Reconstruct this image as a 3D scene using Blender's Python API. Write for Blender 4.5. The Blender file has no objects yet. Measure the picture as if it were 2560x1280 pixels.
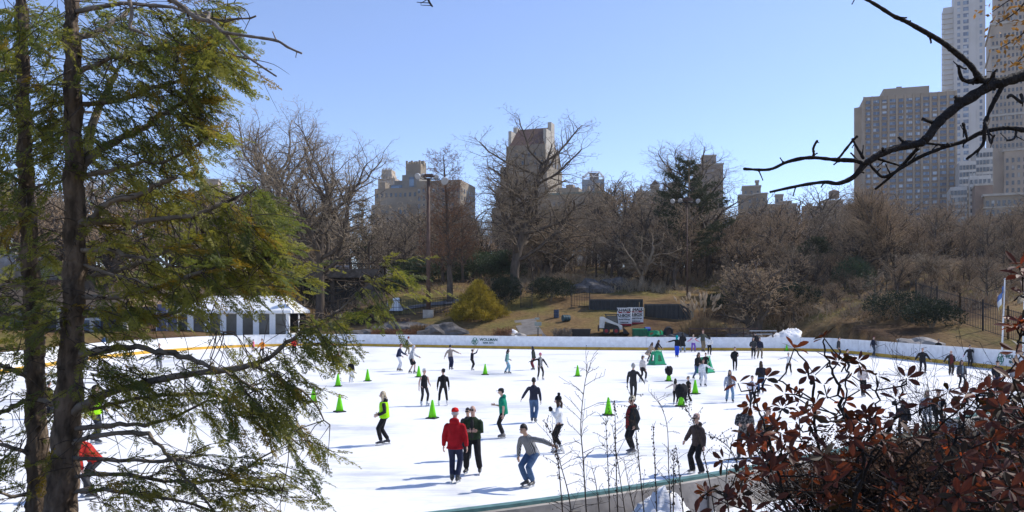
import bpy, math, random
import numpy as np
from mathutils import Vector, Matrix

# ------------------------------------------------------------------ camera, sky, sun
SC = bpy.context.scene
COL = SC.collection
F, HZ, CAMZ = 2000.0, 778.0, 4.15          # focal length and horizon in photo pixels, eye height over the ice

cam_d = bpy.data.cameras.new('camera')
cam = bpy.data.objects.new('camera', cam_d)
COL.objects.link(cam)
cam.location = (0, 0, CAMZ)
cam.rotation_euler = (math.radians(90), 0, 0)
cam_d.sensor_width = 36.0
cam_d.lens = 36.0 * F / 2560.0
cam_d.shift_y = (HZ - 640.0) / 2560.0
cam_d.clip_start = 0.05
cam_d.clip_end = 9000
SC.camera = cam

SUN_AZ, SUN_EL = 21.0, 44.0                # azimuth: degrees from +X towards +Y
world = bpy.data.worlds.new("World")
SC.world = world
world.use_nodes = True
wn = world.node_tree.nodes
wl = world.node_tree.links
wn.clear()
sky = wn.new('ShaderNodeTexSky')
sky.sky_type = 'NISHITA'
sky.sun_disc = False
sky.sun_elevation = math.radians(SUN_EL)
sky.sun_rotation = math.radians(90.0 - SUN_AZ)
sky.air_density = 0.85
sky.dust_density = 0.05
sky.ozone_density = 4.5
sky.altitude = 50
bg = wn.new('ShaderNodeBackground')
bg.inputs['Strength'].default_value = 0.15
wo = wn.new('ShaderNodeOutputWorld')
tint = wn.new('ShaderNodeMix'); tint.data_type = 'RGBA'; tint.blend_type = 'MULTIPLY'; tint.inputs[0].default_value = 1.0
tint.inputs[7].default_value = (1.08, 0.965, 1.0, 1)          # white balance of the clear sky
wl.new(sky.outputs[0], tint.inputs[6])
wl.new(tint.outputs[2], bg.inputs[0])
wl.new(bg.outputs[0], wo.inputs[0])

sun_d = bpy.data.lights.new('sun', 'SUN')
sun_d.energy = 3.45
sun_d.angle = math.radians(0.5)
sun_d.color = (1.0, 0.945, 0.865)
sun = bpy.data.objects.new('sun', sun_d)
COL.objects.link(sun)
_sv = Vector((math.cos(math.radians(SUN_AZ)) * math.cos(math.radians(SUN_EL)),
              math.sin(math.radians(SUN_AZ)) * math.cos(math.radians(SUN_EL)),
              math.sin(math.radians(SUN_EL))))
sun.rotation_euler = _sv.to_track_quat('Z', 'Y').to_euler()
sun.location = (60, 20, 60)

SC.view_settings.view_transform = 'Standard'
SC.view_settings.look = 'None'
SC.view_settings.gamma = 1.0
SC.view_settings.exposure = 0.6
SC.view_settings.use_curve_mapping = False
SC.cycles.max_bounces = 6
SC.cycles.transparent_max_bounces = 8

# ------------------------------------------------------------------ helpers
def P(x, y, D):
    """point seen at photo pixel (x, y) standing at distance D"""
    return np.array([(x - 1280.0) / F * D, D, CAMZ - (y - HZ) / F * D])

def G(x, y, z=0.0):
    """point on the level z seen at photo pixel (x, y)"""
    D = F * (CAMZ - z) / (y - HZ)
    return P(x, y, D)

def nrm(v):
    v = np.asarray(v, float)
    return v / (np.linalg.norm(v) + 1e-12)

class MB:
    """collects geometry for ONE mesh object"""
    def __init__(s):
        s.v = []; s.q = []; s.t = []; s.n = 0
    def add(s, v, q=None, t=None, m=0):
        v = np.asarray(v, float).reshape(-1, 3)
        if q is not None and len(q):
            q = np.asarray(q, int).reshape(-1, 4) + s.n
            s.q.append((q, m))
        if t is not None and len(t):
            t = np.asarray(t, int).reshape(-1, 3) + s.n
            s.t.append((t, m))
        s.v.append(v); s.n += len(v)
    def box(s, c, size, R=None, m=0):
        h = np.array(size, float) / 2
        v = np.array([[x, y, z] for x in (-1, 1) for y in (-1, 1) for z in (-1, 1)], float) * h
        if R is not None:
            v = v @ np.asarray(R).T
        s.add(v + np.asarray(c, float), [[0, 1, 3, 2], [4, 6, 7, 5], [0, 4, 5, 1], [2, 3, 7, 6], [0, 2, 6, 4], [1, 5, 7, 3]], m=m)
    def box2(s, a, b, m=0):
        a = np.array(a, float); b = np.array(b, float)
        s.box((a + b) / 2, np.abs(b - a), m=m)
    def tube(s, pts, rad, n=6, cap=True, m=0):
        pts = np.asarray(pts, float)
        k = len(pts)
        rad = np.broadcast_to(np.asarray(rad, float), (k,))
        tg = np.gradient(pts, axis=0)
        tg /= np.linalg.norm(tg, axis=1)[:, None] + 1e-12
        u = np.cross(tg[0], [0.13, 0.31, 0.94])
        if np.linalg.norm(u) < 1e-3: u = np.cross(tg[0], [1, 0, 0])
        ang = np.arange(n) * 2 * math.pi / n
        V = []
        for i in range(k):
            u = u - tg[i] * np.dot(u, tg[i]); u = u / (np.linalg.norm(u) + 1e-12)
            w = np.cross(tg[i], u)
            V.append(pts[i] + rad[i] * (np.cos(ang)[:, None] * u + np.sin(ang)[:, None] * w))
        V = np.concatenate(V)
        q = []
        for i in range(k - 1):
            for j in range(n):
                q.append([i * n + j, i * n + (j + 1) % n, (i + 1) * n + (j + 1) % n, (i + 1) * n + j])
        t = []
        if cap:
            V = np.vstack([V, pts[0], pts[-1]])
            for j in range(n):
                t.append([k * n, (j + 1) % n, j])
                t.append([k * n + 1, (k - 1) * n + j, (k - 1) * n + (j + 1) % n])
        s.add(V, q, t, m)
    def loft(s, rings, n=14, m=0):
        """rings: (centre, axis_x, axis_y, rx, ry); closed"""
        ang = np.arange(n) * 2 * math.pi / n
        V = []
        for c, ax, ay, rx, ry in rings:
            V.append(np.asarray(c) + np.cos(ang)[:, None] * np.asarray(ax) * rx + np.sin(ang)[:, None] * np.asarray(ay) * ry)
        k = len(rings)
        V = np.concatenate(V + [np.asarray(rings[0][0])[None], np.asarray(rings[-1][0])[None]])
        q = [[i * n + j, i * n + (j + 1) % n, (i + 1) * n + (j + 1) % n, (i + 1) * n + j] for i in range(k - 1) for j in range(n)]
        t = []
        for j in range(n):
            t.append([k * n, (j + 1) % n, j]); t.append([k * n + 1, (k - 1) * n + j, (k - 1) * n + (j + 1) % n])
        s.add(V, q, t, m)
    def ball(s, c, r, nu=12, nv=8, R=None, m=0, f=None):
        r = np.broadcast_to(np.asarray(r, float), (3,))
        V = [[0, 0, -1]]
        for i in range(1, nv):
            a = -math.pi / 2 + math.pi * i / nv
            for j in range(nu):
                b = 2 * math.pi * j / nu
                V.append([math.cos(a) * math.cos(b), math.cos(a) * math.sin(b), math.sin(a)])
        V.append([0, 0, 1])
        V = np.array(V)
        if f is not None: V = f(V)
        V = V * r
        if R is not None: V = V @ np.asarray(R).T
        q = [[1 + i * nu + j, 1 + i * nu + (j + 1) % nu, 1 + (i + 1) * nu + (j + 1) % nu, 1 + (i + 1) * nu + j] for i in range(nv - 2) for j in range(nu)]
        t = []
        L = 1 + (nv - 2) * nu
        for j in range(nu):
            t.append([0, 1 + (j + 1) % nu, 1 + j]); t.append([L + nu, L + j, L + (j + 1) % nu])
        s.add(V + np.asarray(c, float), q, t, m)
    def prisms(s, A, B, ra, rb, n=3, m=0):
        A = np.asarray(A, float); B = np.asarray(B, float)
        N = len(A)
        if N == 0: return
        d = B - A; d /= np.linalg.norm(d, axis=1)[:, None] + 1e-12
        ref = np.where(np.abs(d[:, 2:3]) > 0.9, np.array([[1.0, 0, 0]]), np.array([[0, 0, 1.0]]))
        u = np.cross(d, ref); u /= np.linalg.norm(u, axis=1)[:, None] + 1e-12
        w = np.cross(d, u)
        ang = np.arange(n) * 2 * math.pi / n
        off = np.cos(ang)[None, :, None] * u[:, None, :] + np.sin(ang)[None, :, None] * w[:, None, :]
        ra = np.broadcast_to(np.asarray(ra, float), (N,)); rb = np.broadcast_to(np.asarray(rb, float), (N,))
        V = np.concatenate([A[:, None] + off * ra[:, None, None], B[:, None] + off * rb[:, None, None]], axis=1).reshape(-1, 3)
        base = (np.arange(N) * 2 * n)[:, None, None]
        j = np.arange(n)
        q = np.stack([j, (j + 1) % n, n + (j + 1) % n, n + j], axis=1)[None] + base
        s.add(V, q.reshape(-1, 4), m=m)
    def stamp(s, v, q, Ms, T, m=0, t=None):
        """copies of a small piece: v (k,3), q faces; Ms (N,3,3), T (N,3)"""
        Ms = np.asarray(Ms); T = np.asarray(T)
        N, k = len(T), len(v)
        if N == 0: return
        V = np.einsum('nij,kj->nki', Ms, v) + T[:, None]
        b = (np.arange(N) * k)[:, None, None]
        qq = (np.asarray(q)[None] + b).reshape(-1, np.asarray(q).shape[1]) if q is not None and len(q) else None
        if qq is not None and qq.shape[1] == 3: s.add(V.reshape(-1, 3), None, qq, m)
        else: s.add(V.reshape(-1, 3), qq, None, m)
    def mesh(s, name, mats, smooth=False):
        me = bpy.data.meshes.new(name)
        if s.n == 0: return me
        V = np.concatenate(s.v)
        qs = [a for a, _ in s.q]; ts = [a for a, _ in s.t]
        nq = sum(len(a) for a in qs); nt = sum(len(a) for a in ts)
        loops = np.concatenate([a.ravel() for a in qs] + [a.ravel() for a in ts]).astype(np.int32)
        me.vertices.add(len(V)); me.vertices.foreach_set('co', V.ravel().astype(np.float32))
        me.loops.add(len(loops)); me.loops.foreach_set('vertex_index', loops)
        me.polygons.add(nq + nt)
        st = np.concatenate([np.arange(nq) * 4, nq * 4 + np.arange(nt) * 3]).astype(np.int32)
        me.polygons.foreach_set('loop_start', st)
        mi = np.concatenate([np.full(len(a), m) for a, m in s.q] + [np.full(len(a), m) for a, m in s.t]).astype(np.int32)
        me.polygons.foreach_set('material_index', mi)
        me.polygons.foreach_set('use_smooth', np.full(nq + nt, bool(smooth)))
        for m in (mats if isinstance(mats, (list, tuple)) else [mats]):
            me.materials.append(m)
        me.update(calc_edges=True)
        me.validate()
        return me
    def obj(s, name, mats, parent=None, smooth=False, loc=None):
        return link(name, s.mesh(name, mats, smooth), parent, loc)

def link(name, me, parent=None, loc=None):
    o = bpy.data.objects.new(name, me)
    COL.objects.link(o)
    if parent is not None: o.parent = parent
    if loc is not None: o.location = loc
    return o

def thing(name, label, cat, loc=(0, 0, 0), rz=0.0, group=None):
    o = bpy.data.objects.new(name, None)
    o.empty_display_size = 0.2
    COL.objects.link(o)
    o.location = loc; o.rotation_euler = (0, 0, rz)
    return tag(o, label, cat, group)

def tag(o, label, cat, group=None):
    o['label'] = label; o['category'] = cat
    if group: o['group'] = group
    return o

def setting(o, kind='structure', label=None):
    o['kind'] = kind
    if label: o['label'] = label
    return o

def dup(root, label, loc, rz=0.0, scale=None, group=None):
    r = root.copy(); COL.objects.link(r)
    r.location = loc; r.rotation_euler = (0, 0, rz)
    if scale is not None: r.scale = scale if hasattr(scale, '__len__') else (scale,) * 3
    r['label'] = label
    if group: r['group'] = group
    for ch in list(root.children):
        c = ch.copy(); COL.objects.link(c); c.parent = r
        for g in list(ch.children):
            d = g.copy(); COL.objects.link(d); d.parent = c
    return r

def rotz(a):
    c, s_ = math.cos(a), math.sin(a)
    return np.array([[c, -s_, 0], [s_, c, 0], [0, 0, 1.0]])

def rot_axis(ax, a):
    return np.array(Matrix.Rotation(a, 3, Vector(ax)))

def text_mesh(txt, size, depth, m, bold=0.0):
    cu = bpy.data.curves.new('lettering', 'FONT')
    cu.body = txt; cu.size = size; cu.extrude = depth; cu.align_x = 'CENTER'; cu.align_y = 'CENTER'
    cu.offset = bold
    cu.resolution_u = 3
    o = bpy.data.objects.new('lettering', cu); COL.objects.link(o)
    dg = bpy.context.evaluated_depsgraph_get()
    me = bpy.data.meshes.new_from_object(o.evaluated_get(dg))
    bpy.data.objects.remove(o); bpy.data.curves.remove(cu)
    me.materials.clear(); me.materials.append(m)
    return me

# ------------------------------------------------------------------ materials
_M = {}
def mat(name, col, rough=0.8, var=0.2, scale=3.0, bump=0.0, bscale=25.0, metal=0.0, trans=0.0, spec=0.3, stretch=None, col2=None, detail=4.0, vs=None, tcol=None):
    if name in _M: return _M[name]
    m = bpy.data.materials.new(name); m.use_nodes = True
    nt = m.node_tree; N = nt.nodes; L = nt.links
    b = N['Principled BSDF']
    b.inputs['Roughness'].default_value = rough
    b.inputs['Metallic'].default_value = metal
    b.inputs['Specular IOR Level'].default_value = spec
    tc = N.new('ShaderNodeTexCoord')
    vec = tc.outputs['Object']
    if stretch:
        mp = N.new('ShaderNodeMapping'); mp.inputs['Scale'].default_value = stretch
        L.new(vec, mp.inputs[0]); vec = mp.outputs[0]
    src = None
    if var > 0 or col2:
        nz = N.new('ShaderNodeTexNoise'); nz.inputs['Scale'].default_value = scale; nz.inputs['Detail'].default_value = detail
        L.new(vec, nz.inputs['Vector'])
        cr = N.new('ShaderNodeValToRGB')
        c1 = [max(0, c * (1 - var)) for c in col]
        c2 = list(col2) if col2 else [min(1, c * (1 + var)) for c in col]
        cr.color_ramp.elements[0].position = 0.33; cr.color_ramp.elements[1].position = 0.67
        cr.color_ramp.elements[0].color = (*c1, 1); cr.color_ramp.elements[1].color = (*c2, 1)
        L.new(nz.outputs['Fac'], cr.inputs[0])
        src = cr.outputs[0]
        L.new(src, b.inputs['Base Color'])
    else:
        b.inputs['Base Color'].default_value = (*col, 1)
    if bump > 0:
        n2 = N.new('ShaderNodeTexNoise'); n2.inputs['Scale'].default_value = bscale; n2.inputs['Detail'].default_value = 5
        L.new(vec, n2.inputs['Vector'])
        bp = N.new('ShaderNodeBump'); bp.inputs['Strength'].default_value = bump; bp.inputs['Distance'].default_value = 0.05
        L.new(n2.outputs['Fac'], bp.inputs['Height']); L.new(bp.outputs[0], b.inputs['Normal'])
    if trans > 0:
        tr = N.new('ShaderNodeBsdfTranslucent'); mx = N.new('ShaderNodeMixShader'); mx.inputs[0].default_value = trans
        if tcol: tr.inputs[0].default_value = (*tcol, 1)
        elif src: L.new(src, tr.inputs[0])
        else: tr.inputs[0].default_value = (*col, 1)
        L.new(b.outputs[0], mx.inputs[1]); L.new(tr.outputs[0], mx.inputs[2])
        L.new(mx.outputs[0], N['Material Output'].inputs[0])
    _M[name] = m
    return m

def cloth(col, pat=None):
    k = 'cloth_%s_%s' % ('_'.join('%.3f' % c for c in col), pat)
    if k in _M: return _M[k]
    m = mat(k, col, rough=0.92, var=0.22, scale=7.0, bump=0.55, bscale=9.0, spec=0.12)
    if pat:
        nt = m.node_tree; N = nt.nodes; L = nt.links
        tc = N.new('ShaderNodeTexCoord')
        b = N['Principled BSDF']
        mix = N.new('ShaderNodeMix'); mix.data_type = 'RGBA'
        old = b.inputs['Base Color'].links[0].from_socket
        L.new(old, mix.inputs[6])
        if pat == 'stripe':
            wv = N.new('ShaderNodeTexWave'); wv.bands_direction = 'X'; wv.inputs['Scale'].default_value = 11.0
            wv.inputs['Distortion'].default_value = 0.6
            L.new(tc.outputs['Object'], wv.inputs['Vector'])
            cr = N.new('ShaderNodeValToRGB'); cr.color_ramp.interpolation = 'CONSTANT'
            cr.color_ramp.elements[1].position = 0.62
            L.new(wv.outputs['Fac'], cr.inputs[0]); L.new(cr.outputs[0], mix.inputs[0])
            mix.inputs[7].default_value = (0.34, 0.34, 0.335, 1)
        elif pat == 'camo':
            nz = N.new('ShaderNodeTexNoise'); nz.inputs['Scale'].default_value = 14; nz.inputs['Detail'].default_value = 3
            L.new(tc.outputs['Object'], nz.inputs['Vector'])
            cr = N.new('ShaderNodeValToRGB'); cr.color_ramp.interpolation = 'CONSTANT'
            cr.color_ramp.elements[1].position = 0.52
            L.new(nz.outputs['Fac'], cr.inputs[0]); L.new(cr.outputs[0], mix.inputs[0])
            mix.inputs[7].default_value = (0.22, 0.2, 0.18, 1)
        elif pat == 'plaid':
            ck = N.new('ShaderNodeTexChecker'); ck.inputs['Scale'].default_value = 22
            ck.inputs[1].default_value = (0, 0, 0, 1); ck.inputs[2].default_value = (1, 1, 1, 1)
            L.new(tc.outputs['Object'], ck.inputs['Vector']); L.new(ck.outputs['Fac'], mix.inputs[0])
            mix.inputs[7].default_value = (0.02, 0.02, 0.02, 1)
        L.new(mix.outputs[2], b.inputs['Base Color'])
    return m

# ------------------------------------------------------------------ the setting: ground, ice, boards
RINK = np.array([(-33.8, 52.9), (-35.9, 69.7), (-35, 81.4), (-32, 90.2), (-27.3, 94.3), (-19.6, 95.4), (5.2, 86.5), (29.9, 83),
                 (32.6, 78.5), (33.6, 72), (34.0, 65.4), (34.4, 59.7), (34.6, 54.6), (33.5, 47), (30, 40.5), (24.5, 35), (17.7, 30.6), (12.2, 25.2), (5.6, 19.9),
                 (-1.15, 15.75), (-8, 13.3), (-15, 13.2), (-23, 17), (-29.5, 26), (-32.5, 38)])

def smooth_loop(pts, k=6):
    n = len(pts); out = []
    for i in range(n):
        p0, p1, p2, p3 = pts[i - 1], pts[i], pts[(i + 1) % n], pts[(i + 2) % n]
        for j in range(k):
            t = j / k
            out.append(0.5 * ((2 * p1) + (-p0 + p2) * t + (2 * p0 - 5 * p1 + 4 * p2 - p3) * t * t + (-p0 + 3 * p1 - 3 * p2 + p3) * t ** 3))
    return np.array(out)

LOOP = smooth_loop(RINK, 6)      # clockwise seen from above

def seg_dist(px, py, loop):
    """distance of points to the rink outline, negative inside"""
    A = loop; B = np.roll(loop, -1, 0)
    d = np.full(px.shape, 1e9); inside = np.zeros(px.shape, bool)
    for a, b in zip(A, B):
        ab = b - a; L2 = ab @ ab + 1e-12
        t = np.clip(((px - a[0]) * ab[0] + (py - a[1]) * ab[1]) / L2, 0, 1)
        d = np.minimum(d, np.hypot(px - a[0] - t * ab[0], py - a[1] - t * ab[1]))
        c = ((a[1] > py) != (b[1] > py))
        with np.errstate(divide='ignore', invalid='ignore'):
            xi = (b[0] - a[0]) * (py - a[1]) / (b[1] - a[1] + 1e-12) + a[0]
        inside ^= c & (px < xi)
    return np.where(inside, -d, d)

def hnoise(x, y):
    return (np.sin(x * 0.31 + 1.3) * np.cos(y * 0.27 + 0.4) + 0.5 * np.sin(x * 0.83 + y * 0.61) + 0.3 * np.sin(x * 1.7 - y * 1.9 + 2)) / 1.8

def ground(X, Y, d=None):
    X = np.asarray(X, float); Y = np.asarray(Y, float)
    if d is None: d = seg_dist(X, Y, LOOP)
    yw = np.interp(X, [-60, -36, -27, -20, 5, 30, 34, 60], [80, 85, 94, 95.4, 86.5, 83, 70, 55])
    s_ = Y - yw
    far = np.interp(s_, [-100, 0, 4, 8, 12, 22, 30, 58, 100, 300, 3000], [0.3, 0.7, 1.3, 2.5, 3.4, 5.9, 7.4, 12.0, 13.5, 16, 18])
    m = np.interp(X, [-45, -28, -18, 15, 38, 200], [0.55, 0.42, 1.0, 1.0, 0.78, 0.9])
    m = np.where(s_ > 30, np.interp(s_, [30, 70], [0, 1]) * (np.maximum(m, 0.95) - m) + m, m)
    zf = far * m + 0.12 * hnoise(X, Y) * np.clip(s_ / 10, 0, 4)
    # the slope the camera stands on
    dn = np.clip(d, 0, 60)
    zn = np.interp(dn, [0, 1.5, 4, 8, 14, 22, 40], [-1.0, -0.8, 0.1, 1.2, 2.3, 2.9, 4.0]) + 0.1 * hnoise(X * 3, Y * 3) * np.clip(dn / 4, 0, 1)
    w = np.clip((Y - 36) / 16, 0, 1)
    z = zn * (1 - w) + zf * w
    return np.where(d < 1.35, np.minimum(z, -0.4 + 0.12 * np.clip(d, -1, 1)), z)

def gz(x, y):
    return float(ground(np.array([x]), np.array([y]))[0])

def dense_axis(a, b, step, lo, hi, g=1.35):
    r = list(np.arange(a, b + 1e-6, step)); st = step
    while r[-1] < hi: st *= g; r.append(r[-1] + st)
    st = step
    while r[0] > lo: st *= g; r.insert(0, r[0] - st)
    return np.array(r)

xs = dense_axis(-62, 62, 1.0, -1050, 1050)
ys = dense_axis(-6, 165, 1.0, -120, 1050)
GX, GY = np.meshgrid(xs, ys)
GZ = ground(GX.ravel(), GY.ravel())
nx, ny = len(xs), len(ys)
mb = MB()
ii = np.arange(nx - 1)[None, :] + (np.arange(ny - 1) * nx)[:, None]
mb.add(np.stack([GX.ravel(), GY.ravel(), GZ], 1), np.stack([ii, ii + 1, ii + nx + 1, ii + nx], -1).reshape(-1, 4))

def ground_mat():
    m = bpy.data.materials.new('winter_ground'); m.use_nodes = True
    N = m.node_tree.nodes; L = m.node_tree.links; b = N['Principled BSDF']
    b.inputs['Roughness'].default_value = 0.95; b.inputs['Specular IOR Level'].default_value = 0.1
    tc = N.new('ShaderNodeTexCoord')
    n1 = N.new('ShaderNodeTexNoise'); n1.inputs['Scale'].default_value = 0.11; n1.inputs['Detail'].default_value = 6
    n2 = N.new('ShaderNodeTexNoise'); n2.inputs['Scale'].default_value = 2.2; n2.inputs['Detail'].default_value = 8; n2.inputs['Roughness'].default_value = 0.7
    L.new(tc.outputs['Object'], n1.inputs[0]); L.new(tc.outputs['Object'], n2.inputs[0])
    c1 = N.new('ShaderNodeValToRGB'); e = c1.color_ramp.elements
    e[0].position = 0.36; e[0].color = (0.085, 0.052, 0.03, 1); e[1].position = 0.5; e[1].color = (0.20, 0.135, 0.065, 1)
    x = c1.color_ramp.elements.new(0.62); x.color = (0.17, 0.145, 0.05, 1)
    L.new(n1.outputs['Fac'], c1.inputs[0])
    c2 = N.new('ShaderNodeValToRGB'); e = c2.color_ramp.elements
    e[0].position = 0.3; e[0].color = (0.45, 0.42, 0.4, 1); e[1].position = 0.7; e[1].color = (1.25, 1.2, 1.1, 1)
    L.new(n2.outputs['Fac'], c2.inputs[0])
    mx = N.new('ShaderNodeMix'); mx.data_type = 'RGBA'; mx.blend_type = 'MULTIPLY'; mx.inputs[0].default_value = 1
    L.new(c1.outputs[0], mx.inputs[6]); L.new(c2.outputs[0], mx.inputs[7]); L.new(mx.outputs[2], b.inputs['Base Color'])
    bp = N.new('ShaderNodeBump'); bp.inputs['Strength'].default_value = 0.7; bp.inputs['Distance'].default_value = 0.15
    L.new(n2.outputs['Fac'], bp.inputs['Height']); L.new(bp.outputs[0], b.inputs['Normal'])
    return m
setting(mb.obj('ground', ground_mat(), smooth=True))

def ice_mat():
    m = bpy.data.materials.new('rink_ice'); m.use_nodes = True
    N = m.node_tree.nodes; L = m.node_tree.links; b = N['Principled BSDF']
    b.inputs['Specular IOR Level'].default_value = 0.35
    tc = N.new('ShaderNodeTexCoord')
    n1 = N.new('ShaderNodeTexNoise'); n1.inputs['Scale'].default_value = 0.16; n1.inputs['Detail'].default_value = 5
    mp = N.new('ShaderNodeMapping'); mp.inputs['Scale'].default_value = (0.35, 1.6, 1); mp.inputs['Rotation'].default_value = (0, 0, 0.2)
    n2 = N.new('ShaderNodeTexNoise'); n2.inputs['Scale'].default_value = 1.5; n2.inputs['Detail'].default_value = 9; n2.inputs['Roughness'].default_value = 0.72
    L.new(tc.outputs['Object'], n1.inputs[0]); L.new(tc.outputs['Object'], mp.inputs[0]); L.new(mp.outputs[0], n2.inputs[0])
    ad = N.new('ShaderNodeMath'); ad.operation = 'ADD'
    ml = N.new('ShaderNodeMath'); ml.operation = 'MULTIPLY'; ml.inputs[1].default_value = 0.55
    L.new(n2.outputs['Fac'], ml.inputs[0]); L.new(ml.outputs[0], ad.inputs[0]); L.new(n1.outputs['Fac'], ad.inputs[1])
    cr = N.new('ShaderNodeValToRGB'); e = cr.color_ramp.elements
    e[0].position = 0.60; e[0].color = (0.60, 0.61, 0.62, 1); e[1].position = 0.72; e[1].color = (0.82, 0.815, 0.805, 1)
    L.new(ad.outputs[0], cr.inputs[0]); L.new(cr.outputs[0], b.inputs['Base Color'])
    wv = N.new('ShaderNodeTexWave'); wv.inputs['Scale'].default_value = 1.1; wv.inputs['Distortion'].default_value = 22; wv.inputs['Detail'].default_value = 3; wv.inputs['Detail Scale'].default_value = .35
    L.new(mp.outputs[0], wv.inputs['Vector'])
    c3 = N.new('ShaderNodeValToRGB'); e = c3.color_ramp.elements
    e[0].position = 0.0; e[0].color = (.86, .87, .88, 1); e[1].position = .06; e[1].color = (1, 1, 1, 1)
    L.new(wv.outputs['Fac'], c3.inputs[0])
    mm = N.new('ShaderNodeMix'); mm.data_type = 'RGBA'; mm.blend_type = 'MULTIPLY'; mm.inputs[0].default_value = .4
    L.new(cr.outputs[0], mm.inputs[6]); L.new(c3.outputs[0], mm.inputs[7]); L.new(mm.outputs[2], b.inputs['Base Color'])
    rr = N.new('ShaderNodeMapRange'); rr.inputs[1].default_value = 0.55; rr.inputs[2].default_value = 0.75; rr.inputs[3].default_value = 0.38; rr.inputs[4].default_value = 0.6
    L.new(ad.outputs[0], rr.inputs[0]); L.new(rr.outputs[0], b.inputs['Roughness'])
    bp = N.new('ShaderNodeBump'); bp.inputs['Strength'].default_value = 0.15; bp.inputs['Distance'].default_value = 0.02
    L.new(n2.outputs['Fac'], bp.inputs['Height']); L.new(bp.outputs[0], b.inputs['Normal'])
    return m
mb = MB()
cen = LOOP.mean(0)
n = len(LOOP)
rings = [1.0, 0.75, 0.5, 0.25]
V = np.concatenate([np.c_[cen + (LOOP - cen) * r, np.zeros(n)] for r in rings] + [np.array([[cen[0], cen[1], 0]])])
q = [[i * n + j, i * n + (j + 1) % n, (i + 1) * n + (j + 1) % n, (i + 1) * n + j] for i in range(3) for j in range(n)]
mb.add(V, [a[::-1] for a in q], [[4 * n, 3 * n + (j + 1) % n, 3 * n + j] for j in range(n)])
ice = setting(mb.obj('ice', ice_mat()))

# boards
M_BOARD = mat('white_board', (0.72, 0.73, 0.74), rough=0.35, var=0.10, scale=2.5, bump=0.02, bscale=3, spec=0.4)
M_SEAM = mat('board_seam', (0.30, 0.31, 0.33), rough=0.6, var=0.1)
M_YEL = mat('yellow_kickplate', (0.58, 0.33, 0.035), rough=0.45, var=0.15, scale=1.2)
M_TEAL = mat('teal_cap', (0.10, 0.20, 0.185), rough=0.5, var=0.22, scale=4, bump=0.05)
M_CONC = mat('weathered_concrete', (0.36, 0.33, 0.29), rough=0.95, var=0.35, scale=1.1, bump=0.3, bscale=6)
ctr = np.array(cen)
def offset_loop(idx, off):
    p = LOOP[idx % n]; a = LOOP[(idx - 1) % n]; b = LOOP[(idx + 1) % n]
    t = nrm(b - a); return p + np.array([-t[1], t[0]]) * off       # loop runs clockwise: left is outside
def strip(mb, i0, i1, off0, off1, z0, z1, m=0):
    ids = range(i0, i1 + 1)
    V = []
    for i in ids:
        a = offset_loop(i, off0); b = offset_loop(i, off1)
        V += [[*a, z0], [*a, z1], [*b, z1], [*b, z0]]
    q = []
    k = i1 - i0
    for i in range(k):
        for j in range(4):
            q.append([i * 4 + j, i * 4 + (j + 1) % 4, (i + 1) * 4 + (j + 1) % 4, (i + 1) * 4 + j])
    q.append([0, 3, 2, 1]); q.append([k * 4, k * 4 + 1, k * 4 + 2, k * 4 + 3])
    mb.add(V, q, m=m)
# far run: outline corner 0 (left) .. corner 16 (right); near run closes it
k = 6
far0, far1 = -3 * k, 15 * k
BH = 1.36
boards = thing('rink_boards', 'long white dasher boards with yellow kickplate curving round far side of the ice', 'barrier', (0, 0, 0))
mb = MB(); strip(mb, far0, far1, 0.02, 0.14, 0.0, BH); mb.obj('panel', M_BOARD, boards)
mb = MB(); strip(mb, far0, far1, -0.01, 0.02, 0.01, 0.30); mb.obj('kickplate', M_YEL, boards)
mb = MB(); strip(mb, far0, far1, -0.01, 0.17, BH, BH + 0.05); mb.obj('top_rail', M_BOARD, boards)
for i in range(far0, far1, 4):
    mb = MB()
    a = offset_loop(i, 0.012); t = nrm(LOOP[(i + 1) % n] - LOOP[(i - 1) % n])
    mb.box([a[0], a[1], 0.3 + (BH - 0.3) / 2], (0.025, 0.012, BH - 0.32), rotz(math.atan2(t[1], t[0])))
    mb.obj('seam', M_SEAM, boards)
# near kerb wall
near = thing('concrete_kerb_wall', 'weathered concrete wall with teal cap along the near edge of the ice', 'wall')
mb = MB(); strip(mb, far1, n + far0, 0.06, 0.36, -2.2, 0.20); mb.obj('wall', M_CONC, near)
mb = MB(); strip(mb, far1, n + far0, 0.03, 0.22, 0.20, 0.27); mb.obj('cap', M_TEAL, near)
for i in range(far1 + 1, n + far0, 3):
    mb = MB()
    a = offset_loop(i, 0.39); t = nrm(LOOP[(i + 1) % n] - LOOP[(i - 1) % n])
    mb.box([a[0], a[1], -0.95], (0.26, 0.06, 1.9), rotz(math.atan2(t[1], t[0])))
    mb.obj('buttress', mat('dark_concrete', (0.24, 0.22, 0.2), rough=0.95, var=0.3, scale=2, bump=0.3), near)

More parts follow.
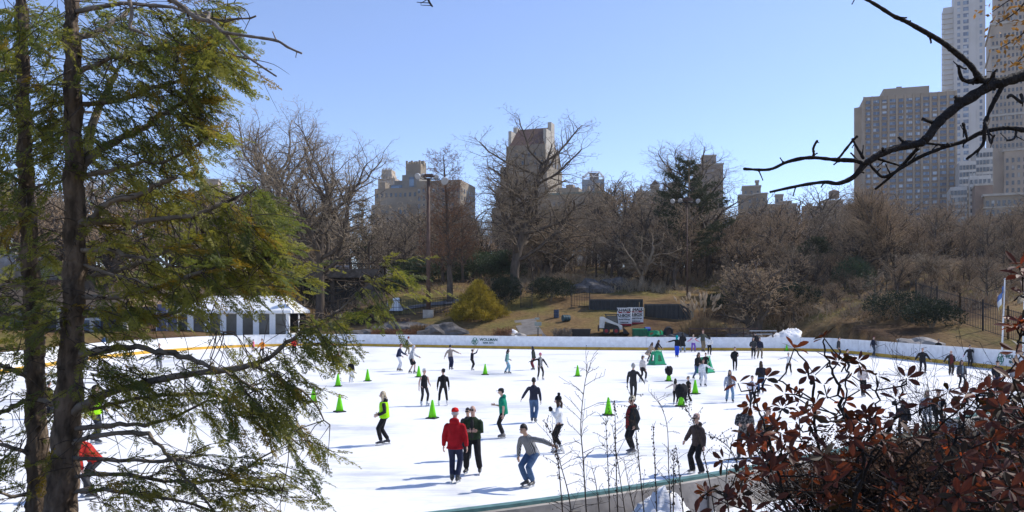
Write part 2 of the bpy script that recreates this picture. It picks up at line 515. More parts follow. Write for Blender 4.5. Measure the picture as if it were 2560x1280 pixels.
# logo lettering on the boards: (outline position by photo pixel, sizes)
M_GRN = mat('logo_green', (0.012, 0.085, 0.075), rough=0.5, var=0.0)
def logo(px, parent, sc=1.0):
    # where the sight line at px crosses the boards
    best = None
    for i in range(far0, far1):
        for f_ in np.linspace(0, 1, 40):
            p = LOOP[i % n] * (1 - f_) + LOOP[(i + 1) % n] * f_
            e = abs(p[0] / p[1] * F + 1280 - px)
            if best is None or e < best[0]: best = (e, i, f_)
    _, i, f_ = best
    a, b = LOOP[i % n], LOOP[(i + 1) % n]
    t = nrm(b - a)
    c = a * (1 - f_) + b * f_ + np.array([-t[1], t[0]]) * 0.006
    ang = math.atan2(t[1], t[0])
    for txt, size, dx, z, bold in (('WOLLMAN', 0.40, 0.62, 0.97, 0.012), ('RINK NYC', 0.27, 0.62, 0.62, 0.006)):
        me = text_mesh(txt, size * sc, 0.008, M_GRN, bold)
        o = link('lettering', me, parent)
        R = Matrix.Rotation(ang, 4, 'Z') @ Matrix.Rotation(math.radians(90), 4, 'X')
        o.matrix_local = Matrix.Translation((c[0] + t[0] * dx * sc, c[1] + t[1] * dx * sc, z)) @ R
    mb = MB()
    def ring(cx, cz, r, a0, a1, w=0.022):
        pts = [[cx + r * math.cos(x), -0.008, cz + r * math.sin(x)] for x in np.linspace(a0, a1, 14)]
        mb.tube(pts, w, 5)
    ring(0, 0.12, 0.17, -0.3, 5.4); ring(0.14, -0.05, 0.15, -2.6, 2.6); ring(-0.13, -0.06, 0.16, 0.5, 5.6); ring(0.02, -0.2, 0.13, 2.6, 6.6)
    mb.tube([[-0.22, -0.008, 0.0], [-0.1, -0.008, -0.16], [0, -0.008, 0.03], [0.1, -0.008, -0.15], [0.13, -0.008, 0.22]], 0.02, 5)
    o = mb.obj('emblem', mat('logo_leaf_green', (0.03, 0.2, 0.13), rough=0.5, var=0.0), parent)
    o.matrix_local = Matrix.Translation((c[0] - t[0] * .95 * sc, c[1] - t[1] * .95 * sc, 0.80)) @ Matrix.Rotation(ang, 4, 'Z') @ Matrix.Scale(1.25 * sc, 4)
logo(1208, boards, 1.05); logo(2522, boards, 1.0)

# ------------------------------------------------------------------ the city behind the park
M_STONE = mat('grey_limestone', (0.26, 0.22, 0.17), rough=0.9, var=0.2, scale=0.12, bump=0.1, bscale=1.0)
M_BROWN = mat('brown_brick', (0.215, 0.155, 0.12), rough=0.95, var=0.22, scale=0.2, bump=0.1, bscale=2)
M_TAN = mat('tan_concrete', (0.33, 0.265, 0.20), rough=0.9, var=0.12, scale=0.15)
M_PALE = mat('pale_panel', (0.5, 0.49, 0.475), rough=0.7, var=0.08, scale=0.1)
M_BEIGE = mat('beige_brick', (0.38, 0.315, 0.25), rough=0.9, var=0.15, scale=0.12)
M_ROOFT = mat('dark_slate_roof', (0.085, 0.045, 0.038), rough=0.9, var=0.25, scale=0.8)
M_BLUEG = mat('blue_grey_cladding', (0.18, 0.225, 0.27), rough=0.4, var=0.1, scale=0.1)
M_TRIM = mat('stone_trim', (0.40, 0.37, 0.325), rough=0.9, var=0.12, scale=0.5)
M_STEEL = mat('white_steel', (0.6, 0.6, 0.6), rough=0.5, var=0.05)

def glass_mat(name, c1, c2, c3):
    m = bpy.data.materials.new(name); m.use_nodes = True
    N = m.node_tree.nodes; L = m.node_tree.links; b = N['Principled BSDF']
    b.inputs['Roughness'].default_value = 0.12; b.inputs['Specular IOR Level'].default_value = 0.6
    g = N.new('ShaderNodeNewGeometry')
    wn_ = N.new('ShaderNodeTexWhiteNoise'); wn_.noise_dimensions = '3D'
    sn = N.new('ShaderNodeVectorMath'); sn.operation = 'SNAP'; sn.inputs[1].default_value = (2.3, 2.3, 3.1)
    L.new(g.outputs['Position'], sn.inputs[0]); L.new(sn.outputs[0], wn_.inputs['Vector'])
    cr = N.new('ShaderNodeValToRGB'); cr.color_ramp.interpolation = 'CONSTANT'
    e = cr.color_ramp.elements
    e[0].color = (*c1, 1); e[1].position = 0.55; e[1].color = (*c2, 1)
    x = e.new(0.86); x.color = (*c3, 1)
    L.new(wn_.outputs['Value'], cr.inputs[0]); L.new(cr.outputs[0], b.inputs['Base Color'])
    return m
M_GLASS = glass_mat('window_glass', (0.035, 0.042, 0.05), (0.075, 0.085, 0.095), (0.30, 0.29, 0.27))
M_GLASSB = glass_mat('blue_window_glass', (0.075, 0.11, 0.17), (0.16, 0.23, 0.32), (0.42, 0.47, 0.52))
M_FRAMEW = mat('window_frame', (0.2, 0.19, 0.18), rough=0.6, var=0.0)

class Block:
    """a box-shaped volume: corner A (front left, from above), facing the park, rotated by yaw"""
    def __init__(s, px0, px1, D, depth, ytop, zbase=10.0, yaw=0.0):
        th = math.radians(yaw)
        s.u = np.array([math.cos(th), math.sin(th)]); s.v = np.array([-math.sin(th), math.cos(th)])
        A = P(px0, HZ, D)[:2]
        k = (px1 - 1280) / F
        # A.x + u.x w = k (A.y + u.y w)
        s.w = (k * A[1] - A[0]) / (s.u[0] - k * s.u[1])
        s.A = A; s.d = depth; s.D = D
        s.z0 = zbase; s.z1 = CAMZ - (ytop - HZ) / F * D
        s.yaw = th
    def sub(s, a0, a1, b0, b1, z0, z1):
        n_ = Block.__new__(Block)
        n_.u, n_.v, n_.D, n_.yaw = s.u, s.v, s.D, s.yaw
        n_.A = s.A + s.u * a0 + s.v * b0; n_.w = a1 - a0; n_.d = b1 - b0; n_.z0, n_.z1 = z0, z1
        return n_
    def corners(s):
        A, u, v = s.A, s.u * s.w, s.v * s.d
        return [A, A + u, A + u + v, A + v]
    def solid(s, mb, m=0, top=None):
        c = s.corners()
        V = [[*p, s.z0] for p in c] + [[*p, s.z1] for p in c]
        mb.add(V, [[0, 1, 5, 4], [1, 2, 6, 5], [2, 3, 7, 6], [3, 0, 4, 7], [4, 5, 6, 7], [3, 2, 1, 0]], m=m)
    def band(s, mb, z, h, out, m=0):
        b = s.sub(-out, s.w + out, -out, s.d + out, z, z + h); b.solid(mb, m)
    def face(s, side):
        """origin, direction along, outward normal, length"""
        c = s.corners()
        if side == 'front': return c[0], s.u, -s.v, s.w
        if side == 'right': return c[1], s.v, s.u, s.d
        if side == 'left': return c[3], -s.v, -s.u, s.d

def windows(parent, specs, frame=M_FRAMEW, glass=M_GLASS, limit=100):
    """specs: (block, side, cols, floor height, w, h, margin_low, margin_top, mullions); the first ones are parts of their own, the rest one part"""
    cells = []
    for blk, side, cols, fh, w, h, ml, mt, mul in specs:
        o, t, nn, L = blk.face(side)
        rows = int((blk.z1 - mt - blk.z0 - ml) / fh)
        for r in range(rows):
            z = blk.z1 - mt - (r + 0.5) * fh
            for c in range(cols):
                p = o + t * (L * (c + 0.5) / cols)
                cells.append((-z, p, t, nn, z, w, h, mul))
    cells.sort(key=lambda a: a[0])
    proto = {}
    rest = MB()
    for k_, (_, p, t, nn, z, w, h, mul) in enumerate(cells):
        R = np.stack([[t[0], t[1], 0], [nn[0], nn[1], 0], [0, 0, 1]], 1)
        key = (round(w, 2), round(h, 2), mul)
        if k_ < limit:
            if key not in proto:
                mb = MB()
                mb.box((0, 0.06, 0), (w, 0.06, h), m=1)
                fw = 0.12
                for sx in (-1, 1): mb.box((sx * (w / 2 + fw / 2), 0.07, 0), (fw, 0.18, h + 2 * fw))
                for sz in (-1, 1): mb.box((0, 0.07, sz * (h / 2 + fw / 2)), (w, 0.16, fw))
                for j in range(mul): mb.box((-w / 2 + w * (j + 1) / (mul + 1), 0.1, 0), (0.09, 0.05, h))
                proto[key] = mb.mesh('window', [frame, glass])
            ob = bpy.data.objects.new('window', proto[key]); COL.objects.link(ob); ob.parent = parent
            M = np.eye(4); M[:3, :3] = R; M[:3, 3] = [p[0], p[1], z]
            ob.matrix_local = Matrix(M.tolist())
        else:
            c = np.array([p[0], p[1], z])
            rest.box(c + R[:, 1] * 0.06, (w, 0.06, h), R, 1)
            rest.box(c + R[:, 1] * 0.07 + np.array([0, 0, h / 2 + 0.06]), (w + 0.24, 0.16, 0.12), R, 0)
            rest.box(c + R[:, 1] * 0.07 - np.array([0, 0, h / 2 + 0.06]), (w + 0.24, 0.16, 0.12), R, 0)
            for sx in (-1, 1): rest.box(c + R @ np.array([sx * (w / 2 + 0.06), 0.07, 0]), (0.12, 0.14, h), R, 0)
            for j in range(mul): rest.box(c + R @ np.array([-w / 2 + w * (j + 1) / (mul + 1), 0.1, 0]), (0.09, 0.05, h), R, 0)
    if rest.n:
        o = rest.obj('windows_upper_mass', [frame, glass], parent)
        o.name = 'window_rows'; o['kind'] = 'stuff'

# --- tan apartment slab at the right
b = thing('apartment_tower', 'wide tan concrete apartment tower with rows of blue windows and flat penthouse', 'building')
t = Block(2160, 2390, 425, 26, 238, 8, yaw=-17)
t.z1 = P(0, 243, 425)[2]
mb = MB(); t.solid(mb)
ch = Block(2135, 2160, 440, 22, 262, 8, yaw=-50); ch.z1 = t.z1 - 2.0
ch.solid(mb)
for k in range(12):      # vertical piers
    x = t.w * k / 11
    t.sub(x - 0.45, x + 0.45, -0.55, -0.02, 8, t.z1).solid(mb)
mb.obj('wall', M_TAN, b)
mb = MB()
fh = 3.0
for k in range(1, 34):
    z = t.z1 - 1.6 - k * fh
    t.sub(0.46, t.w - 0.46, -0.22, -0.015, z - 0.05, z + 0.85).solid(mb)
mb.obj('spandrel', mat('brown_spandrel', (0.22, 0.17, 0.13), rough=0.9, var=0.15), b)
mb = MB(); t.sub(10, 32, 4, 18, t.z1, t.z1 + 4.6).solid(mb); t.sub(17, 19.5, 8, 12, t.z1 + 4.6, t.z1 + 6.3).solid(mb); mb.obj('penthouse', M_TAN, b)
cells = []
sp = []
for k in range(11):
    a0 = t.w * k / 11 + 0.55; a1 = t.w * (k + 1) / 11 - 0.55
    wide = k in (1, 3, 5, 7, 9)
    sp.append((t.sub(a0, a1, 0, 20, 10, t.z1), 'front', 1, fh, (a1 - a0) * (0.98 if wide else 0.7), 1.75, 0, 1.6, 2 if wide else 0))
windows(b, sp, mat('tan_frame', (0.16, 0.15, 0.15), var=0), M_GLASSB)

# --- pale supertall
b = thing('supertall_tower', 'very tall pale grey tower rising out of frame behind the tan apartment block', 'building')
t = Block(2386, 2462, 720, 26, -260, 8, yaw=-24)
mb = MB(); t.solid(mb); t.sub(-8.5, -0.02, 4, 22, 8, t.z1 - 98).solid(mb)
for k in range(5): t.sub(t.w * k / 4 - 0.4, t.w * k / 4 + 0.4, -0.5, -0.02, 8, t.z1).solid(mb)
mb.obj('wall', M_PALE, b)
mb = MB()
for k in range(46):
    z = t.z1 - 104 - k * 4.6
    t.sub(-9.9, -1.0, 2.8, 3.98, z, z + 0.35).solid(mb); t.sub(-9.9, -1, 2.8, 2.9, z + 0.35, z + 1.1).solid(mb)
mb.obj('balcony', M_PALE, b)
windows(b, [(t.sub(t.w * a, t.w * c_, 0, 20, 40, t.z1 - 60), 'front', 1, 5.6, t.w * (c_ - a) * f_, 3.4, 0, 1, 1) for a, c_, f_ in ((0.05, 0.24, 0.5), (0.27, 0.49, 0.8), (0.78, 0.97, 0.45))],
        mat('pale_frame', (0.42, 0.42, 0.42), var=0), M_GLASSB)

# --- tall beige hotel at the right edge
b = thing('hotel_tower', 'tall beige brick tower with setbacks cut by right edge of the view', 'building')
t = Block(2478, 2640, 455, 40, 62, 8, yaw=-27)
mb = MB(); t.solid(mb); t.sub(3, t.w - 3, 3, 36, t.z1, t.z1 + 60).solid(mb)
lo = None
lo2 = t.sub(6, t.w, -5, -0.02, 8, P(0, 372, 445)[2]); lo2.solid(mb)
for k in range(9): t.sub(t.w * k / 8 - 0.4, t.w * k / 8 + 0.4, -0.45, -0.02, lo2.z1, t.z1 - 2).solid(mb)
mb.obj('wall', M_BEIGE, b)
mb = MB()
for z in (t.z1 - 0.6, t.z1 - 14, lo2.z1 + 20): t.band(mb, z, 1.2, 0.7)
lo2.band(mb, lo2.z1 - 1, 1.2, 0.6)
mb.obj('cornice', M_TRIM, b)
windows(b, [(t.sub(0, t.w, 0, 20, lo2.z1, t.z1), 'front', 16, 3.9, 0.95, 1.9, 1, 5, 0), (lo2, 'front', 9, 4.2, 1.1, 2.2, 0, 4, 0), (t.sub(3, t.w - 3, 3, 20, t.z1, t.z1 + 60), 'front', 12, 4, 0.9, 1.9, 1, 3, 0)])

# --- stepped grey white block below it
b = thing('stepped_block', 'stepped grey white apartment block with terraces between tan tower and beige tower', 'building')
mb = MB()
t1 = Block(2376, 2418, 385, 20, 468, 8, yaw=-24); t2 = Block(2398, 2440, 392, 20, 405, 8, yaw=-24); t3 = Block(2440, 2482, 398, 20, 372, 8, yaw=-24); t4 = Block(2424, 2478, 380, 6, 440, 8, yaw=-24)
for t in (t1, t2, t3, t4): t.solid(mb)
mb.obj('wall', mat('grey_white_stone', (0.46, 0.445, 0.42), rough=0.85, var=0.1, scale=0.3), b)
windows(b, [(t1, 'front', 5, 3.4, 1.0, 2.0, 1, 1.2, 0), (t2, 'front', 5, 3.4, 1.0, 2.0, 1, 1.2, 0), (t3, 'front', 5, 3.6, 1.0, 2.0, 1, 1.5, 0), (t4, 'front', 5, 3.4, 1.1, 1.9, 1, 1.2, 0)])
b = thing('dark_annex', 'dark brown cubic roof block below the beige tower', 'building')
t = Block(2438, 2482, 368, 12, 463, 8, yaw=-24); mb = MB(); t.solid(mb); mb.obj('wall', M_BROWN, b)
mb = MB(); t.band(mb, t.z1 - 0.3, 0.9, 0.3); mb.obj('parapet', M_TRIM, b)
b = thing('low_limestone_block', 'low grey limestone building with cornice under the beige tower at right edge', 'building')
t = Block(2462, 2660, 362, 30, 488, 8, yaw=-24); mb = MB(); t.solid(mb); mb.obj('wall', M_STONE, b)
mb = MB(); t.band(mb, t.z1 - 0.6, 1.0, 0.8); t.band(mb, t.z1 - 6, 0.5, 0.4); mb.obj('cornice', M_TRIM, b)
windows(b, [(t, 'front', 14, 4.2, 1.2, 2.4, 2, 1.8, 0)])

# --- slant-roofed tower
b = thing('slanted_roof_tower', 'stone tower with steep dark roof between two end chimneys', 'building')
D = 400
t = Block(1268, 1362, D, 24, 366, 8, yaw=-20)
mb = MB(); t.solid(mb)
wl_ = t.w
lev = [(418, 3.2, 1.2), (470, 5.2, 2.2), (520, 7.0, 3.2)]
for y, ex, f_ in lev:
    t.sub(-ex, wl_ + ex * 0.45, -f_, t.d + 1, 8, P(0, y, D)[2]).solid(mb)
for k in range(7): t.sub(wl_ * k / 6 - 0.35, wl_ * k / 6 + 0.35, -0.5, -0.02, P(0, 418, D)[2], t.z1).solid(mb)
for k in range(5): t.sub(wl_ + 0.02, wl_ + 0.6, t.d * k / 4 - 0.5, t.d * k / 4 + 0.5, P(0, 418, D)[2], t.z1 - 3).solid(mb)
mb.obj('wall', M_STONE, b)
mb = MB()
zr = P(0, 313, D)[2]
c = t.corners(); r0 = c[0] + t.v * t.d * 0.5 + t.u * 1.2; r1 = c[1] + t.v * t.d * 0.5 - t.u * 1.2
r0b = r0 + t.v * 2; r1b = r1 + t.v * 2
e0 = c[0] + t.u * 1.0; e1 = c[1] - t.u * 1.0; e2 = c[2] - t.u * 1.0; e3 = c[3] + t.u * 1.0
mb.add([[*e0, t.z1], [*e1, t.z1], [*r1, zr], [*r0, zr], [*e3, t.z1], [*e2, t.z1], [*r1b, zr], [*r0b, zr]], [[0, 1, 2, 3], [4, 7, 6, 5], [0, 3, 7, 4], [1, 5, 6, 2], [3, 2, 6, 7]])
mb.obj('roof', M_ROOFT, b)
for k, y in ((0, 308), (1, 302)):
    mb = MB(); a0 = -0.3 if k == 0 else wl_ - 1.6
    t.sub(a0, a0 + 1.9, t.d * 0.5 - 2.2, t.d * 0.5 + 3.5, t.z1 - 4, P(0, y, D)[2]).solid(mb)
    t.sub(a0 + .2, a0 + 1.7, 2, t.d * 0.5 - 2.2, t.z1 - 4, t.z1 + 8).solid(mb)
    mb.obj('chimney', M_TRIM, b)
windows(b, [(t.sub(0, t.w, 0, 20, 60, t.z1), 'front', 6, 4.0, 1.0, 2.0, 0, 3, 0), (t, 'right', 4, 4.0, 1.3, 2.6, 50, 6, 0),
            (t.sub(-7, wl_ + 3, -3.2, 3, 10, P(0, 520, D)[2]), 'front', 11, 4.0, 1.0, 2.0, 0, 3, 0)])

# --- wide grey block right of it
b = thing('wide_limestone_block', 'wide plain grey limestone apartment block with green copper edge to its flat roof', 'building')
t = Block(1366, 1507, 385, 26, 486, 8, yaw=-17)
mb = MB(); t.solid(mb); mb.obj('wall', M_STONE, b)
mb = MB(); t.band(mb, t.z1 - 0.5, 0.9, 0.7); mb.obj('cornice', mat('copper_green', (0.16, 0.2, 0.17), rough=0.8, var=0.15), b)
mb = MB(); t.sub(4, 15, 4, 12, t.z1 + 0.4, t.z1 + 3.4).solid(mb); t.sub(8.5, 12, 5, 9, t.z1 + 3.4, t.z1 + 5.0).solid(mb); t.sub(19, 20, 5, 7, t.z1 + .4, t.z1 + 4).solid(mb); t.sub(22.5, 24.5, 5, 8, t.z1 + .4, t.z1 + 5.2).solid(mb)
mb.obj('roof_hut', M_TAN, b)
windows(b, [(t, 'front', 11, 3.7, 0.9, 1.8, 2, 3, 0), (t, 'right', 8, 3.7, 1.1, 2.0, 2, 3, 0)])

# --- glass tower with steel crown
b = thing('glass_tower', 'distant blue glass tower with white steel truss crown', 'building')
D = 820
t = Block(1455, 1511, D, 20, 452, 8, yaw=-6); t.z1 = P(0, 449, D)[2]
mb = MB(); t.solid(mb); mb.obj('wall', M_BLUEG, b)
mb = MB()
zt = P(0, 427, D)[2]; w = t.w
def pt(a, bb, z): return np.array([*(t.A + t.u * a + t.v * bb), z])
top = [pt(w * .3, 6, zt), pt(w * .78, 6, zt), pt(w * .78, 14, zt), pt(w * .3, 14, zt)]
bot = [pt(0.5, 0.5, t.z1 + 3), pt(w - .5, 0.5, t.z1 + 3), pt(w - .5, 19.5, t.z1 + 3), pt(.5, 19.5, t.z1 + 3)]
for i in range(4):
    j = (i + 1) % 4
    mb.tube([bot[i], top[i]], 0.38, 4); mb.tube([top[i], top[j]], 0.38, 4); mb.tube([bot[i], bot[j]], 0.45, 4)
    mid = (bot[i] + bot[j]) / 2; mb.tube([top[i], mid], 0.3, 4); mb.tube([top[j], mid], 0.3, 4)
    mb.tube([bot[i], bot[i] - [0, 0, 3.2]], 0.5, 4); mb.tube([mid, mid - [0, 0, 3.2]], 0.4, 4)
mb.tube([(top[0] + top[2]) / 2, (top[0] + top[2]) / 2 + [0, 0, 3]], 0.2, 4)
mb.obj('truss_crown', M_STEEL, b)
mb = MB(); t.sub(w * .33, w * .75, 6.5, 13.5, t.z1, zt - 1).solid(mb); mb.obj('plant_room', mat('plant_room', (0.1, 0.09, 0.1), var=0.1), b)
windows(b, [(t, 'front', 7, 5.0, 1.9, 2.6, 60, 3, 0), (t, 'right', 4, 5.0, 2.2, 2.6, 60, 3, 0)], glass=M_GLASSB)

# --- left block with crenellated roof tower
b = thing('crenellated_block', 'grey stone apartment block stepping up to a roof tower with battlements', 'building')
D = 390
t = Block(936, 1152, D, 26, 470, 8, yaw=-14)
mb = MB()
t.z1 = P(0, 472, D)[2]
w = t.w
s = w / 216.0
t.sub(0, w * .52, 0.4, 26, 8, t.z1).solid(mb)
t.sub(w * .5, w, -0.5, 24, 8, P(0, 458, D)[2]).solid(mb)
t.sub(0, w * .42, -3.5, 0.36, 8, P(0, 515, D)[2]).solid(mb)
t.sub(0, 3, 6, 14, t.z1, t.z1 + 4).solid(mb)
mb.obj('wall', M_STONE, b)
mb = MB()
t.sub(w * .14, w * .34, 4, 20, t.z1 + 0.02, P(0, 462, D)[2] + 0.4).solid(mb)
t.sub(w * .18, w * .36, 6, 20, t.z1 + 2.4, P(0, 449, D)[2]).solid(mb)
t.sub(w * .30, w * .50, 3, 20, t.z1, P(0, 438, D)[2]).solid(mb)
mb.obj('penthouse', mat('greenish_grey_stone', (0.22, 0.205, 0.18), rough=0.9, var=0.15, scale=0.3), b)
mb = MB()
zt = P(0, 409, D)[2]
t.sub(w * .325, w * .50, 5, 13, P(0, 438, D)[2], zt).solid(mb)
for k in range(6):
    a = w * .325 + (w * .175 - 1.1) * k / 5
    for bb in (4.9, 12.4): t.sub(a, a + 0.9, bb, bb + 0.8, zt, zt + (1.6 if k in (0, 2, 5) else 0.9)).solid(mb)
for a in (.335, .40, .475): t.sub(w * a, w * a + 1.6, 8, 10, zt, zt + 1.8).solid(mb)
mb.obj('roof_tower', M_STONE, b)
mb = MB(); t.sub(w * .385, w * .44, 2.85, 2.98, P(0, 470, D)[2] + 0.3, P(0, 444, D)[2]).solid(mb); t.sub(w * .16, w * .32, 3.85, 3.98, t.z1 + 0.6, t.z1 + 2.0).solid(mb)
mb.obj('glazing', M_GLASSB, b)
windows(b, [(t.sub(0, w * .42, -3.5, 0.4, 12, P(0, 515, D)[2]), 'front', 8, 3.6, 1.0, 1.9, 0, 2, 0), (t.sub(0, w * .5, .4, 20, P(0, 515, D)[2], t.z1), 'front', 9, 3.5, 1.0, 1.8, 0, 1.6, 0),
            (t.sub(w * .5, w, -.5, 20, 12, P(0, 458, D)[2]), 'front', 9, 3.6, 1.0, 1.9, 0, 3, 0), (t.sub(w * .5, w, -.5, 24, 12, P(0, 458, D)[2]), 'right', 6, 3.6, 1.2, 2.0, 0, 3, 0)])

# --- pale ornate tower behind
b = thing('ornate_tower', 'far pale stone tower with stepped ornate crown behind the crenellated block', 'building')
D = 650
t = Block(945, 988, D, 14, 447, 8, yaw=-12)
mb = MB(); t.solid(mb); w = t.w
for a, y in ((.14, 436), (.2, 424)): t.sub(w * a, w * (.92 - a), 2, 12, t.z1, P(0, y, D)[2]).solid(mb)
mb.obj('wall', mat('warm_pale_stone', (0.46, 0.38, 0.29), rough=0.9, var=0.12, scale=0.3), b)
mb = MB()
for k in range(7):
    a = w * (.2 + .52 * k / 6); t.sub(a - .35, a + .35, 1.7, 2.4, P(0, 436, D)[2] - 2, P(0, 419 if k in (1, 3, 5) else 421, D)[2]).solid(mb)
for k in range(6):
    a = w * (k + .5) / 6; t.sub(a - .4, a + .4, -0.4, 0, t.z1 - 12, t.z1 + 1.5).solid(mb)
mb.obj('pinnacle', M_TRIM, b)

# --- low brick house by the road
b = thing('brick_lodge', 'small red brick building with flat pale roof edge behind the first tall pole', 'building')
t = Block(1012, 1058, 205, 12, 606, 10, yaw=-14); mb = MB(); t.solid(mb); t.sub(-3.5, 0, 1, 10, 10, t.z1 - 1.4).solid(mb); mb.obj('wall', mat('red_brick', (0.24, 0.12, 0.085), rough=0.95, var=0.2, scale=1.5), b)
mb = MB(); t.band(mb, t.z1, 0.25, 0.35); mb.obj('roof', M_TRIM, b)
windows(b, [(t, 'front', 4, 3.0, 0.7, 1.3, 0, 0.6, 0)])

# --- right middle cluster
def simple(name, label, blocks, m, wins=None, extra=None, D=470, yaw=-8):
    b = thing(name, label, 'building')
    mb = MB(); bl = []
    for x0, x1, y, dd, dep in blocks:
        t = Block(x0, x1, D + dd, dep, y, 8, yaw=yaw); t.solid(mb); bl.append(t)
    mb.obj('wall', m, b)
    mb = MB()
    for t in bl: t.band(mb, t.z1 - 0.4, 0.8, 0.4)
    mb.obj('parapet', M_TRIM, b)
    sp = []
    for t in bl[:3]:
        sp.append((t, 'front', max(2, int(t.w / 3.4)), 3.6, 1.1, 1.9, 25, 2.2, 0))
    windows(b, sp, limit=60)
    return b, bl
b, bl = simple('gabled_block', 'brownish stone block with a small gabled roof house and thin chimneys', [(1592, 1680, 480, 0, 20), (1627, 1648, 463, 6, 8), (1672, 1702, 458, 10, 12)], M_STONE, D=455)
t = bl[1]; mb = MB(); c = t.corners(); zr = t.z1 + 3.2
m0 = (c[0] + c[1]) / 2; m1 = (c[2] + c[3]) / 2
mb.add([[*c[0], t.z1 + .4], [*c[1], t.z1 + .4], [*c[2], t.z1 + .4], [*c[3], t.z1 + .4], [*m0, zr], [*m1, zr]], [[0, 4, 5, 3], [1, 2, 5, 4]], [[0, 1, 4], [2, 3, 5]]); mb.obj('roof', M_ROOFT, b)
mb = MB()
for a in (2, 16, 18.5): bl[0].sub(a, a + .9, 4, 5, bl[0].z1, bl[0].z1 + 4.5).solid(mb)
mb.obj('chimney', M_BROWN, b)
simple('flat_grey_tower', 'plain grey brown tower with raised flat roof box beside the dark pine', [(1740, 1808, 411, 0, 22), (1757, 1790, 389, 5, 12)], mat('grey_brown_brick', (0.24, 0.205, 0.18), rough=0.9, var=0.12, scale=0.2), D=480)
simple('terraced_block', 'hazy grey block with stepped terraces and chimney right of the dark pine', [(1846, 1884, 488, 0, 18), (1856, 1902, 466, 8, 18), (1884, 1918, 484, 4, 18), (1889, 1897, 452, 12, 5)], M_STONE, D=500, yaw=-15)
simple('long_grey_block', 'low hazy grey block with a square roof box under the lowest bare twig', [(1912, 1992, 512, 0, 20), (1938, 1958, 487, 6, 9), (1950, 1978, 504, 4, 10)], M_STONE, D=540, yaw=-17)
b, bl = simple('water_tank_block', 'dark hazy roofline with round water tank left of the tan tower', [(2006, 2134, 517, 0, 20), (2058, 2108, 502, 5, 12), (2018, 2030, 510, 4, 6)], M_BROWN, D=520, yaw=-19)
t = bl[1]; mb = MB()
cc = (t.corners()[0] * .45 + t.corners()[1] * .35 + t.corners()[2] * .2)
mb.tube([[*cc, t.z1 + 1.5], [*cc, t.z1 + 6.2], [*cc, t.z1 + 7.4]], [3.3, 3.3, 0.5], 12)
for k in range(4): mb.tube([[cc[0] + 2 * math.cos(k * 1.57), cc[1] + 2 * math.sin(k * 1.57), t.z1], [cc[0] + 2 * math.cos(k * 1.57), cc[1] + 2 * math.sin(k * 1.57), t.z1 + 1.6]], .2, 5)
mb.obj('water_tank', M_BROWN, b)
simple('left_beige_block', 'pale beige apartment block seen through bare branches left of the big bare tree', [(470, 572, 478, 0, 20), (500, 545, 448, 5, 10)], M_BEIGE, D=380, yaw=12)
simple('low_beige_block', 'low beige block half hidden behind trunks of the big bare tree', [(690, 860, 545, 0, 20), (705, 735, 520, 4, 10)], M_BEIGE, D=360, yaw=4)

# ------------------------------------------------------------------ bare trees
M_BARK = mat('grey_bark', (0.09, 0.07, 0.053), rough=0.95, var=0.35, scale=3, bump=0.6, bscale=9, stretch=(1, 1, 0.25))
M_TWIG = mat('grey_twig', (0.33, 0.26, 0.175), rough=0.9, var=0.3, scale=0.6, spec=0.15)
M_TWIGR = mat('russet_twig', (0.34, 0.24, 0.145), rough=0.9, var=0.35, scale=0.4, spec=0.15)
M_TWIGD = mat('dark_twig', (0.23, 0.178, 0.12), rough=0.9, var=0.3, scale=0.6, spec=0.15)
M_TWIGY = mat('rusty_needles', (0.23, 0.115, 0.06), rough=0.9, var=0.35, scale=0.9, spec=0.1)
M_BARKL = mat('pale_bark', (0.17, 0.14, 0.11), rough=0.95, var=0.3, scale=3, bump=0.5, bscale=9, stretch=(1, 1, 0.25))

RMIN = 0.014
def grow(rng, p, d, L, r, lev, cfg, out):
    seg = cfg['seg'][lev]
    n_ = max(2, int(round(L / seg)))
    st = L / n_
    w = cfg['wander'][lev]; up = cfg['up'][lev]
    pts = [p]; rad = [r]
    az = rng.uniform(0, 6.28)
    x, y, z = p; dx, dy, dz = d
    tip = cfg['tip'][lev]
    for i in range(n_):
        dx += rng.gauss(0, w); dy += rng.gauss(0, w); dz += rng.gauss(0, w) + up
        l_ = math.sqrt(dx * dx + dy * dy + dz * dz); dx /= l_; dy /= l_; dz /= l_
        x += dx * st; y += dy * st; z += dz * st
        f = (i + 1) / n_
        rr = max(r * (1 - (1 - tip) * f), RMIN)
        pts.append((x, y, z)); rad.append(rr)
        if lev < cfg['max'] and f >= cfg['start'][lev]:
            k = cfg['kids'][lev]
            k = int(k) + (1 if rng.random() < k - int(k) else 0)
            for _ in range(k):
                az += 2.4 + rng.uniform(-0.5, 0.5)
                a = math.radians(rng.gauss(cfg['ang'][lev], 9))
                # frame
                if abs(dz) < 0.9: ux, uy, uz = -dy, dx, 0.0
                else: ux, uy, uz = 1.0, 0.0, -dx / (dz if abs(dz) > 1e-6 else 1e-6)
                l2 = math.sqrt(ux * ux + uy * uy + uz * uz) + 1e-9; ux /= l2; uy /= l2; uz /= l2
                vx, vy, vz = dy * uz - dz * uy, dz * ux - dx * uz, dx * uy - dy * ux
                ca, sa, cz, sz = math.cos(a), math.sin(a), math.cos(az), math.sin(az)
                nd = (dx * ca + sa * (ux * cz + vx * sz), dy * ca + sa * (uy * cz + vy * sz), dz * ca + sa * (uz * cz + vz * sz))
                cl = L * cfg['ratio'][lev] * (1 - cfg['fall'][lev] * f) * rng.uniform(0.7, 1.2)
                grow(rng, (x, y, z), nd, cl, rr * cfg['rr'][lev] * rng.uniform(0.75, 1.0), lev + 1, cfg, out)
    out.append((lev, pts, rad))

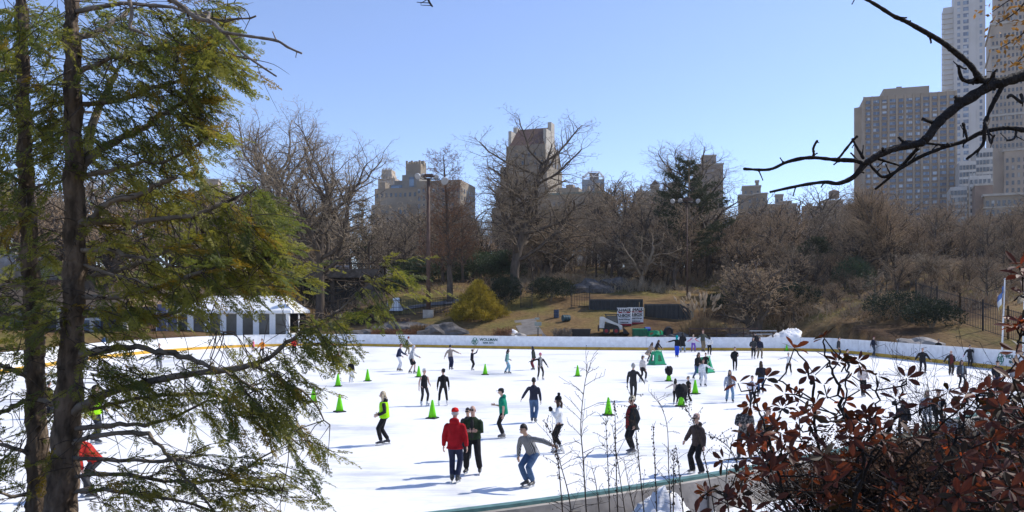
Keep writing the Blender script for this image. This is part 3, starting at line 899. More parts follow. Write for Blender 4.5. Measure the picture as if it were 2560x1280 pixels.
BASE = dict(seg=[1.0, 0.85, 0.65, 0.5, 0.45], wander=[.05, .16, .2, .22, .25], up=[.02, .06, .05, .03, .02], tip=[.45, .38, .32, .3, .6],
            start=[.3, .2, .15, .1], kids=[1.1, 1.6, 2.0, 2.0], ang=[42, 45, 48, 50], ratio=[.62, .5, .42, .4], fall=[.45, .35, .3, .3], rr=[.66, .6, .5, .6], max=4)
def cfg(**k):
    c = {a: (list(b) if isinstance(b, list) else b) for a, b in BASE.items()}
    for a, b in k.items(): c[a] = b
    return c

def tree_meshes(seed, H, r0, c, mb_bark, mb_twig, stems=1, name='bare'):
    rng = random.Random(seed)
    out = []
    for s_ in range(stems):
        a = rng.uniform(0, 6.28); tilt = 0.0 if stems == 1 else rng.uniform(.12, .3)
        grow(rng, (math.cos(a) * .25 * (stems > 1), math.sin(a) * .25 * (stems > 1), -0.3), (math.cos(a) * tilt, math.sin(a) * tilt, 1), H * c.get('trunk', .8), r0, 0, c, out)
    T, C = MB(), MB()
    A, B, ra, rb = [], [], [], []
    for lev, pts, rad in out:
        if lev == 0: 
            rad = list(rad); rad[0] *= 1.35
            T.tube(pts, rad, 9)
        elif lev == 1: T.tube(pts, rad, 6)
        elif lev == 2: T.tube(pts, rad, 4, cap=False)
        else:
            for i in range(len(pts) - 1): A.append(pts[i]); B.append(pts[i + 1]); ra.append(rad[i]); rb.append(rad[i + 1])
    C.prisms(A, B, ra, rb, 3)
    zmax = max(p[2] for _, pts, _ in out for p in pts)
    return T.mesh('trunk', mb_bark, True), C.mesh('crown', mb_twig), zmax

def tree_proto(label, seed, H, r0, c, bark, twig, stems=1, loc=(0, 0, 0), rz=0, scale=1.0, group=None, name='bare_tree'):
    t, c_, zm = tree_meshes(seed, H, r0, c, bark, twig, stems)
    th = thing(name, label, 'tree', loc, rz, group)
    th.scale = (scale,) * 3
    link('trunk', t, th); link('crown', c_, th)
    th['zm'] = zm
    return th

def place(px, D, ytop, zm):
    """ground point and scale so the crown reaches ytop"""
    p = P(px, HZ, D); z = gz(p[0], p[1])
    zt = CAMZ - (ytop - HZ) / F * D
    return (p[0], p[1], z), max(0.2, (zt - z) / zm)

C_SPREAD = cfg(ang=[48, 46, 48, 50], up=[.02, .09, .05, .03, .02], start=[.34, .25, .15, .1], ratio=[.72, .52, .42, .4], kids=[1.3, 1.5, 1.6, 1.3], rr=[.76, .62, .5, .6])
C_OAK = cfg(ang=[52, 48, 50, 52], up=[.02, .07, .04, .03, .02], start=[.22, .2, .15, .1], ratio=[.58, .5, .42, .42], kids=[1.5, 1.6, 1.7, 1.4], rr=[.74, .62, .5, .6], wander=[.04, .15, .2, .24, .26])
C_CYPR = cfg(ang=[68, 50, 45, 45], up=[.0, .05, .03, .03, .02], start=[.22, .2, .15, .1], ratio=[.27, .45, .4, .4], fall=[.62, .3, .3, .3], kids=[4.0, 2.2, 2.4, 2.0], wander=[.012, .12, .16, .2, .25], seg=[.8, .8, .6, .5, .4], rr=[.3, .5, .5, .6], trunk=0.98, tip=[.12, .25, .25, .3, .6])
C_UPR = cfg(ang=[30, 32, 36, 42], up=[.02, .1, .08, .06, .04], start=[.15, .15, .12, .1], ratio=[.6, .52, .45, .42], kids=[1.3, 1.6, 2.0, 2.0], wander=[.04, .1, .14, .2, .22])
C_GNARL = cfg(ang=[55, 55, 55, 55], up=[.0, .04, .03, .02, .02], start=[.22, .2, .15, .1], ratio=[.75, .55, .45, .42], kids=[1.5, 1.6, 2.2, 2.0], wander=[.22, .28, .3, .3, .3])
C_BRUSH = cfg(seg=[.6, .5, .4, .35, .3], ang=[35, 38, 42, 45], up=[.03, .07, .06, .04, .03], start=[.1, .1, .1, .1], ratio=[.6, .5, .45, .4], kids=[1.3, 1.4, 1.6, 1.4], wander=[.1, .16, .2, .22, .25])

# the trees one can tell apart
def main_tree(label, seed, c, px, D, ytop, H, r0, bark, twig, stems=1, rz=0, squash=None):
    th = tree_proto(label, seed, H, r0, c, bark, twig, stems)
    loc, sc = place(px, D, ytop, th['zm']); del th['zm']
    th.location = loc; th.scale = (sc,) * 3 if not squash else (sc * squash, sc * squash, sc); th.rotation_euler = (0, 0, rz)
    return th
main_tree('largest bare tree with wide arching limbs left of the crenellated block', 11, C_SPREAD, 798, 116, 248, 24, 0.50, M_BARK, M_TWIG, rz=0.5, squash=1.3)
main_tree('bare tree with pale stout trunk leaning behind the white marquee', 23, C_SPREAD, 700, 121, 236, 24, 0.54, M_BARKL, M_TWIG, rz=2.2, squash=1.2)
main_tree('straight conical cypress with rusty brown top beside the first tall pole', 31, C_CYPR, 1125, 112, 345, 23, 0.50, M_BARK, M_TWIGY)
main_tree('tall spreading bare tree standing in front of the slanted roof tower', 47, C_OAK, 1290, 113, 258, 25, 0.54, M_BARK, M_TWIGD, rz=1.1, squash=1.35)
main_tree('slender bare tree with rising limbs in front of the wide limestone block', 53, C_UPR, 1402, 150, 470, 22, 0.42, M_BARK, M_TWIGD, rz=.4, squash=1.1)
main_tree('bare tree with rising fan of pale twigs beside the dark pine', 61, C_SPREAD, 1772, 126, 325, 26, 0.50, M_BARK, M_TWIG, rz=1.9, squash=1.45)
main_tree('crooked dark tree with low elbowed limbs behind the black containers', 72, C_GNARL, 1598, 113, 560, 11, 0.46, M_TWIGD, M_TWIGD, rz=.8, squash=1.2)
main_tree('dark bare tree with forked trunk in front of the tan apartment tower', 83, C_UPR, 2222, 104, 440, 19, 0.42, M_BARK, M_TWIGR, stems=2, rz=.7, squash=1.3)
main_tree('low spreading dark tree near the flagpole with horizontal limbs', 94, C_GNARL, 2340, 98, 610, 12, 0.42, M_TWIGD, M_TWIG, rz=2.5, squash=1.25)
main_tree('bare tree standing right of the crenellated block with dense brown crown', 97, C_OAK, 1158, 128, 520, 17, 0.40, M_BARK, M_TWIGD, rz=.2)
main_tree('bare tree left of the first tall pole with low brown crown', 98, C_OAK, 1010, 135, 545, 17, 0.38, M_BARK, M_TWIG, rz=1.2)
main_tree('tall reddish bare tree at the right edge above the flagpole', 103, C_UPR, 2530, 118, 520, 19, 0.40, M_BARK, M_TWIGR, rz=1.2, squash=1.2)

# bare trees nobody could tell apart, three kinds
rng = random.Random(5)
GRP = 'bare trees in the park behind the rink'
kinds = [('brownish bare tree in the belt of woodland behind the rink', C_OAK, M_BARK, M_TWIG, 200),
         ('reddish bare tree in the belt of woodland behind the rink', C_UPR, M_BARK, M_TWIGR, 201),
         ('dark bare tree in the belt of woodland behind the rink', C_SPREAD, M_BARK, M_TWIGD, 202),
         ('slim reddish bare sapling in the belt of woodland behind the rink', C_BRUSH, M_BARK, M_TWIGR, 203)]
protos = []
RMIN = 0.021
for lab, c, bk, tw, sd in kinds:
    for v in range(2):
        c = dict(c); c['rr'] = [.72, .66, .5, .6]; c['kids'] = c['kids'][:2] + [1.7, 1.5]
        H = 15 if tw is not M_TWIGR or 'sapling' not in lab else 8
        protos.append([tree_proto(lab, sd + 10 * v, H, 0.36, c, bk, tw, 1 if 'sapling' not in lab else 3, group=GRP), lab, False])
spots = []
def scatter(n_, x0, x1, d0, d1, yfun, wts, h=70):
    for k_ in range(n_):
        px = x0 + (x1 - x0) * (k_ + rng.uniform(0.1, .9)) / n_
        D = rng.uniform(d0, d1)
        spots.append((px, D, yfun(px) - (50 if px < 900 else 62) + rng.uniform(-0.1, 1) * h, rng.choices(range(8), wts)[0]))
skyl = lambda x: float(np.interp(x, [-100, 200, 420, 560, 700, 900, 960, 1100, 1250, 1420, 1520, 1600, 1700, 1850, 1960, 2060, 2150, 2300, 2420, 2560, 2700],
                                 [430, 440, 470, 500, 540, 560, 570, 540, 560, 540, 490, 500, 520, 540, 540, 520, 520, 530, 545, 540, 500]))
mixed = [3, 3, 1, 1, 3, 3, .5, .5]; red = [1.5, 1.5, 5, 5, 1, 1, 1, 1]; dark = [2, 2, 0, 0, 4, 4, .5, .5]
scatter(26, -120, 640, 150, 240, skyl, mixed, 80)
scatter(16, -60, 600, 118, 150, lambda x: skyl(x) + 70, mixed, 80)
scatter(60, 600, 1560, 150, 235, skyl, dark, 70)
scatter(34, 640, 1560, 128, 160, lambda x: skyl(x) + 45, mixed, 70)
scatter(54, 1500, 2640, 150, 240, skyl, red, 60)
scatter(64, 1560, 2660, 112, 150, lambda x: skyl(x) + 45, red, 80)
scatter(34, 1840, 2660, 96, 118, lambda x: skyl(x) + 110, [1, 1, 3, 3, 1, 1, 4, 4], 90)
scatter(26, 1850, 2660, 84, 102, lambda x: skyl(x) + 165, [1, 1, 3, 3, 2, 2, 4, 4], 90)
scatter(24, 1330, 1900, 118, 140, lambda x: skyl(x) + 120, dark, 60)
for px, D, yt, k_ in spots:
    pr = protos[k_]
    loc, sc = place(px, D, yt, pr[0]['zm'])
    wsc = sc * rng.uniform(1.1, 1.55)
    if not pr[2]:
        pr[2] = True
        pr[0].location = loc; pr[0].scale = (wsc, wsc, sc); pr[0].rotation_euler = (0, 0, rng.uniform(0, 6.28))
    else:
        dup(pr[0], pr[1], loc, rng.uniform(0, 6.28), (wsc, wsc, sc), GRP)
for pr in protos:
    if not pr[2]:
        for ch in list(pr[0].children): bpy.data.objects.remove(ch)
        bpy.data.objects.remove(pr[0])

# undergrowth of bare stems on the slopes: nobody could count it
mb = MB(); mb2 = MB()
nr = np.random.default_rng(4)
def brush(mb, n_, xr, dr, hmin, hmax):
    px = nr.uniform(*xr, n_); D = nr.uniform(*dr, n_)
    X = (px - 1280) / F * D; Z = ground(X, D)
    d = seg_dist(X, D, LOOP); ok = d > 2.5
    X, Y, Z = X[ok], D[ok], Z[ok]
    k = len(X)
    h = nr.uniform(hmin, hmax, k)
    cl = hnoise(X * .7, Y * .7); h = h * np.clip(.55 + cl, .15, 1.3)
    A = np.c_[X, Y, Z - .1]
    dirs = np.c_[nr.normal(0, .35, k), nr.normal(0, .35, k), np.ones(k)]
    B = A + dirs * (h * .55)[:, None]
    mb.prisms(A, B, .034, .024)
    for j in range(4):
        f = nr.uniform(.2, 1, k)[:, None]
        S = A + (B - A) * f
        dd = dirs + np.c_[nr.normal(0, .6, k), nr.normal(0, .6, k), nr.normal(-.1, .35, k)]
        E = S + dd * (h * nr.uniform(.25, .55, k))[:, None]
        mb.prisms(S, E, .026, .014)
brush(mb, 9000, (600, 2640), (118, 156), .4, 1.7)
brush(mb, 9000, (1820, 2700), (82, 118), .4, 2.0)
brush(mb2, 7000, (-150, 760), (112, 150), .8, 3.0)
brush(mb2, 5000, (1300, 1850), (112, 140), .4, 1.8)
setting(tag(mb.obj('undergrowth', M_TWIGR), 'tangle of bare russet stems on the slopes behind the rink', 'undergrowth'), 'stuff')
setting(tag(mb2.obj('undergrowth', M_TWIG), 'tangle of bare grey stems below the trees behind the rink', 'undergrowth'), 'stuff')

# ------------------------------------------------------------------ evergreens and shrubs behind the rink
def leaf_quad(L, W):
    return np.array([[0, 0, 0], [W / 2, L * .5, L * .06], [0, L, 0], [-W / 2, L * .5, L * .06]]), [[0, 1, 2, 3]]

def rand_frames(nr, dirs, roll=None):
    """rotation matrices whose Y axis follows dirs"""
    d = dirs / (np.linalg.norm(dirs, axis=1)[:, None] + 1e-9)
    ref = nr.normal(size=d.shape); x = np.cross(d, ref); x /= np.linalg.norm(x, axis=1)[:, None] + 1e-9
    z = np.cross(x, d)
    return np.stack([x, d, z], -1)

def lumps(nr, n_, R, k, sq=.75):
    """points in the outer volume of a lumpy crown: returns offsets and outward directions"""
    c = nr.normal(size=(k, 3)); c /= np.linalg.norm(c, axis=1)[:, None]
    c[:, 2] = np.abs(c[:, 2]) * 1.0 - .15
    c = c * np.asarray(R) * .62
    rr = nr.uniform(.28, .5, k)
    i = nr.integers(0, k, n_)
    d = nr.normal(size=(n_, 3)); d /= np.linalg.norm(d, axis=1)[:, None]
    rad = rr[i] * nr.uniform(.55, 1.0, n_) ** .5
    p = c[i] + d * rad[:, None] * np.asarray(R)
    return p, d + p / np.asarray(R) * .7

def leafy_shrub(name, label, px, D, R, leafmat, n_, L, seed, cat='shrub', group=None, zoff=0.0, W=None, k=26, updir=.4):
    nr = np.random.default_rng(seed)
    p0 = P(px, HZ, D); z = gz(p0[0], p0[1])
    th = thing(name, label, cat, (p0[0], p0[1], z + zoff), 0, group)
    p, d = lumps(nr, n_, R, k)
    p[:, 2] += R[2] * .55
    ok = p[:, 2] > 0.02; p, d = p[ok], d[ok]
    d = d + nr.normal(0, .6, d.shape); d[:, 2] += updir
    v, q = leaf_quad(L, W or L * .4)
    s_ = nr.uniform(.6, 1.3, len(p))
    mb = MB(); mb.stamp(v, q, rand_frames(nr, d) * s_[:, None, None], p)
    mb.obj('foliage', leafmat, th)
    mb = MB()
    for j in range(9):
        a = nr.uniform(0, 6.28); e = np.array([math.cos(a) * R[0] * .5, math.sin(a) * R[1] * .5, R[2] * nr.uniform(.6, 1.1)])
        mb.tube([[0, 0, -.2], e * [.35, .35, .5], e], [.06, .04, .015], 5)
    mb.obj('stem', M_TWIGD, th)
    return th
M_YEW = mat('dark_yew', (0.022, 0.034, 0.016), rough=0.7, var=0.4, scale=2.0, trans=.15)
M_RHODO = mat('dull_green_leaf', (0.07, 0.10, 0.045), rough=0.5, var=0.4, scale=1.0, trans=.15)
M_GOLD = mat('golden_cypress_leaf', (0.28, 0.21, 0.022), rough=0.8, var=0.4, scale=1.6, trans=.25, col2=(0.48, 0.36, 0.04))
M_PINE = mat('pine_needles', (0.058, 0.07, 0.034), rough=0.8, var=0.4, scale=.8, trans=.15)

# golden cypress: many upward feathery tufts over a cone
def golden(px, D, ytop, wid):
    nr = np.random.default_rng(8)
    p0 = P(px, HZ, D); z = gz(p0[0], p0[1])
    H = CAMZ - (ytop - HZ) / F * D - z; R = wid / 2 / F * D
    th = thing('golden_cypress', 'bushy golden yellow cypress standing just behind the boards', 'conifer', (p0[0], p0[1], z))
    mb = MB()
    n_ = 1400
    f = nr.uniform(0, 1, n_) ** 1.5
    a = nr.uniform(0, 6.28, n_)
    prof = np.interp(f, [0, .12, .3, .55, .75, .9, 1], [.84, 1.0, .9, .62, .36, .2, .04])
    lob = 1 + .2 * np.sin(a * 4 + f * 11) + .18 * np.sin(a * 7 - f * 27) + .1 * np.sin(a * 13 + f * 41)
    rr = R * prof * lob * nr.uniform(.72, 1.02, n_)
    tuft = np.c_[np.cos(a) * rr, np.sin(a) * rr, f * H * .95]
    m = 26
    tp = np.repeat(tuft, m, 0); ta = np.repeat(a, m)
    sp = nr.normal(0, 1, (len(tp), 3)) * [.15, .15, .18]
    d = np.c_[np.cos(ta) * .7, np.sin(ta) * .7, np.full(len(tp), .8)] + nr.normal(0, .55, (len(tp), 3))
    v, q = leaf_quad(.26, .075)
    mb.stamp(v, q, rand_frames(nr, d) * nr.uniform(.6, 1.3, len(tp))[:, None, None], tp + sp)
    mb.obj('foliage', M_GOLD, th)
    mb = MB(); mb.tube([[0, 0, -.3], [0, 0, H * .5], [0, 0, H * .93]], [.2, .12, .03], 7); mb.obj('trunk', M_BARK, th)
golden(1196, 101, 702, 118)
leafy_shrub('yew_shrub', 'dark rounded yew between golden cypress and iron gate', 1266, 107, (2.6, 2.4, 2.9), M_YEW, 9000, .2, 31)
leafy_shrub('yew_shrub', 'wide dark yew right of the iron gate', 1376, 107, (3.4, 2.6, 2.2), M_YEW, 9000, .2, 32)
leafy_shrub('yew_shrub', 'low dark yew left of the fenced lawn, left half of the pair', 888, 105, (1.6, 1.6, 1.5), M_YEW, 5500, .16, 33)
leafy_shrub('yew_shrub', 'low dark yew beside the fenced lawn, right half of the pair', 938, 105, (1.7, 1.6, 1.4), M_YEW, 5500, .16, 34)
for k_, (px, D, R, lab) in enumerate([(1030, 136, (5, 3, 3), 'dull green rhododendron bank below the road, left of first pole'), (1105, 134, (4.6, 3, 3.2), 'dull green rhododendron below the road behind the cypress trunk'),
                                      (1195, 131, (5.5, 3, 4), 'big dark green rhododendron behind the golden cypress'), (1262, 132, (4, 3, 3.4), 'dark green rhododendron left of the tall spreading tree'),
                                      (985, 128, (3.5, 2.4, 1.8), 'low green rhododendron at top of the brown lawn')]):
    leafy_shrub('rhododendron', lab, px, D, R, M_RHODO, 7000, .34, 40 + k_, zoff=-.4)
for k_, (px, D, R, lab, m_) in enumerate([(1995, 92, (3, 2, 2.2), 'dark evergreen shrub behind the big snow pile', M_YEW), (2240, 82, (3.6, 2.2, 2.2), 'dark broad evergreen under the forked dark tree', M_YEW), (2330, 78, (3.2, 2, 1.9), 'dark evergreen shrub left of the iron fence at right', M_YEW), (2130, 100, (3, 2, 3), 'grey green shrub on the bank above the low white hoarding', M_RHODO),
                                          (1830, 100, (3.6, 2.4, 1.6), 'low dark juniper right of the plume grass', M_YEW), (1900, 98, (3.4, 2.2, 1.9), 'low dark juniper left of the big snow pile', M_YEW), (120, 100, (3, 2, 2), 'dark green shrub behind the skate house at left', M_RHODO)]):
    leafy_shrub('evergreen_shrub', lab, px, D, R, m_, 5000, .22, 60 + k_)

# pine: whorled limbs carrying tufts of needles
def pine(name, label, px, D, ytop, R, seed, m_, dens=1.0, ragged=.35, bare=.25, tuft=.34):
    nr = np.random.default_rng(seed)
    p0 = P(px, HZ, D); z = gz(p0[0], p0[1]); H = CAMZ - (ytop - HZ) / F * D - z
    th = thing(name, label, 'conifer', (p0[0], p0[1], z))
    T = MB(); T.tube([[0, 0, -.3], [.1, 0, H * .5], [.0, .1, H * .97]], [.32, .2, .04], 8)
    base, dirs = [], []
    zz = H * bare
    while zz < H * .97:
        f = (zz / H - bare) / (1 - bare)
        for j in range(int(nr.integers(3, 6))):
            a = nr.uniform(0, 6.28); L = R * (1 - f) ** .75 * nr.uniform(1 - ragged, 1 + ragged * .6) + .4
            e = np.array([math.cos(a), math.sin(a), nr.uniform(.1, .45)])
            k = 6
            pts = np.array([[0, 0, zz] + e * L * t_ + np.array([0, 0, .12 * L * t_ * t_]) for t_ in np.linspace(0, 1, k)])
            T.tube(pts, np.linspace(.07, .015, k), 4, cap=False)
            for t_ in np.linspace(.3, 1, int(4 + L * 3.2 * dens)):
                c = np.array([0, 0, zz]) + e * L * t_ + np.array([0, 0, .12 * L * t_ * t_])
                for _ in range(int(3 * dens) + 1):
                    base.append(c + nr.normal(0, .3, 3) * [1, 1, .5]); dirs.append(e * .5 + nr.normal(0, .5, 3) + [0, 0, .5])
        zz += H * .045 * nr.uniform(.7, 1.3)
    base = np.array(base); dirs = np.array(dirs)
    m = 9
    b2 = np.repeat(base, m, 0); d2 = np.repeat(dirs, m, 0) + nr.normal(0, .55, (len(base) * m, 3))
    v, q = leaf_quad(tuft, tuft * .16)
    C = MB(); C.stamp(v, q, rand_frames(nr, d2) * nr.uniform(.7, 1.2, len(b2))[:, None, None], b2)
    T.obj('trunk', M_TWIGD, th, True); C.obj('crown', m_, th)
pine('pine_tree', 'tall dark ragged pine rising behind the black containers', 1722, 121, 392, 6.6, 71, M_PINE, 1.0, .6, .2, .40)
pine('conifer', 'narrow dark conifer left of the crenellated block', 905, 150, 492, 3.4, 72, M_PINE, .8, .4, .15)
pine('conifer', 'grey green conifer hidden among reddish trees', 2040, 118, 600, 3.0, 73, M_PINE, .8, .5, .1)
pine('conifer', 'small narrow dark conifer behind the plume grass', 1790, 104, 742, 1.0, 74, M_YEW, 1.2, .2, .02, .25)
pine('conifer', 'dim green pine behind the reddish trees right of the dark pine', 1880, 135, 600, 4.5, 75, M_PINE, .8, .5, .15)

# ------------------------------------------------------------------ rinkside objects
def gp(px, D, dz=0.0):
    p = P(px, HZ, D); return (p[0], p[1], gz(p[0], p[1]) + dz)
def zat(y, D): return CAMZ - (y - HZ) / F * D

M_BLACK = mat('black_metal', (0.018, 0.018, 0.02), rough=0.5, var=0.2)
M_RUST = mat('rusty_brown_steel', (0.085, 0.05, 0.036), rough=0.7, var=0.25, scale=1.2, bump=0.1)
M_ROCK = mat('dark_schist', (0.12, 0.108, 0.098), rough=0.95, var=0.45, scale=1.3, bump=0.8, bscale=4)
M_ROCKL = mat('pale_schist', (0.26, 0.24, 0.22), rough=0.95, var=0.35, scale=1.0, bump=0.8, bscale=4)
M_SNOW = mat('snow', (0.78, 0.79, 0.81), rough=0.8, var=0.1, scale=2.5, bump=0.9, bscale=5, spec=0.2)
M_WHITE = mat('white_fabric', (0.78, 0.78, 0.77), rough=0.7, var=0.05, bump=0.1, bscale=2)
M_GREENP = mat('green_plastic', (0.012, 0.27, 0.115), rough=0.4, var=0.1, scale=3)
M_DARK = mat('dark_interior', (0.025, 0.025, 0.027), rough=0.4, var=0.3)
M_CLEAR = mat('tent_window', (0.07, 0.075, 0.075), rough=0.15, var=0.4, scale=.6, spec=.6)

def rock_mesh(name, R, seed, m, sub=3, parent=None, flat=.55):
    nr = np.random.default_rng(seed)
    import bmesh
    bm = bmesh.new(); bmesh.ops.create_icosphere(bm, subdivisions=sub, radius=1)
    ph = nr.uniform(0, 6, 6)
    for v in bm.verts:
        x, y, z = v.co
        k = 1 + .22 * math.sin(3.1 * x + ph[0]) * math.cos(2.7 * y + ph[1]) + .12 * math.sin(7 * x + 5 * z + ph[2]) + .09 * math.sin(9 * y - 6 * z + ph[3]) + .05 * math.sin(17 * x + 13 * y + ph[4])
        z2 = max(z, -.25)
        z2 = round(z2 * 6) / 6 * .5 + z2 * .5
        v.co = (x * k * R[0], y * k * R[1], z2 * k * R[2])
    me = bpy.data.meshes.new(name); bm.to_mesh(me); bm.free(); me.materials.append(m)
    o = link(name, me, parent); return o
def rock(label, px, D, R, seed, m=None, dz=0.0, cat='rock', name='rock', rz=0):
    o = rock_mesh(name, R, seed, m or M_ROCK); o.location = gp(px, D, dz); o.rotation_euler = (0, 0, rz)
    return tag(o, label, cat)
def snow_pile(label, px, D, R, seed, dz=0, pos=None):
    import bmesh
    nr = np.random.default_rng(seed)
    n_ = 44
    g = np.linspace(-1, 1, n_); X, Y = np.meshgrid(g, g)
    r = np.hypot(X, Y)
    h = np.clip(1 - r, 0, 1) ** .75
    for k_ in range(14):
        cx, cy = nr.uniform(-.6, .6, 2); s_ = nr.uniform(.1, .3)
        h += .22 * np.exp(-((X - cx) ** 2 + (Y - cy) ** 2) / s_ ** 2) * np.clip(1.1 - r, 0, 1)
    h += nr.normal(0, .06, h.shape) * np.clip(1.2 - r, 0, 1)
    h = h / h.max(); h = np.where(r > .98, -.3, h)
    mb = MB(); ii = np.arange(n_ - 1)[None] + (np.arange(n_ - 1) * n_)[:, None]
    mb.add(np.stack([X.ravel() * R[0], Y.ravel() * R[1], h.ravel() * R[2]], 1), np.stack([ii, ii + 1, ii + n_ + 1, ii + n_], -1).reshape(-1, 4))
    o = mb.obj('snow_pile', M_SNOW, None, True)
    o.location = pos if pos is not None else gp(px, D, dz)
    return tag(o, label, 'snow')

mat('lamp_grey', (.4, .4, .4), rough=.5, var=.1)
# --- floodlight pole with concrete foot
def flood_pole(label, px, D, ytop, ybase, lamps, rad, m):
    x, y, _ = P(px, HZ, D); z0 = zat(ybase, D); H = zat(ytop, D) - z0
    z0 = min(z0, gz(x, y) + .3); H = zat(ytop, D) - z0
    th = thing('floodlight_pole', label, 'floodlight', (x, y, z0))
    mb = MB(); mb.tube([[0, 0, 0.2], [0, 0, H * .5], [0, 0, H]], [rad, rad * .85, rad * .65], 12); mb.obj('pole', m, th, True)
    mb = MB(); mb.box((0, 0, .1), (1.3, 1.3, 1.1)); mb.obj('footing', M_CONC, th)
    mb = MB()
    mb.tube([[-.4, 0, H], [.4, 0, H]], .06, 6)
    for dx, dz, dy, r in lamps: mb.tube([[0, 0, H - .15], [dx * .6, dy * .5, H - .1], [dx, dy, H + dz - .1]], .05, 5)
    mb.obj('bracket', M_BLACK, th)
    for dx, dz, dy, r in lamps:
        mb = MB()
        d = nrm([dx * .35, -abs(dy) - .5, -.55])
        R_ = rand_frames(np.random.default_rng(1), np.array([d]))[0]
        c = np.array([dx, dy, H + dz])
        mb.loft([(c - d * r * .9, R_[:, 0], R_[:, 2], r * .35, r * .35), (c - d * r * .5, R_[:, 0], R_[:, 2], r * .8, r * .8), (c, R_[:, 0], R_[:, 2], r, r), (c + d * r * .25, R_[:, 0], R_[:, 2], r * 1.05, r * 1.05), (c + d * r * .27, R_[:, 0], R_[:, 2], r * .9, r * .9)], 14)
        mb.obj('lamp_head', _M['lamp_grey'], th, True)
    mb = MB(); mb.box((.05, 0, H + .25), (1.5, .8, .12)); mb.box((.05, 0, H + .42), (1.1, .6, .25)); mb.obj('hood', M_RUST, th)
    return th
flood_pole('tall rusty brown floodlight pole with concrete foot on the fenced lawn', 1071, 104, 446, 782, [(-1.35, .25, -.2, .42), (-.65, .35, .1, .36), (.95, .2, .2, .38), (2.1, -.35, -.2, .5)], .30, M_RUST)
flood_pole('thin floodlight pole with four white lamps behind the black containers', 1718, 108, 505, 765, [(-2.0, .1, -.2, .32), (-.9, .2, .1, .32), (.5, .2, .2, .32), (1.4, .1, -.2, .32)], .11, M_RUST)

# --- iron fences and gate
def fence(label, pts, step, h, group=None, name='iron_fence'):
    th = thing(name, label, 'fence', tuple(pts[0]))
    o = np.array(pts[0])
    A, B = [], []
    R_ = MB()
    for a, b in zip(pts[:-1], pts[1:]):
        a = np.array(a) - o; b = np.array(b) - o; L = np.linalg.norm(b - a); k = max(1, int(L / step))
        for i in range(k):
            p = a + (b - a) * i / k
            A.append(p + [0, 0, .08]); B.append(p + [0, 0, h + .12])
        for z in (.15, h * .55, h):
            R_.tube([a + [0, 0, z], b + [0, 0, z]], .028, 4)
        n_ = max(1, int(L / 3.0))
        for i in range(n_ + 1):
            p = a + (b - a) * i / n_
            Pm = MB(); Pm.box(p + [0, 0, h / 2 + .05], (.1, .1, h + .5)); Pm.ball(p + [0, 0, h + .32], .08, 6, 4)
            Pm.obj('post', M_BLACK, th)
    M_ = MB(); M_.prisms(A, B, .022, .022, 4); M_.obj('pickets', M_BLACK, th)
    R_.obj('rail', M_BLACK, th)
    return th
def fpts(l): return [gp(px, D) for px, D in l]
fence('black iron picket fence around the lawn at the foot of the tall pole', fpts([(955, 106.5), (1000, 106), (1060, 105.5), (1110, 105), (1160, 104.5)]), .22, 2.05)
fence('black iron picket fence at the far left end of the lawn', fpts([(720, 119), (780, 118), (850, 114)]), .25, 1.8)
fence('black iron picket fence left of the black containers', fpts([(1428, 103), (1474, 102)]), .22, 2.4)
fence('black iron picket fence behind the flagpole at right', fpts([(2290, 86), (2400, 78), (2520, 71), (2620, 66)]), .24, 2.6)
fence('open black iron gate between the two dark yews', fpts([(1302, 105), (1330, 104)]), .22, 2.6, name='iron_gate')

# --- path
mb = MB()
cl = [(1345, 88.5), (1330, 92), (1318, 95), (1312, 98.5)]
V = []
for px, D in cl:
    w = 1.3
    for s_ in (-1, 1):
        p = P(px, HZ, D); V.append([p[0] + s_ * w, p[1], gz(p[0] + s_ * w, p[1]) + .05])
mb.add(V, [[2 * i, 2 * i + 1, 2 * i + 3, 2 * i + 2] for i in range(len(cl) - 1)])
setting(mb.obj('path', mat('grey_path', (0.17, 0.155, 0.14), rough=.95, var=.2, scale=1.5)))
mb = MB(); V = []
for px, D in [(840, 118), (930, 112), (1000, 110), (1080, 111), (1160, 112), (1260, 113)]:
    p = P(px, HZ, D)
    for s_ in (-1, 1): V.append([p[0], p[1] + s_ * 1.1, gz(p[0], p[1] + s_ * 1.1) + .06])
mb.add(V, [[2 * i, 2 * i + 2, 2 * i + 3, 2 * i + 1] for i in range(5)])
setting(mb.obj('path', _M['grey_path']))

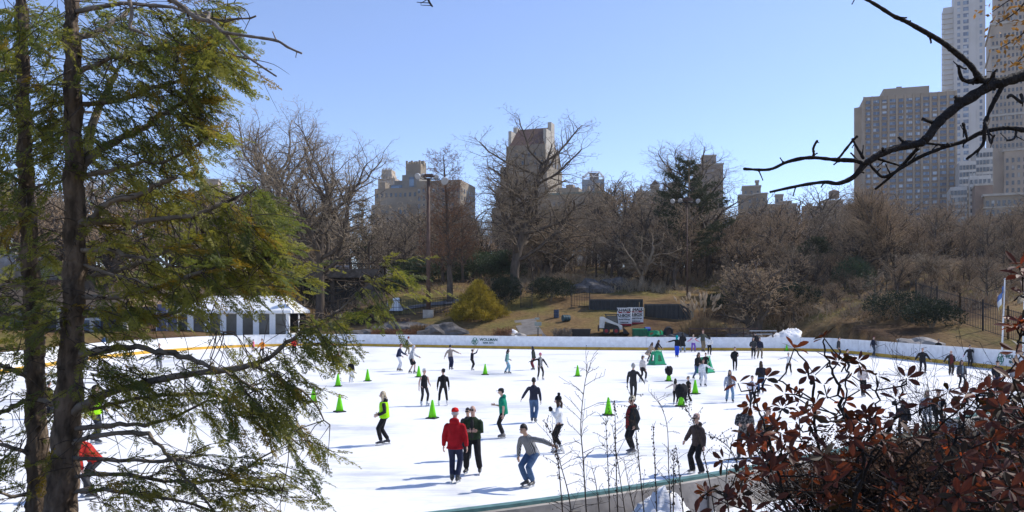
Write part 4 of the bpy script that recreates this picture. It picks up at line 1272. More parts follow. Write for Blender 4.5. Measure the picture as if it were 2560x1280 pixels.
# --- white marquee at the left
def marquee():
    x0, x1, D = 452, 722, 97.0
    A = P(x0, HZ, D + 2); B = P(x1, HZ, D)
    L = B[0] - A[0]; z0 = .55
    th = thing('marquee', 'white marquee with clear window bays behind the boards at left', 'tent', (A[0], D, z0))
    H = zat(776, D) - z0; RZ = zat(738, D) - z0; dep = 9.0
    mb = MB()
    q = L * .86
    mb.add([[-.3, -.3, H], [L + .3, -.3, H], [L + .3, dep, H], [-.3, dep, H], [1.5, dep / 2, RZ], [q, dep * .35, RZ], [q, dep * .65, RZ], [1.5, dep * .5 + .1, RZ]],
           [[0, 1, 5, 4], [2, 3, 7, 6], [1, 2, 6, 5], [3, 0, 4, 7], [4, 5, 6, 7]])
    for (a, b) in (((-.3, -.3), (L + .3, -.3)), ((L + .3, -.3), (L + .3, dep))):
        a = np.array(a); b = np.array(b); k = 14
        for i in range(k):
            p = a + (b - a) * i / k; r = a + (b - a) * (i + 1) / k
            mb.add([[*p, H], [*r, H], [*r, H - .28], [*((p + r) / 2), H - .36], [*p, H - .28]], [[0, 4, 3, 1]], [[1, 3, 2]])
    mb.obj('roof', M_WHITE, th)
    bays = 7
    for i in range(bays):
        a, b = L * i / bays, L * (i + 1) / bays
        mb = MB()
        mb.box2((a, 0, 0), (a + .36, .12, H)); mb.box2((b - .36, 0, 0), (b - .003, .12, H)); mb.box2((a + .36, 0, H - .42), (b - .36, .12, H - .004)); mb.box2((a + .36, 0, 0), (b - .36, .12, .5))
        f = mb.obj('wall_bay', M_WHITE, th)
        mb = MB(); mb.box2((a + .363, .05, .503), (b - .363, .07, H - .423)); mb.obj('window', M_CLEAR, f)
    mb = MB(); mb.box2((L - .1, .13, 0), (L, .5, H)); mb.box2((L - .1, .5, H - .4), (L, dep, H)); mb.box2((L - .1, .5, 0), (L, dep, .9)); mb.box2((L - .1, dep / 2, .9), (L, dep / 2 + .4, H - .4)); mb.obj('end_wall', M_WHITE, th)
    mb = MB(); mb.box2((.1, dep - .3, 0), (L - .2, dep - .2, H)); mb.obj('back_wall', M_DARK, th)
    for i in range(bays):      # party furniture seen through the bays
        pass
marquee()
# --- skate house (seen in scraps between the hemlock branches)
th = thing('skate_house', 'long low skate house with tan fascia and dark open front at far left', 'building', (-77, 94, .5))
mb = MB(); mb.box2((0, 0, 4.2), (32, 10, 6.0)); mb.obj('roof', mat('tan_fascia', (0.28, 0.2, 0.13), rough=.9, var=.15), th)
mb = MB(); mb.box2((0, .6, 0), (32, 9.5, 4.19)); mb.obj('wall', M_DARK, th)
for i in range(9):
    mb = MB(); mb.box2((i * 3.9, .1, 0), (i * 3.9 + .5, .59, 4.19)); mb.obj('post', M_TRIM, th)
for i in range(4):
    mb = MB(); mb.box2((2 + i * 7.8, .45, .9), (5 + i * 7.8, .59, 3.6)); mb.obj('window', M_GLASSB, th)
th = thing('blue_screen', 'blue fabric screen beside the white marquee at left', 'screen', tuple(gp(418, 96)))
mb = MB(); mb.box2((-1.2, 0, 0), (1.2, .1, 3.2)); mb.obj('fabric', mat('blue_fabric', (.12, .125, .2), rough=.8, var=.2), th)
mb = MB()
for x in (-1.25, 0, 1.25): mb.tube([[x, -.05, 0], [x, -.05, 3.3]], .05, 6)
mb.obj('frame', M_STEEL, th)
rock('pale grey rock outcrop on the hillside at far left', 30, 122, (7, 4, 3.4), 3, M_ROCKL, 4.0)
# underpass wall of the road at the left
th = thing('road_bridge', 'dark stone road bridge with shadowy arch left of the lawn', 'bridge', tuple(gp(810, 128)))
zt = zat(672, 128) - th.location.z
mb = MB(); mb.box2((-9, 0, zt - 1.4), (10, 6, zt)); mb.box2((-9, 0, -1), (-5, 6, zt - 1.4)); mb.box2((6.5, 0, -1), (10, 6, zt - 1.4))
mb.obj('wall', M_ROCK, th)
mb = MB()
for i in range(20): mb.box2((-9 + i, .1, zt), (-8.9 + i, .2, zt + .8))
mb.box2((-9, .1, zt + .8), (10, .2, zt + .9)); mb.obj('railing', M_BLACK, th)
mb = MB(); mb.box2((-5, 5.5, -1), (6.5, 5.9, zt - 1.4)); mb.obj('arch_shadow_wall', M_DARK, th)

# --- cars on the park road
def car_proto(label, body, px, D, rz, van=False, dz=0.0):
    th = thing('parked_van' if van else 'parked_car', label, 'van' if van else 'car', tuple(gp(px, D, dz)), rz)
    H = 2.1 if van else 1.48; L = 5.2 if van else 4.5
    prof = ([(-.5, .35), (-.5, .9), (-.36, 1.05), (-.30, 2.05), (.47, 2.1), (.5, 1.0), (.5, .35)] if van else
            [(-.5, .35), (-.5, .72), (-.30, .9), (-.16, 1.38), (.08, 1.46), (.30, 1.36), (.42, .98), (.5, .92), (.5, .35)])
    mb = MB(); n_ = len(prof); V = []
    for s_ in (-1, 1):
        for x, z in prof: V.append([x * L, s_ * (.9 - .12 * max(0, (z - .9))), z])
    q = [[i, (i + 1) % n_, n_ + (i + 1) % n_, n_ + i] for i in range(n_)]
    t = [[0, i + 1, i] for i in range(1, n_ - 1)] + [[n_, n_ + i, n_ + i + 1] for i in range(1, n_ - 1)]
    mb.add(V, q, t); mb.obj('body', body, th)
    mb = MB()
    for s_ in (-1, 1):
        if van: mb.box2((-.28 * L, s_ * .83, 1.15), (.44 * L, s_ * .86, 1.8))
        else:
            mb.add([[-.25 * L, s_ * .905, .95], [.36 * L, s_ * .905, .98], [.27 * L, s_ * .865, 1.32], [-.14 * L, s_ * .865, 1.34]], [[0, 1, 2, 3]])
    a = prof[2]; b_ = prof[3]
    mb.add([[(a[0] + .01) * L, -.75, a[1] + .08], [(a[0] + .01) * L, .75, a[1] + .08], [(b_[0] - .012) * L, .7, b_[1] - .04], [(b_[0] - .012) * L, -.7, b_[1] - .04]], [[0, 1, 2, 3]])
    mb.obj('window', M_GLASS, th)
    for sx in (-.31, .31):
        for s_ in (-1, 1):
            mb = MB(); mb.tube([[sx * L, s_ * .72, .33], [sx * L, s_ * .92, .33]], .33, 12); mb.obj('wheel', M_BLACK, th)
    return th
c1 = car_proto('white van parked on the road at the left above the lawn', mat('white_paint', (.72, .73, .74), rough=.25, var=.03, spec=.5), 842, 150, 0.1, True)
car_proto('silver car on the road left of the dark conifer', mat('silver_paint', (.42, .44, .46), rough=.25, metal=.5, var=.03), 905, 150, 0.05)
car_proto('silver blue car on the road left of the first tall pole', mat('blue_silver_paint', (.33, .38, .44), rough=.25, metal=.5, var=.03), 1042, 148, 0.1, dz=.3)
car_proto('white car half hidden behind the first tall pole', _M['white_paint'], 1098, 150, 0.0, dz=.2)
car_proto('pale van parked on the bank behind the dark pine at right', _M['silver_paint'], 1848, 132, .2, True)
car_proto('white car parked on the bank beside the pale van', _M['white_paint'], 1890, 128, .1, dz=.2)

# --- black containers, storage boxes, plywood
def container(label, px0, px1, D0, D1, ytop0, ytop1, dep=2.4):
    A = P(px0, HZ, D0); B = P(px1, HZ, D1)
    z0 = min(gz(A[0], A[1]), gz(B[0], B[1])) - .1
    zt = zat(ytop0, D0)
    th = thing('black_container', label, 'container', (A[0], A[1], z0), math.atan2(B[1] - A[1], B[0] - A[0]))
    L = math.hypot(B[0] - A[0], B[1] - A[1]); H = zt - z0
    mb = MB()
    k = int(L / .28)
    V, q = [], []
    for i in range(k + 1):
        x = L * i / k
        for j, yy in enumerate((0.0, .07) if i % 2 == 0 else (.07, 0.0)):
            xx = min(L, x + j * .05)
            V += [[xx, yy, .15], [xx, yy, H - .15]]
    n_ = len(V) // 2
    q = [[2 * i, 2 * i + 2, 2 * i + 3, 2 * i + 1] for i in range(n_ - 1)]
    mb.add(V, q)
    mb.box2((0, .1, .1), (L, dep, H - .1)); mb.obj('panel', mat('charcoal_paint', (.022, .024, .026), rough=.5, var=.25, scale=1.2), th)
    mb = MB()
    for z in (.0, H - .16): mb.box2((-.05, -.03, z), (L + .05, .095, z + .16)); 
    for x in (-.08, L): mb.box2((x, -.02, .0), (x + .08, dep, H))
    mb.box2((0, .1, H - .09), (L, dep, H - .02)); mb.obj('frame', mat('container_edge', (.06, .06, .058), rough=.6, var=.2), th)
    return th
container('long black container behind the white storage boxes', 1474, 1606, 101, 100, 748, 756)
container('black ribbed container right of the white storage boxes', 1612, 1726, 97.5, 95.5, 760, 766)
th = thing('plywood_sheet', 'tan plywood sheet standing between storage box and ribbed container', 'board', tuple(gp(1604, 97.3)))
mb = MB(); mb.box2((-.35, 0, 0), (.4, .05, zat(770, 97.3) - th.location.z)); mb.obj('sheet', mat('plywood', (.42, .31, .15), rough=.8, var=.15), th)
mb = MB(); mb.box2((-.3, .06, 0), (-.22, .14, 1.8)); mb.obj('batten', mat('batten', (.3, .22, .12), var=.2), th)

M_BOXW = mat('storage_box_white', (.66, .66, .66), rough=.5, var=.06)
M_INK = mat('black_ink', (.02, .02, .02), rough=.6, var=0)
M_RED = mat('red_band', (.28, .02, .03), rough=.5, var=.05)
M_GREYT = mat('grey_top', (.5, .5, .5), rough=.6, var=.15, scale=2)
def storage_box(label, pxl, pxc, pxr, D, ytop, yaw, left_face=True):
    c = P(pxc, HZ, D); z0 = gz(c[0], c[1]) - .1; H = zat(ytop, D) - z0
    th = thing('storage_box', label, 'box', (c[0], c[1], z0), math.radians(yaw))
    # local: corner at origin, front face along +x, left face along +y side
    w = 1.65; d = 2.5
    mb = MB(); mb.box2((0, 0, .12), (w, d, H - .06)); mb.obj('crate', M_BOXW, th)
    mb = MB(); mb.box2((-.04, -.04, H - .06), (w + .04, d + .04, H)); mb.obj('lid', M_GREYT, th)
    mb = MB(); mb.box2((-.01, -.015, .12), (w + .01, 0, .34)); mb.box2((-.015, 0, .12), (0, d, .34)); mb.obj('base_band', M_RED, th)
    for face in (('front', w), ('left', d)):
        W = face[1]
        def put(o):
            if face[0] == 'front': o.matrix_basis = Matrix.Translation((W / 2, -.02, 0)) @ Matrix.Rotation(math.radians(90), 4, 'X') @ o.matrix_basis
            else: o.matrix_basis = Matrix.Translation((-.02, W / 2, 0)) @ Matrix.Rotation(math.radians(-90), 4, 'Z') @ Matrix.Rotation(math.radians(90), 4, 'X') @ o.matrix_basis
        for txt, size, y, bold in (('U-HAUL', W * .27, H * .86, .02), ('U-BOX', W * .27, H * .58, .02), ('Moving & Storage', W * .11, H * .38, .008), ('U-BOX.COM', W * .10, H * .22, .008)):
            o = link('lettering', text_mesh(txt, size, .006, M_INK, bold), th); o.matrix_basis = Matrix.Translation((0, y, 0)); put(o)
        mb = MB(); mb.box((0, H * .745, 0), (W * .82, H * .075, .012)); o = mb.obj('stripe', M_RED, th); put(o)
        o = link('lettering', text_mesh('MOVING', W * .085, .004, M_BOXW, .006), th); o.matrix_basis = Matrix.Translation((0, H * .745, .012)); put(o)
        mb = MB(); mb.tube([[x * W * .3, H * .46 + .06 * x * x, 0] for x in np.linspace(-1, 1, 8)], .022, 4); o = mb.obj('arrow_mark', M_INK, th); put(o)
storage_box('left white storage box with red stripes and black lettering in front of black container', 1508, 1543, 1566, 93.5, 769, -12)
storage_box('right white storage box with red stripes and black lettering beside the plywood', 1545, 1573, 1598, 94.0, 768, -4)

# --- skid steer loader
def loader():
    p = gp(1533, 90.5)
    th = thing('skid_steer_loader', 'small white and black skid steer loader parked behind the boards', 'loader', p, math.radians(-8))
    W = mat('dirty_white_paint', (.5, .49, .46), rough=.5, var=.15, scale=3)
    z = .35
    mb = MB(); mb.box2((-1.2, -.55, .55), (.9, .55, 1.15)); mb.obj('chassis', M_BLACK, th)
    for s_ in (-1, 1):
        mb = MB()
        y0 = s_ * .62
        prof = [(-1.55, .7), (-1.5, 1.95), (-1.15, 1.98), (.15, 1.35), (1.0, 1.0), (1.05, .55), (.75, .5), (.55, .95), (-.95, 1.45), (-1.0, .7)]
        V = [[x, y0 + e * .09, zz] for e in (-1, 1) for x, zz in prof]
        n_ = len(prof)
        mb.add(V, [[i, (i + 1) % n_, n_ + (i + 1) % n_, n_ + i] for i in range(n_)] + [[b + 0, b + 1, b + 2, b + 8] for b in (0, n_)] + [[b + 0, b + 8, b + 9, b + 9] for b in ()],
               [[b + 0, b + 8, b + 9] for b in (0, n_)] + [[b + 2, b + 3, b + 8] for b in (0, n_)] + [[b + 3, b + 7, b + 8] for b in (0, n_)] + [[b + 3, b + 4, b + 7] for b in (0, n_)] + [[b + 4, b + 6, b + 7] for b in (0, n_)] + [[b + 4, b + 5, b + 6] for b in (0, n_)])
        mb.obj('lift_arm', W, th)
        for x in (-.75, .35):
            mb = MB(); mb.tube([[x, s_ * .56, .38], [x, s_ * .86, .38]], .38, 16)
            wh = mb.obj('wheel', M_BLACK, th)
            mb = MB(); mb.tube([[x, s_ * .861, .38], [x, s_ * .875, .38]], .2, 12); mb.obj('rim', M_RED, wh)
    mb = MB()
    for x, y in ((-.75, -.48), (-.75, .48), (.5, -.48), (.5, .48)): mb.tube([[x, y, 1.1], [x - .08, y, 2.2]], .05, 5)
    mb.box((-.2, 0, 2.22), (1.5, 1.1, .1)); mb.box((-.78, 0, 1.6), (.04, .9, 1.0)); 
    mb.obj('cab_frame', M_BLACK, th)
    mb = MB(); mb.box((-.15, 0, 1.62), (1.15, .86, .95)); mb.obj('cab_glass', M_CLEAR, th)
    mb = MB(); mb.add([[1.1, -.85, .1], [1.1, .85, .1], [1.1, .85, .8], [1.1, -.85, .8], [1.85, -.85, .05], [1.85, .85, .05]], [[0, 1, 2, 3], [0, 4, 5, 1]], [[0, 3, 4], [1, 5, 2]]); mb.obj('bucket', M_BLACK, th)
    mb = MB(); mb.box2((-1.72, -.6, .3), (-1.56, .6, 1.0)); mb.obj('rear_guard', M_RUST, th)
loader()
th = thing('black_bin', 'low black trapezoid container right of the lamp post behind the boards', 'bin', gp(1452, 89.5))
mb = MB(); mb.add([[-.95, -.5, 0], [.95, -.5, 0], [.95, .5, 0], [-.95, .5, 0], [-1.05, -.6, .9], [1.05, -.6, .9], [1.05, .6, .9], [-1.05, .6, .9]], [[0, 1, 5, 4], [1, 2, 6, 5], [2, 3, 7, 6], [3, 0, 4, 7], [4, 5, 6, 7]]); mb.obj('tub', M_BLACK, th)
mb = MB(); mb.box2((-1.1, -.65, .9), (1.1, .65, .98)); mb.obj('lid', M_DARK, th)
# green crate and heaped green barriers
th = thing('green_crate', 'dark green ribbed crate right of the loader', 'crate', gp(1599, 88.5))
mb = MB()
mb.box2((-.75, -.5, .1), (.75, .5, .95))
for i in range(9): mb.box2((-.74 + i * .18, -.54, .1), (-.66 + i * .18, -.503, .9))
mb.obj('tub', mat('dark_green_plastic', (.01, .12, .06), rough=.5, var=.15), th)
mb = MB(); mb.box2((-.8, -.56, .95), (.8, .55, 1.03)); mb.obj('rim', M_GREENP, th)
def aid(label, pos, rz, cat='skating aid', tilt=None):
    th = thing('skating_aid', label, cat, pos, rz)
    if tilt: th.rotation_euler = (tilt[0], tilt[1], rz)
    H = 1.0; bw, bd, tw, td = .52, .44, .30, .24
    mb = MB()
    def pan(p0, p1, p2, p3, th_=.05, hole=True):
        p0, p1, p2, p3 = map(np.array, (p0, p1, p2, p3))
        nn = nrm(np.cross(p1 - p0, p3 - p0)) * th_
        def lerp(u, v): return (p0 * (1 - u) + p1 * u) * (1 - v) + (p3 * (1 - u) + p2 * u) * v
        ho = [(.28, .25), (.72, .25), (.66, .75), (.34, .75)] if hole else None
        if hole:
            O = [lerp(0, 0), lerp(1, 0), lerp(1, 1), lerp(0, 1)]; I = [lerp(*h) for h in ho]
            V = O + I + [v - nn for v in O + I]
            q = []
            for i in range(4):
                j = (i + 1) % 4
                q += [[i, j, 4 + j, 4 + i], [8 + i, 12 + i, 12 + j, 8 + j], [4 + i, 4 + j, 12 + j, 12 + i], [i, 8 + i, 8 + j, j]]
            mb.add(V, q)
        else:
            O = [p0, p1, p2, p3]; V = O + [v - nn for v in O]
            mb.add(V, [[0, 1, 2, 3], [7, 6, 5, 4]] + [[i, 4 + i, 4 + (i + 1) % 4, (i + 1) % 4] for i in range(4)])
    pan((-bw, -bd, .06), (bw, -bd, .06), (tw, -td, H), (-tw, -td, H))
    pan((bw, -bd, .06), (bw, bd, .06), (tw, td, H), (tw, -td, H), hole=False)
    pan((-bw, bd, .06), (-bw, -bd, .06), (-tw, -td, H), (-tw, td, H))
    mb.box2((-tw, -td, H), (tw, td, H + .05))
    mb.obj('shell', M_GREENP, th)
    mb = MB()
    for s_ in (-1, 1): mb.box2((s_ * bw - .04, -bd - .05, 0), (s_ * bw + .04, bd + .05, .1))
    mb.obj('runner', M_GREENP, th)
    mb = MB(); mb.tube([[-tw, -td, H + .12], [tw, -td, H + .12]], .03, 8)
    for s_ in (-1, 1): mb.tube([[s_ * tw * .9, -td, H], [s_ * tw * .9, -td, H + .12]], .025, 6)
    mb.obj('handle', M_GREENP, th)
    return th
aid('green skating aid tipped over on the heap right of the green crate', tuple(np.array(gp(1628, 88.4)) + [0, 0, .25]), .5, tilt=(1.2, .2))
aid('green skating aid lying on its side at the right of the heap', tuple(np.array(gp(1645, 88.2)) + [0, 0, .3]), 2.2, tilt=(1.5, .3))
th = thing('blue_barrel', 'blue plastic drum lying behind the green heap', 'barrel', tuple(np.array(gp(1618, 89.2)) + [0, 0, .8]), .3)
mb = MB(); mb.tube([[-.3, 0, 0], [.3, 0, 0]], .28, 12); mb.obj('drum', mat('blue_plastic', (.02, .07, .3), rough=.4, var=.1), th)
mb = MB(); mb.tube([[-.33, 0, 0], [-.305, 0, 0]], .2, 10); mb.obj('lid', M_BLACK, th)
th = thing('big_tyre', 'large dark tyre standing right of the green heap', 'tyre', tuple(np.array(gp(1671, 88.5)) + [0, 0, .62]), .4)
mb = MB(); mb.tube([[.45 * math.cos(a), 0, .45 * math.sin(a)] for a in np.linspace(0, 6.283, 24)], .17, 8); mb.obj('tread', M_BLACK, th)
mb = MB(); mb.tube([[0, -.06, 0], [0, .06, 0]], .32, 14); mb.obj('hub', M_RUST, th)
for k_, (px, D, R, lab, m_) in enumerate([(1000, 98.5, (3.4, 1.6, 1.2), 'dark flat rock ledge below the four flower pots', M_ROCK), (925, 97.5, (2.6, 1.2, .75), 'dark low rock at left end of the rock ledge', M_ROCK), (1110, 95.5, (3.0, 1.3, 1.1), 'dark rock between the ledge and the golden cypress', M_ROCK),
                                          (1275, 91, (1.6, .9, .7), 'grey stone at the right foot of the golden cypress', M_ROCKL), (1480, 114, (3.4, 2, 1.5), 'grey outcrop behind the black containers, left of the crooked tree', M_ROCK), (1540, 116, (2.8, 1.8, 1.3), 'grey outcrop directly behind the crooked dark tree', M_ROCK),
                                          (1690, 88, (1.5, .8, .55), 'dark rubble lump right of the big tyre', M_ROCK), (1860, 87, (2.2, 1, .8), 'dark boulder left of the metal frame', M_ROCK), (2290, 72, (2.0, 1, .8), 'grey flat rock behind the curving boards', M_ROCKL), (1480, 87.8, (.01, .01, .01), '', None)]):
    if m_ is not None: rock(lab, px, D, R, 10 + k_, m_)
for k_, (px, dx, h) in enumerate([(1590, 0, .35), (1610, .1, .3), (1655, 0, .38)]):
    rock(['pale broken slab in the heap below the green crate', 'grey broken slab in the middle of the heap', 'dark broken slab at the right of the heap'][k_], px, 87.7, (.8, .4, h), 50 + k_, [M_ROCKL, M_ROCKL, M_ROCK][k_])

# flower pots on the ledge
for k_, px in enumerate([990, 998, 1009, 1020]):
    o = gp(px, 98.6); th = thing('flower_pot', ['leftmost of four empty brown pots on the rock ledge', 'second empty brown pot from the left on the rock ledge', 'third and smallest brown pot on the rock ledge', 'rightmost of four empty brown pots on the rock ledge'][k_], 'flower pot', (o[0], 98.6, zat(803, 98.6) - (.2)), 0, 'pots on the ledge')
    s_ = .8 if k_ == 2 else 1.0
    mb = MB(); mb.tube([[0, 0, 0], [0, 0, .45 * s_]], [.16 * s_, .23 * s_], 12); mb.obj('pot', M_RUST, th)
    mb = MB(); mb.tube([[0, 0, .45 * s_], [0, 0, .53 * s_]], [.26 * s_, .26 * s_], 12); mb.obj('rim', M_RUST, th)
# lamp on a post, bell lamp at left
def post_lamp(label, px, D, ytop, kind):
    p = gp(px, D); H = zat(ytop, D) - p[2]
    th = thing('post_lamp', label, 'lamp', p)
    mb = MB(); mb.tube([[0, 0, 0], [0, 0, H * .62]], .06, 8); mb.obj('post', M_BLACK, th)
    mb = MB()
    if kind: mb.box((0, 0, H * .72), (.75, .55, .42)); mb.box((-.1, -.1, H * .86), (.5, .5, .22)); mb.box((0, 0, H * .62), (.45, .45, .1))
    else: mb.tube([[0, 0, H * .6], [0, 0, H * .65], [0, 0, H * .85], [0, 0, H * .95]], [.42, .36, .26, .08], 12)
    mb.obj('lamp_head', mat('weathered_green_grey', (.2, .22, .19), rough=.7, var=.2), th)
    mb = MB(); mb.tube([[0, 0, H * .9], [0, 0, H]], .04, 6); mb.obj('finial', M_BLACK, th)
post_lamp('grey boxy lamp head on a short post behind the boards by the path', 1345, 88.5, 783, True)
post_lamp('grey bell shaped lamp on a post at left end of the brown lawn', 850, 97.5, 783, False)
for k_, (px, D, lab, m_) in enumerate([(1391, 98, 'dull blue drum beside the wide yew', mat('dull_blue', (.03, .05, .09), rough=.5, var=.2)), (1415, 96, 'teal blue drum on its side right of the wide yew', mat('dull_teal', (.03, .075, .09), rough=.5, var=.2))]):
    th = thing('drum', lab, 'drum', gp(px, D, .3 if k_ else 0), .4)
    mb = MB()
    if k_: mb.tube([[-.45, 0, .1], [.45, 0, .1]], .38, 14)
    else: mb.tube([[0, 0, 0], [0, 0, 1.0]], .32, 14)
    mb.obj('barrel', m_, th)
    mb = MB()
    for t_ in (.3, .66):
        if k_: mb.tube([[-.45 + t_ * .9 - .02, 0, .1], [-.45 + t_ * .9 + .02, 0, .1]], .4, 14)
        else: mb.tube([[0, 0, t_ - .02], [0, 0, t_ + .02]], .34, 14)
    mb.obj('hoop', M_BLACK, th)
# draped white table and people by the fence
p = gp(991, 109)
th = thing('draped_table', 'tall cocktail table under a white cloth behind the iron fence', 'table', p)
mb = MB(); k = 20; V = []
for z, r, w_ in ((1.75, .42, 0), (1.72, .46, .01), (1.1, .44, .05), (.5, .62, .1), (0, .85, .14)):
    for j in range(k):
        a = 6.283 * j / k; rr = r + w_ * math.sin(a * 6); V.append([rr * math.cos(a), rr * math.sin(a), z])
mb.add(V, [[i * k + j, (i + 1) * k + j, (i + 1) * k + (j + 1) % k, i * k + (j + 1) % k] for i in range(4) for j in range(k)], [[0, j, j + 1] for j in range(1, k - 1)])
mb.obj('cloth', M_WHITE, th, True)
mb = MB(); mb.tube([[0, 0, 1.76], [0, 0, 1.8]], .4, 16); mb.obj('tabletop', M_STEEL, th)
# metal frame and white hoarding, snow
p = gp(1888, 86)
th = thing('steel_frame', 'grey steel gantry frame left of the big snow pile', 'frame', p)
H = zat(826, 86) - p[2]
mb = MB()
for x in (-.2, 1.9): mb.box2((x - .06, -.06, 0), (x + .06, .06, H - .1))
mb.obj('leg', M_RUST, th)
mb = MB(); mb.box2((-.6, -.08, H - .1), (2.3, .08, H)); mb.box2((-.2, -.06, H - .45), (1.9, .04, H - .35)); mb.obj('beam', M_GREYT, th)
snow_pile('big heap of white snow behind the boards at right', 1968, 86.6, (3.3, 2.0, 1.75), 5, dz=-.45)
snow_pile('small mound of snow behind the boards near the lettering', 1278, 91.2, (1.5, .9, 1.0), 6, dz=.0)
th = thing('white_hoarding', 'low white hoarding panels behind the boards right of the big snow pile', 'hoarding', gp(2140, 78, -.75), -.28)
mb = MB(); mb.box2((-1.6, 0, .35), (2.2, .06, .6)); mb.box2((-1.6, -.02, .0), (1.2, .04, .25)); mb.obj('panel', M_GREYT, th)
for x in (-1.5, .3, 2.1):
    mb = MB(); mb.box2((x, .07, -.4), (x + .08, .15, .62)); mb.obj('post', M_BLACK, th)
# wooden rail behind the plume grass
th = thing('timber_rail', 'dark timber rail fence behind the sitting man', 'fence', gp(1745, 86.3))
mb = MB(); mb.box2((-1, 0, 1.25), (6.5, .08, 1.4)); mb.box2((-1, 0, .8), (6.5, .08, .9)); mb.obj('rail', M_RUST, th)
for i in range(6):
    mb = MB(); mb.box2((-.9 + i * 1.45, .09, 0), (-.8 + i * 1.45, .19, 1.5)); mb.obj('post', M_RUST, th)
# plume grass
nr = np.random.default_rng(12)
p = gp(1752, 89)
th = thing('plume_grass', 'clump of tall tan plume grass behind the sitting man', 'ornamental grass', p)
mb = MB(); fl = MB()
for i in range(900):
    a = nr.uniform(0, 6.28); r = nr.uniform(0, 2.1) ; o = np.array([math.cos(a) * r, math.sin(a) * r * .6, 0])
    h = nr.uniform(.8, 2.0); l = o * .28 + nr.normal(0, .2, 3)
    e = o + [l[0], l[1], h]; mb.prisms([o], [e], .016, .006, 3)
for i in range(46):
    a = nr.uniform(0, 6.28); r = nr.uniform(0, .9); o = np.array([math.cos(a) * r, math.sin(a) * r * .6, 0])
    h = nr.uniform(2.6, 4.3); tip = o + [math.cos(a) * nr.uniform(.3, 2.1) , math.sin(a) * nr.uniform(.2, 1.0), h]
    mid = (o + tip) / 2 + [0, 0, .4]
    mb.tube([o, mid, tip], [.018, .014, .01], 4, cap=False)
    d = nrm(tip - mid + np.array([nr.normal(0, .15), 0, -.1]))
    R_ = rand_frames(nr, np.array([d]))[0]; s_ = nr.uniform(.7, 1.2)
    fl.loft([(tip + d * z * s_, R_[:, 0], R_[:, 2], r_ * s_, r_ * s_ * .8) for z, r_ in ((-.1, .02), (.1, .12), (.3, .15), (.5, .09), (.72, .015))], 7)
mb.obj('blades', mat('dry_grass', (.3, .19, .09), rough=.9, var=.35, scale=1.5, trans=.2), th)
fl.obj('plumes', mat('plume', (.42, .31, .2), rough=.95, var=.2, bump=.8, bscale=14, trans=.2), th)
# dead fern and flower tufts along the boards
def tuft(label, px, D, w, h, n_, m_, seed, name='dry_plants'):
    nr = np.random.default_rng(seed); p = gp(px, D)
    mb = MB(); A = np.c_[nr.uniform(-w, w, n_), nr.uniform(-.5, .5, n_), np.zeros(n_)]
    B = A + np.c_[nr.normal(0, .2, n_), nr.normal(0, .15, n_), nr.uniform(.4, 1, n_) * h]
    mb.prisms(A, B, .02, .01)
    S = A + (B - A) * nr.uniform(.5, 1, n_)[:, None]; E = S + np.c_[nr.normal(0, .18, n_), nr.normal(0, .15, n_), nr.normal(.08, .1, n_)]
    mb.prisms(S, E, .015, .03)
    o = mb.obj(name, m_); o.location = p
    return tag(o, label, 'dry plants')
tuft('dry russet stems in front of the dark rock ledge', 985, 96.2, 2.6, .9, 700, M_TWIGY, 1)
tuft('dry tan grass between the rock ledge and dark rock', 1060, 97, 1.5, .9, 500, _M['dry_grass'], 2)
tuft('dry reddish stems at the right foot of the golden cypress', 1258, 90.5, 1.0, 1.3, 300, M_TWIGY, 3)
tuft('bare pale bush by the path behind the boards', 1405, 89, .9, 1.2, 260, M_BARKL, 4)
# flagpole with flag
p = gp(2503, 58.5)
H = zat(700, 58.5) - p[2]
th = thing('flagpole', 'white flagpole leaning slightly right behind the curving boards', 'flagpole', p)
mb = MB(); mb.tube([[0, 0, 0], [.27, 0, H]], [.07, .045], 10); mb.obj('pole', M_WHITE, th)
mb = MB(); mb.ball((.27, 0, H + .05), .08, 8, 6); mb.obj('finial', M_GREYT, th)
mb = MB(); V = []
for i in range(10):
    for j in range(6):
        u, v = i / 9, j / 5
        V.append([.24 - .1 - u * .42 + .05 * math.sin(v * 5 + u * 3), -.05 + .12 * math.sin(u * 9 + v * 2), H - .4 - v * 1.3 - u * .9])
mb.add(V, [[i * 6 + j, i * 6 + j + 1, i * 6 + 7 + j, i * 6 + 6 + j] for i in range(9) for j in range(5)], m=0)
me = mb.mesh('flag', [mat('flag_blue', (.12, .2, .42), rough=.8, var=.1), M_WHITE, mat('flag_gold', (.5, .36, .12), rough=.8, var=.1)], True)
for i, pl in enumerate(me.polygons): pl.material_index = 0 if i % 5 < 2 else (1 if i % 5 < 4 else 2)
link('flag', me, th)
p = gp(2556, 56); th = thing('flagpole', 'second white pole cut by the right edge of the view', 'flagpole', p)
mb = MB(); mb.tube([[0, 0, 0], [.2, 0, 7]], [.07, .045], 10); mb.obj('pole', M_WHITE, th)
mb = MB(); mb.ball((.2, 0, 7.05), .08, 8, 6); mb.obj('finial', M_GREYT, th)

